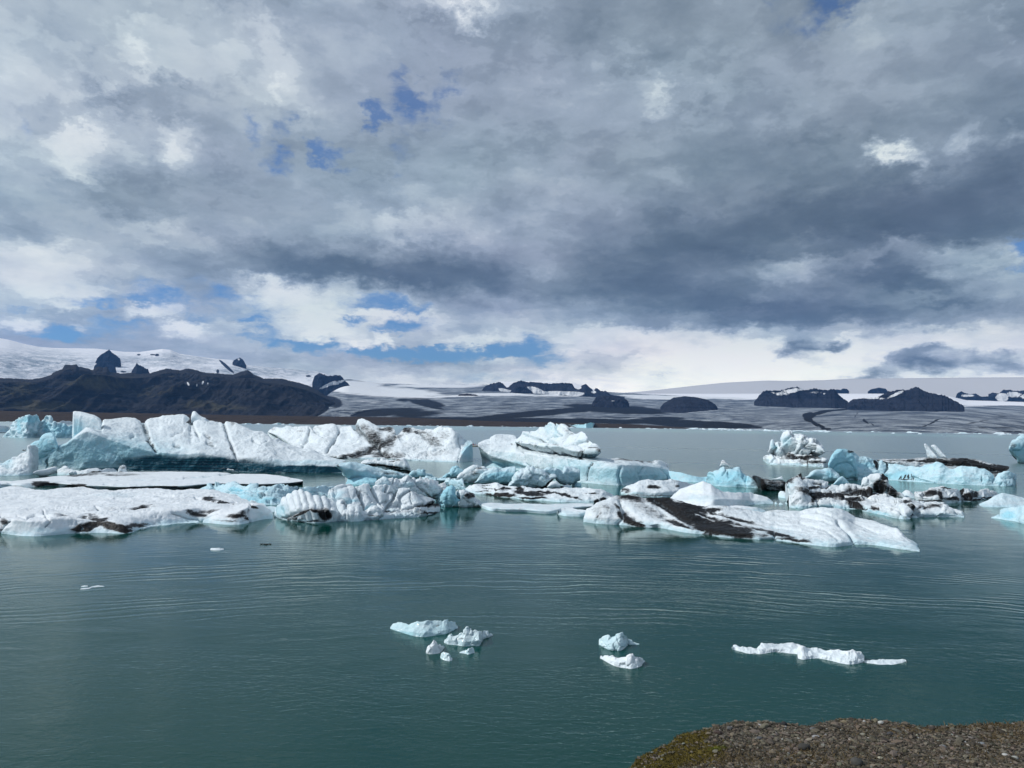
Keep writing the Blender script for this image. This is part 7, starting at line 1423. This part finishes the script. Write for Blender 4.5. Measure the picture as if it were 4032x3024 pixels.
for i, (x, y, w_, hh, colr_, lab) in enumerate([
    (1448, 130, 30, .6, (.50, .50, .46), 'largest white stone on the far rim of the gravel bank'),
    (1360, 124, 14, .9, (.45, .45, .44), 'small white stone on the far rim, left of the largest white one'),
    (930, 136, 34, .8, (.035, .037, .04), 'dark angular rock on the far rim of the gravel bank, at its left part'),
    (1038, 272, 58, .6, (.06, .058, .052), 'grey rounded stone half sunk in the middle left of the gravel'),
    (1322, 352, 60, .7, (.085, .082, .075), 'grey-beige stone at the bottom edge of the photo'),
    (1445, 312, 28, .5, (.42, .40, .30), 'cream-coloured pebble near the bottom, above the grey-beige stone'),
    (1352, 184, 28, .5, (.26, .25, .20), 'pale flat pebble below the white stones of the rim'),
    (2160, 316, 36, .45, (.42, .42, .38), 'whitish oval pebble in the lower right corner'),
    (2110, 295, 26, .4, (.55, .55, .52), 'bright flat pebble left of the whitish oval one'),
    (800, 212, 34, .4, (.11, .115, .12), 'long light grey pebble in the left gravel'),
    (640, 158, 30, .6, (.13, .13, .13), 'light grey stone near the rim above the moss'),
    (585, 175, 13, .7, (.20, .18, .14), 'beige pebble at the upper edge of the moss'),
    (1085, 160, 30, .6, (.14, .14, .14), 'grey rounded stone near the far rim between dark gravel'),
    (1500, 188, 34, .5, (.07, .072, .078), 'slate grey stone below the largest white one'),
    (1985, 240, 30, .4, (.24, .26, .28), 'bluish grey flat stone on the right'),
    (1780, 255, 30, .45, (.22, .23, .24), 'pale grey stone cluster member right of centre')]):
    gx_, gy_, gz_ = ray_ground(BK, x, y)
    dd_ = math.hypot(gx_, gy_); wm = w_ / BK[2] * dd_ / F * 1.05
    bm_ = bmesh.new(); bmesh.ops.create_icosphere(bm_, subdivisions=3, radius=1)
    co = np.array([v.co[:] for v in bm_.verts])
    d1_, d2_, h1_, o1_ = worley(co * 1.1 + i * 7.3, 5 + i)
    dsp = 1 + .22 * fbm(co * 1.3 + i * 3.1, 3, i) - .25 * (d1_ ** 2)
    co = co * dsp[:, None] * np.array([wm / 2, wm / 2 * .75, wm / 2 * hh])
    a_ = 0.2 * math.sin(i * 5.0); co = np.stack([co[:, 0] * math.cos(a_) - co[:, 1] * math.sin(a_), co[:, 0] * math.sin(a_) + co[:, 1] * math.cos(a_), co[:, 2]], 1)
    fc_ = [[v.index for v in f.verts] for f in bm_.faces]; bm_.free()
    st = mesh_obj('stone', co, fc_, STONE, smooth=True, attr=np.tile(np.array(colr_), (len(co), 1)))
    st.location = (gx_, gy_, gz_ + wm * hh * .22)
    lab = lab.replace('pale grey stone cluster member right of centre', 'pale grey stone in the right half of the gravel, halfway down')
    tag(st, lab, 'stone', 'stones on the gravel bank')

# ------------------------------------------------------------------ tour boat, seal and ducks
def simple(name, bm_, mat, parent, smooth=False):
    me = bpy.data.meshes.new(name); bm_.to_mesh(me); bm_.free(); me.materials.append(mat)
    for p_ in me.polygons: p_.use_smooth = smooth
    o = bpy.data.objects.new(name, me); COL.objects.link(o)
    if parent: o.parent = parent
    return o


def box(bm_, c, s, bev=0.0, taper=1.0):
    r__ = bmesh.ops.create_cube(bm_, size=1.0)
    for v in r__['verts']:
        f_ = taper if v.co.z > 0 else 1.0
        v.co = Vector((c[0] + v.co.x * s[0] * f_, c[1] + v.co.y * s[1] * f_, c[2] + v.co.z * s[2]))
    if bev: bmesh.ops.bevel(bm_, geom=[e for e in bm_.edges if all(v in r__['verts'] for v in e.verts)], offset=bev, segments=2, affect='EDGES')
    return r__


RED = flat_mat('red_flotation_suit', (.45, .02, .015), .7); BLK = flat_mat('black_rubber', (.012, .012, .014), .6); WHT = flat_mat('white_gelcoat', (.75, .75, .72), .35)
YEL = flat_mat('yellow_stripe', (.65, .45, .05), .5); GLS = flat_mat('dark_windscreen', (.03, .05, .06), .1, spec=.8); SKIN = flat_mat('skin', (.45, .28, .2), .6); NAVY = flat_mat('navy_suit', (.02, .03, .07), .7); GRY = flat_mat('grey_canopy', (.30, .33, .35), .6)
bd_ = float(water_dist(1868, 1758)); bc_ = at_dist(1872.0, 1758.0, bd_)
boat = empty('tour_boat', (float(bc_[0]) + .6, float(bc_[1]), 0.0)); boat.rotation_euler = (0, 0, radians(4))
tag(boat, 'small tour boat with red-clad passengers and grey canopy, in the gap between two bergs', 'boat')
b_ = bmesh.new()
# hull: sections from stern to bow
secs = [(-3.2, .95, .0), (-1.5, 1.05, 0), (.8, 1.0, .02), (2.2, .7, .10), (3.1, .2, .28)]
rings = []
for x_, hw, rise in secs:
    rings.append([b_.verts.new((x_, y_, z_)) for y_, z_ in [(-hw, .62 + rise), (-hw * .9, .2 + rise), (-hw * .5, -.15 + rise * .8), (0, -.3 + rise), (hw * .5, -.15 + rise * .8), (hw * .9, .2 + rise), (hw, .62 + rise), (hw * .82, .62 + rise), (0, .30 + rise), (-hw * .82, .62 + rise)]])
for a, c2 in zip(rings[:-1], rings[1:]):
    for i in range(10): b_.faces.new((a[i], a[(i + 1) % 10], c2[(i + 1) % 10], c2[i]))
b_.faces.new(rings[0][::-1]); b_.faces.new(rings[-1])
simple('hull', b_, BLK, boat)
for sy_ in (-1, 1):
    b_ = bmesh.new()
    prev = None
    pth = [(-3.3, 1.0 * sy_, .62), (-1.5, 1.1 * sy_, .62), (.8, 1.05 * sy_, .66), (2.2, .75 * sy_, .76), (3.2, .1 * sy_, .98)]
    for x_, y_, z_ in pth:
        rg = [b_.verts.new((x_, y_ + .2 * math.cos(q), z_ + .2 * math.sin(q))) for q in np.linspace(0, 2 * pi, 13)[:-1]]
        if prev:
            for i in range(12): b_.faces.new((prev[i], prev[(i + 1) % 12], rg[(i + 1) % 12], rg[i]))
        else: b_.faces.new(rg)
        prev = rg
    b_.faces.new(prev[::-1]); simple('side_tube', b_, WHT, boat, True)
b_ = bmesh.new(); box(b_, (-1.6, -1.02, .25), (2.2, .04, .22), .01); simple('stripe', b_, YEL, boat)
b_ = bmesh.new(); box(b_, (1.2, 0, 1.15), (.9, 1.1, .9), .08, .85); simple('console', b_, WHT, boat)
b_ = bmesh.new(); box(b_, (1.45, 0, 1.8), (.08, 1.0, .5), .02, .9); simple('windscreen', b_, GLS, boat)
b_ = bmesh.new(); box(b_, (1.0, 0, 2.15), (1.6, 1.3, .08), .03); [box(b_, (x_, y_, 1.75), (.04, .04, .8)) for x_ in (.35, 1.65) for y_ in (-.55, .55)]; simple('canopy', b_, GRY, boat)
b_ = bmesh.new(); box(b_, (-3.4, 0, .75), (.4, .45, .8), .08); simple('outboard_motor', b_, BLK, boat)


def person(x_, y_, z_, head_turn, suit, label):
    p_ = empty('person', (0, 0, 0)); ca, sa = math.cos(radians(4)), math.sin(radians(4))
    p_.location = (boat.location.x + x_ * ca - y_ * sa, boat.location.y + x_ * sa + y_ * ca, z_); p_.rotation_euler = (0, 0, radians(head_turn))
    me = bpy.data.meshes.new('body'); o = bpy.data.objects.new('body', me); COL.objects.link(o); o.parent = p_
    vs_ = [(0, 0, 0), (0, 0, .22), (0, 0, .44), (0, 0, .56), (0, 0, .64), (.0, .0, .76), (0, .2, .48), (.10, .27, .25), (.30, .18, .18), (0, -.2, .48), (.10, -.27, .25), (.30, -.18, .18), (.42, .11, .02), (.45, .12, -.40), (.42, -.11, .02), (.45, -.12, -.40), (.58, .12, -.42), (.58, -.12, -.42)]
    es_ = [(0, 1), (1, 2), (2, 3), (3, 4), (4, 5), (2, 6), (6, 7), (7, 8), (2, 9), (9, 10), (10, 11), (0, 12), (12, 13), (0, 14), (14, 15), (13, 16), (15, 17)]
    rd_ = [.19, .19, .17, .075, .10, .085, .09, .07, .05, .09, .07, .05, .11, .07, .11, .07, .05, .05]
    me.from_pydata(vs_, es_, [])
    md = o.modifiers.new('Skin', 'SKIN'); sv = me.skin_vertices if len(me.skin_vertices) else None
    if not me.skin_vertices:
        bm3 = bmesh.new(); bm3.from_mesh(me); bm3.verts.layers.skin.verify(); bm3.to_mesh(me); bm3.free()
    for v_, r2 in zip(me.skin_vertices[0].data, rd_): v_.radius = (r2, r2)
    me.skin_vertices[0].data[0].use_root = True
    ss_ = o.modifiers.new('Subsurf', 'SUBSURF'); ss_.levels = 1; ss_.render_levels = 1
    me.materials.append(suit)
    b3 = bmesh.new(); bmesh.ops.create_uvsphere(b3, u_segments=12, v_segments=8, radius=.085)
    for v in b3.verts: v.co = Vector((.055 + v.co.x * .5, v.co.y * .85, .69 + v.co.z * 1.1))
    simple('face', b3, SKIN, p_, True)
    b3 = bmesh.new(); bmesh.ops.create_uvsphere(b3, u_segments=12, v_segments=8, radius=.115)
    for v in b3.verts: v.co = Vector((-.02 + v.co.x, v.co.y, .74 + v.co.z * .9))
    simple('hood', b3, BLK, p_, True)
    tag(p_, label, 'person', 'boat passengers')


person(-2.4, -.55, 1.05, -20, RED, 'person in a red suit sitting at the stern of the tour boat')
person(-1.5, -.6, 1.05, 10, NAVY, 'person in a dark blue suit sitting behind the red-clad one nearest the canopy')
person(-.6, -.55, 1.05, 0, RED, 'person in a red suit sitting nearest the grey canopy')
person(-1.9, .5, 1.1, 15, RED, 'person in a red suit on the far side of the tour boat')

# harbour seal: head and back above the surface
SEAL = flat_mat('wet_seal_fur', (.014, .014, .018), .25, .02, 14, .4)
sd_ = float(water_dist(93, 1774)); sc_ = at_dist(93.0, 1774.0, sd_)
sp = bpy.data.meshes.new('seal'); so_ = bpy.data.objects.new('seal', sp); COL.objects.link(so_)
vs_ = [(.9, 0, .10), (.6, 0, .25), (.25, 0, .12), (-.2, 0, .1), (-.7, 0, .02), (-1.0, 0, .12), (-1.15, 0, .42), (-1.32, 0, .46), (-1.45, 0, .42), (.95, .18, .3), (.95, -.18, .3)]
sp.from_pydata([(v[0] * .62 * -1, v[1], v[2]) for v in vs_], [(3, 2), (2, 1), (1, 0), (3, 4), (4, 5), (5, 6), (6, 7), (7, 8), (0, 9), (0, 10)], [])
so_.modifiers.new('Skin', 'SKIN')
if not sp.skin_vertices:
    bm3 = bmesh.new(); bm3.from_mesh(sp); bm3.verts.layers.skin.verify(); bm3.to_mesh(sp); bm3.free()
for v_, r2 in zip(sp.skin_vertices[0].data, [.08, .14, .24, .3, .27, .2, .15, .12, .07, .05, .05]): v_.radius = (r2, r2)
sp.skin_vertices[0].data[3].use_root = True
so_.modifiers.new('Subsurf', 'SUBSURF').render_levels = 2; sp.materials.append(SEAL)
so_.location = (float(sc_[0]), float(sc_[1]), -.05)
tag(so_, 'dark seal at the surface on open water, left of the blue ice knob', 'seal')

# row of little ducks
DK = flat_mat('duck_plumage', (.03, .032, .026), .7)
first = None
labs = ['small dark duck leading the row at its left end', 'second duck of the row from the left', 'middle duck of the swimming row', 'fourth duck of the row, close behind the middle one', 'last duck of the row, a little apart at the right']
for i, (px, py) in enumerate([(1029.5, 2144), (1040.5, 2144), (1047.5, 2145), (1053, 2144.5), (1064, 2144)]):
    d_ = float(water_dist(px, py)); c_ = at_dist(px, py, d_)
    if first is None:
        me = bpy.data.meshes.new('duck'); o = bpy.data.objects.new('duck', me); COL.objects.link(o)
        me.from_pydata([(.12, 0, .06), (.04, 0, .04), (-.08, 0, .04), (-.13, 0, .09), (-.15, 0, .14), (-.20, 0, .13)], [(1, 0), (1, 2), (2, 3), (3, 4), (4, 5)], [])
        o.modifiers.new('Skin', 'SKIN')
        if not me.skin_vertices:
            bm3 = bmesh.new(); bm3.from_mesh(me); bm3.verts.layers.skin.verify(); bm3.to_mesh(me); bm3.free()
        for v_, r2 in zip(me.skin_vertices[0].data, [.02, .06, .055, .025, .032, .01]): v_.radius = (r2, r2)
        me.skin_vertices[0].data[1].use_root = True
        o.modifiers.new('Subsurf', 'SUBSURF').render_levels = 2; me.materials.append(DK); first = o
    else:
        o = first.copy(); COL.objects.link(o)
    o.location = (float(c_[0]), float(c_[1]), 0); o.rotation_euler = (0, 0, .15 * math.sin(i * 2.3))
    tag(o, labs[i], 'duck', 'ducks swimming in a row')

# ------------------------------------------------------------------ render settings
scene.view_settings.view_transform = 'Standard'; scene.view_settings.look = 'None'
scene.view_settings.exposure = 0.0; scene.view_settings.gamma = 1.0
scene.cycles.max_bounces = 6; scene.cycles.diffuse_bounces = 2; scene.cycles.glossy_bounces = 3; scene.cycles.volume_bounces = 0; scene.cycles.transparent_max_bounces = 6; scene.cycles.transmission_bounces = 2
scene.cycles.use_denoising = True
scene.cycles.sample_clamp_indirect = 4.0
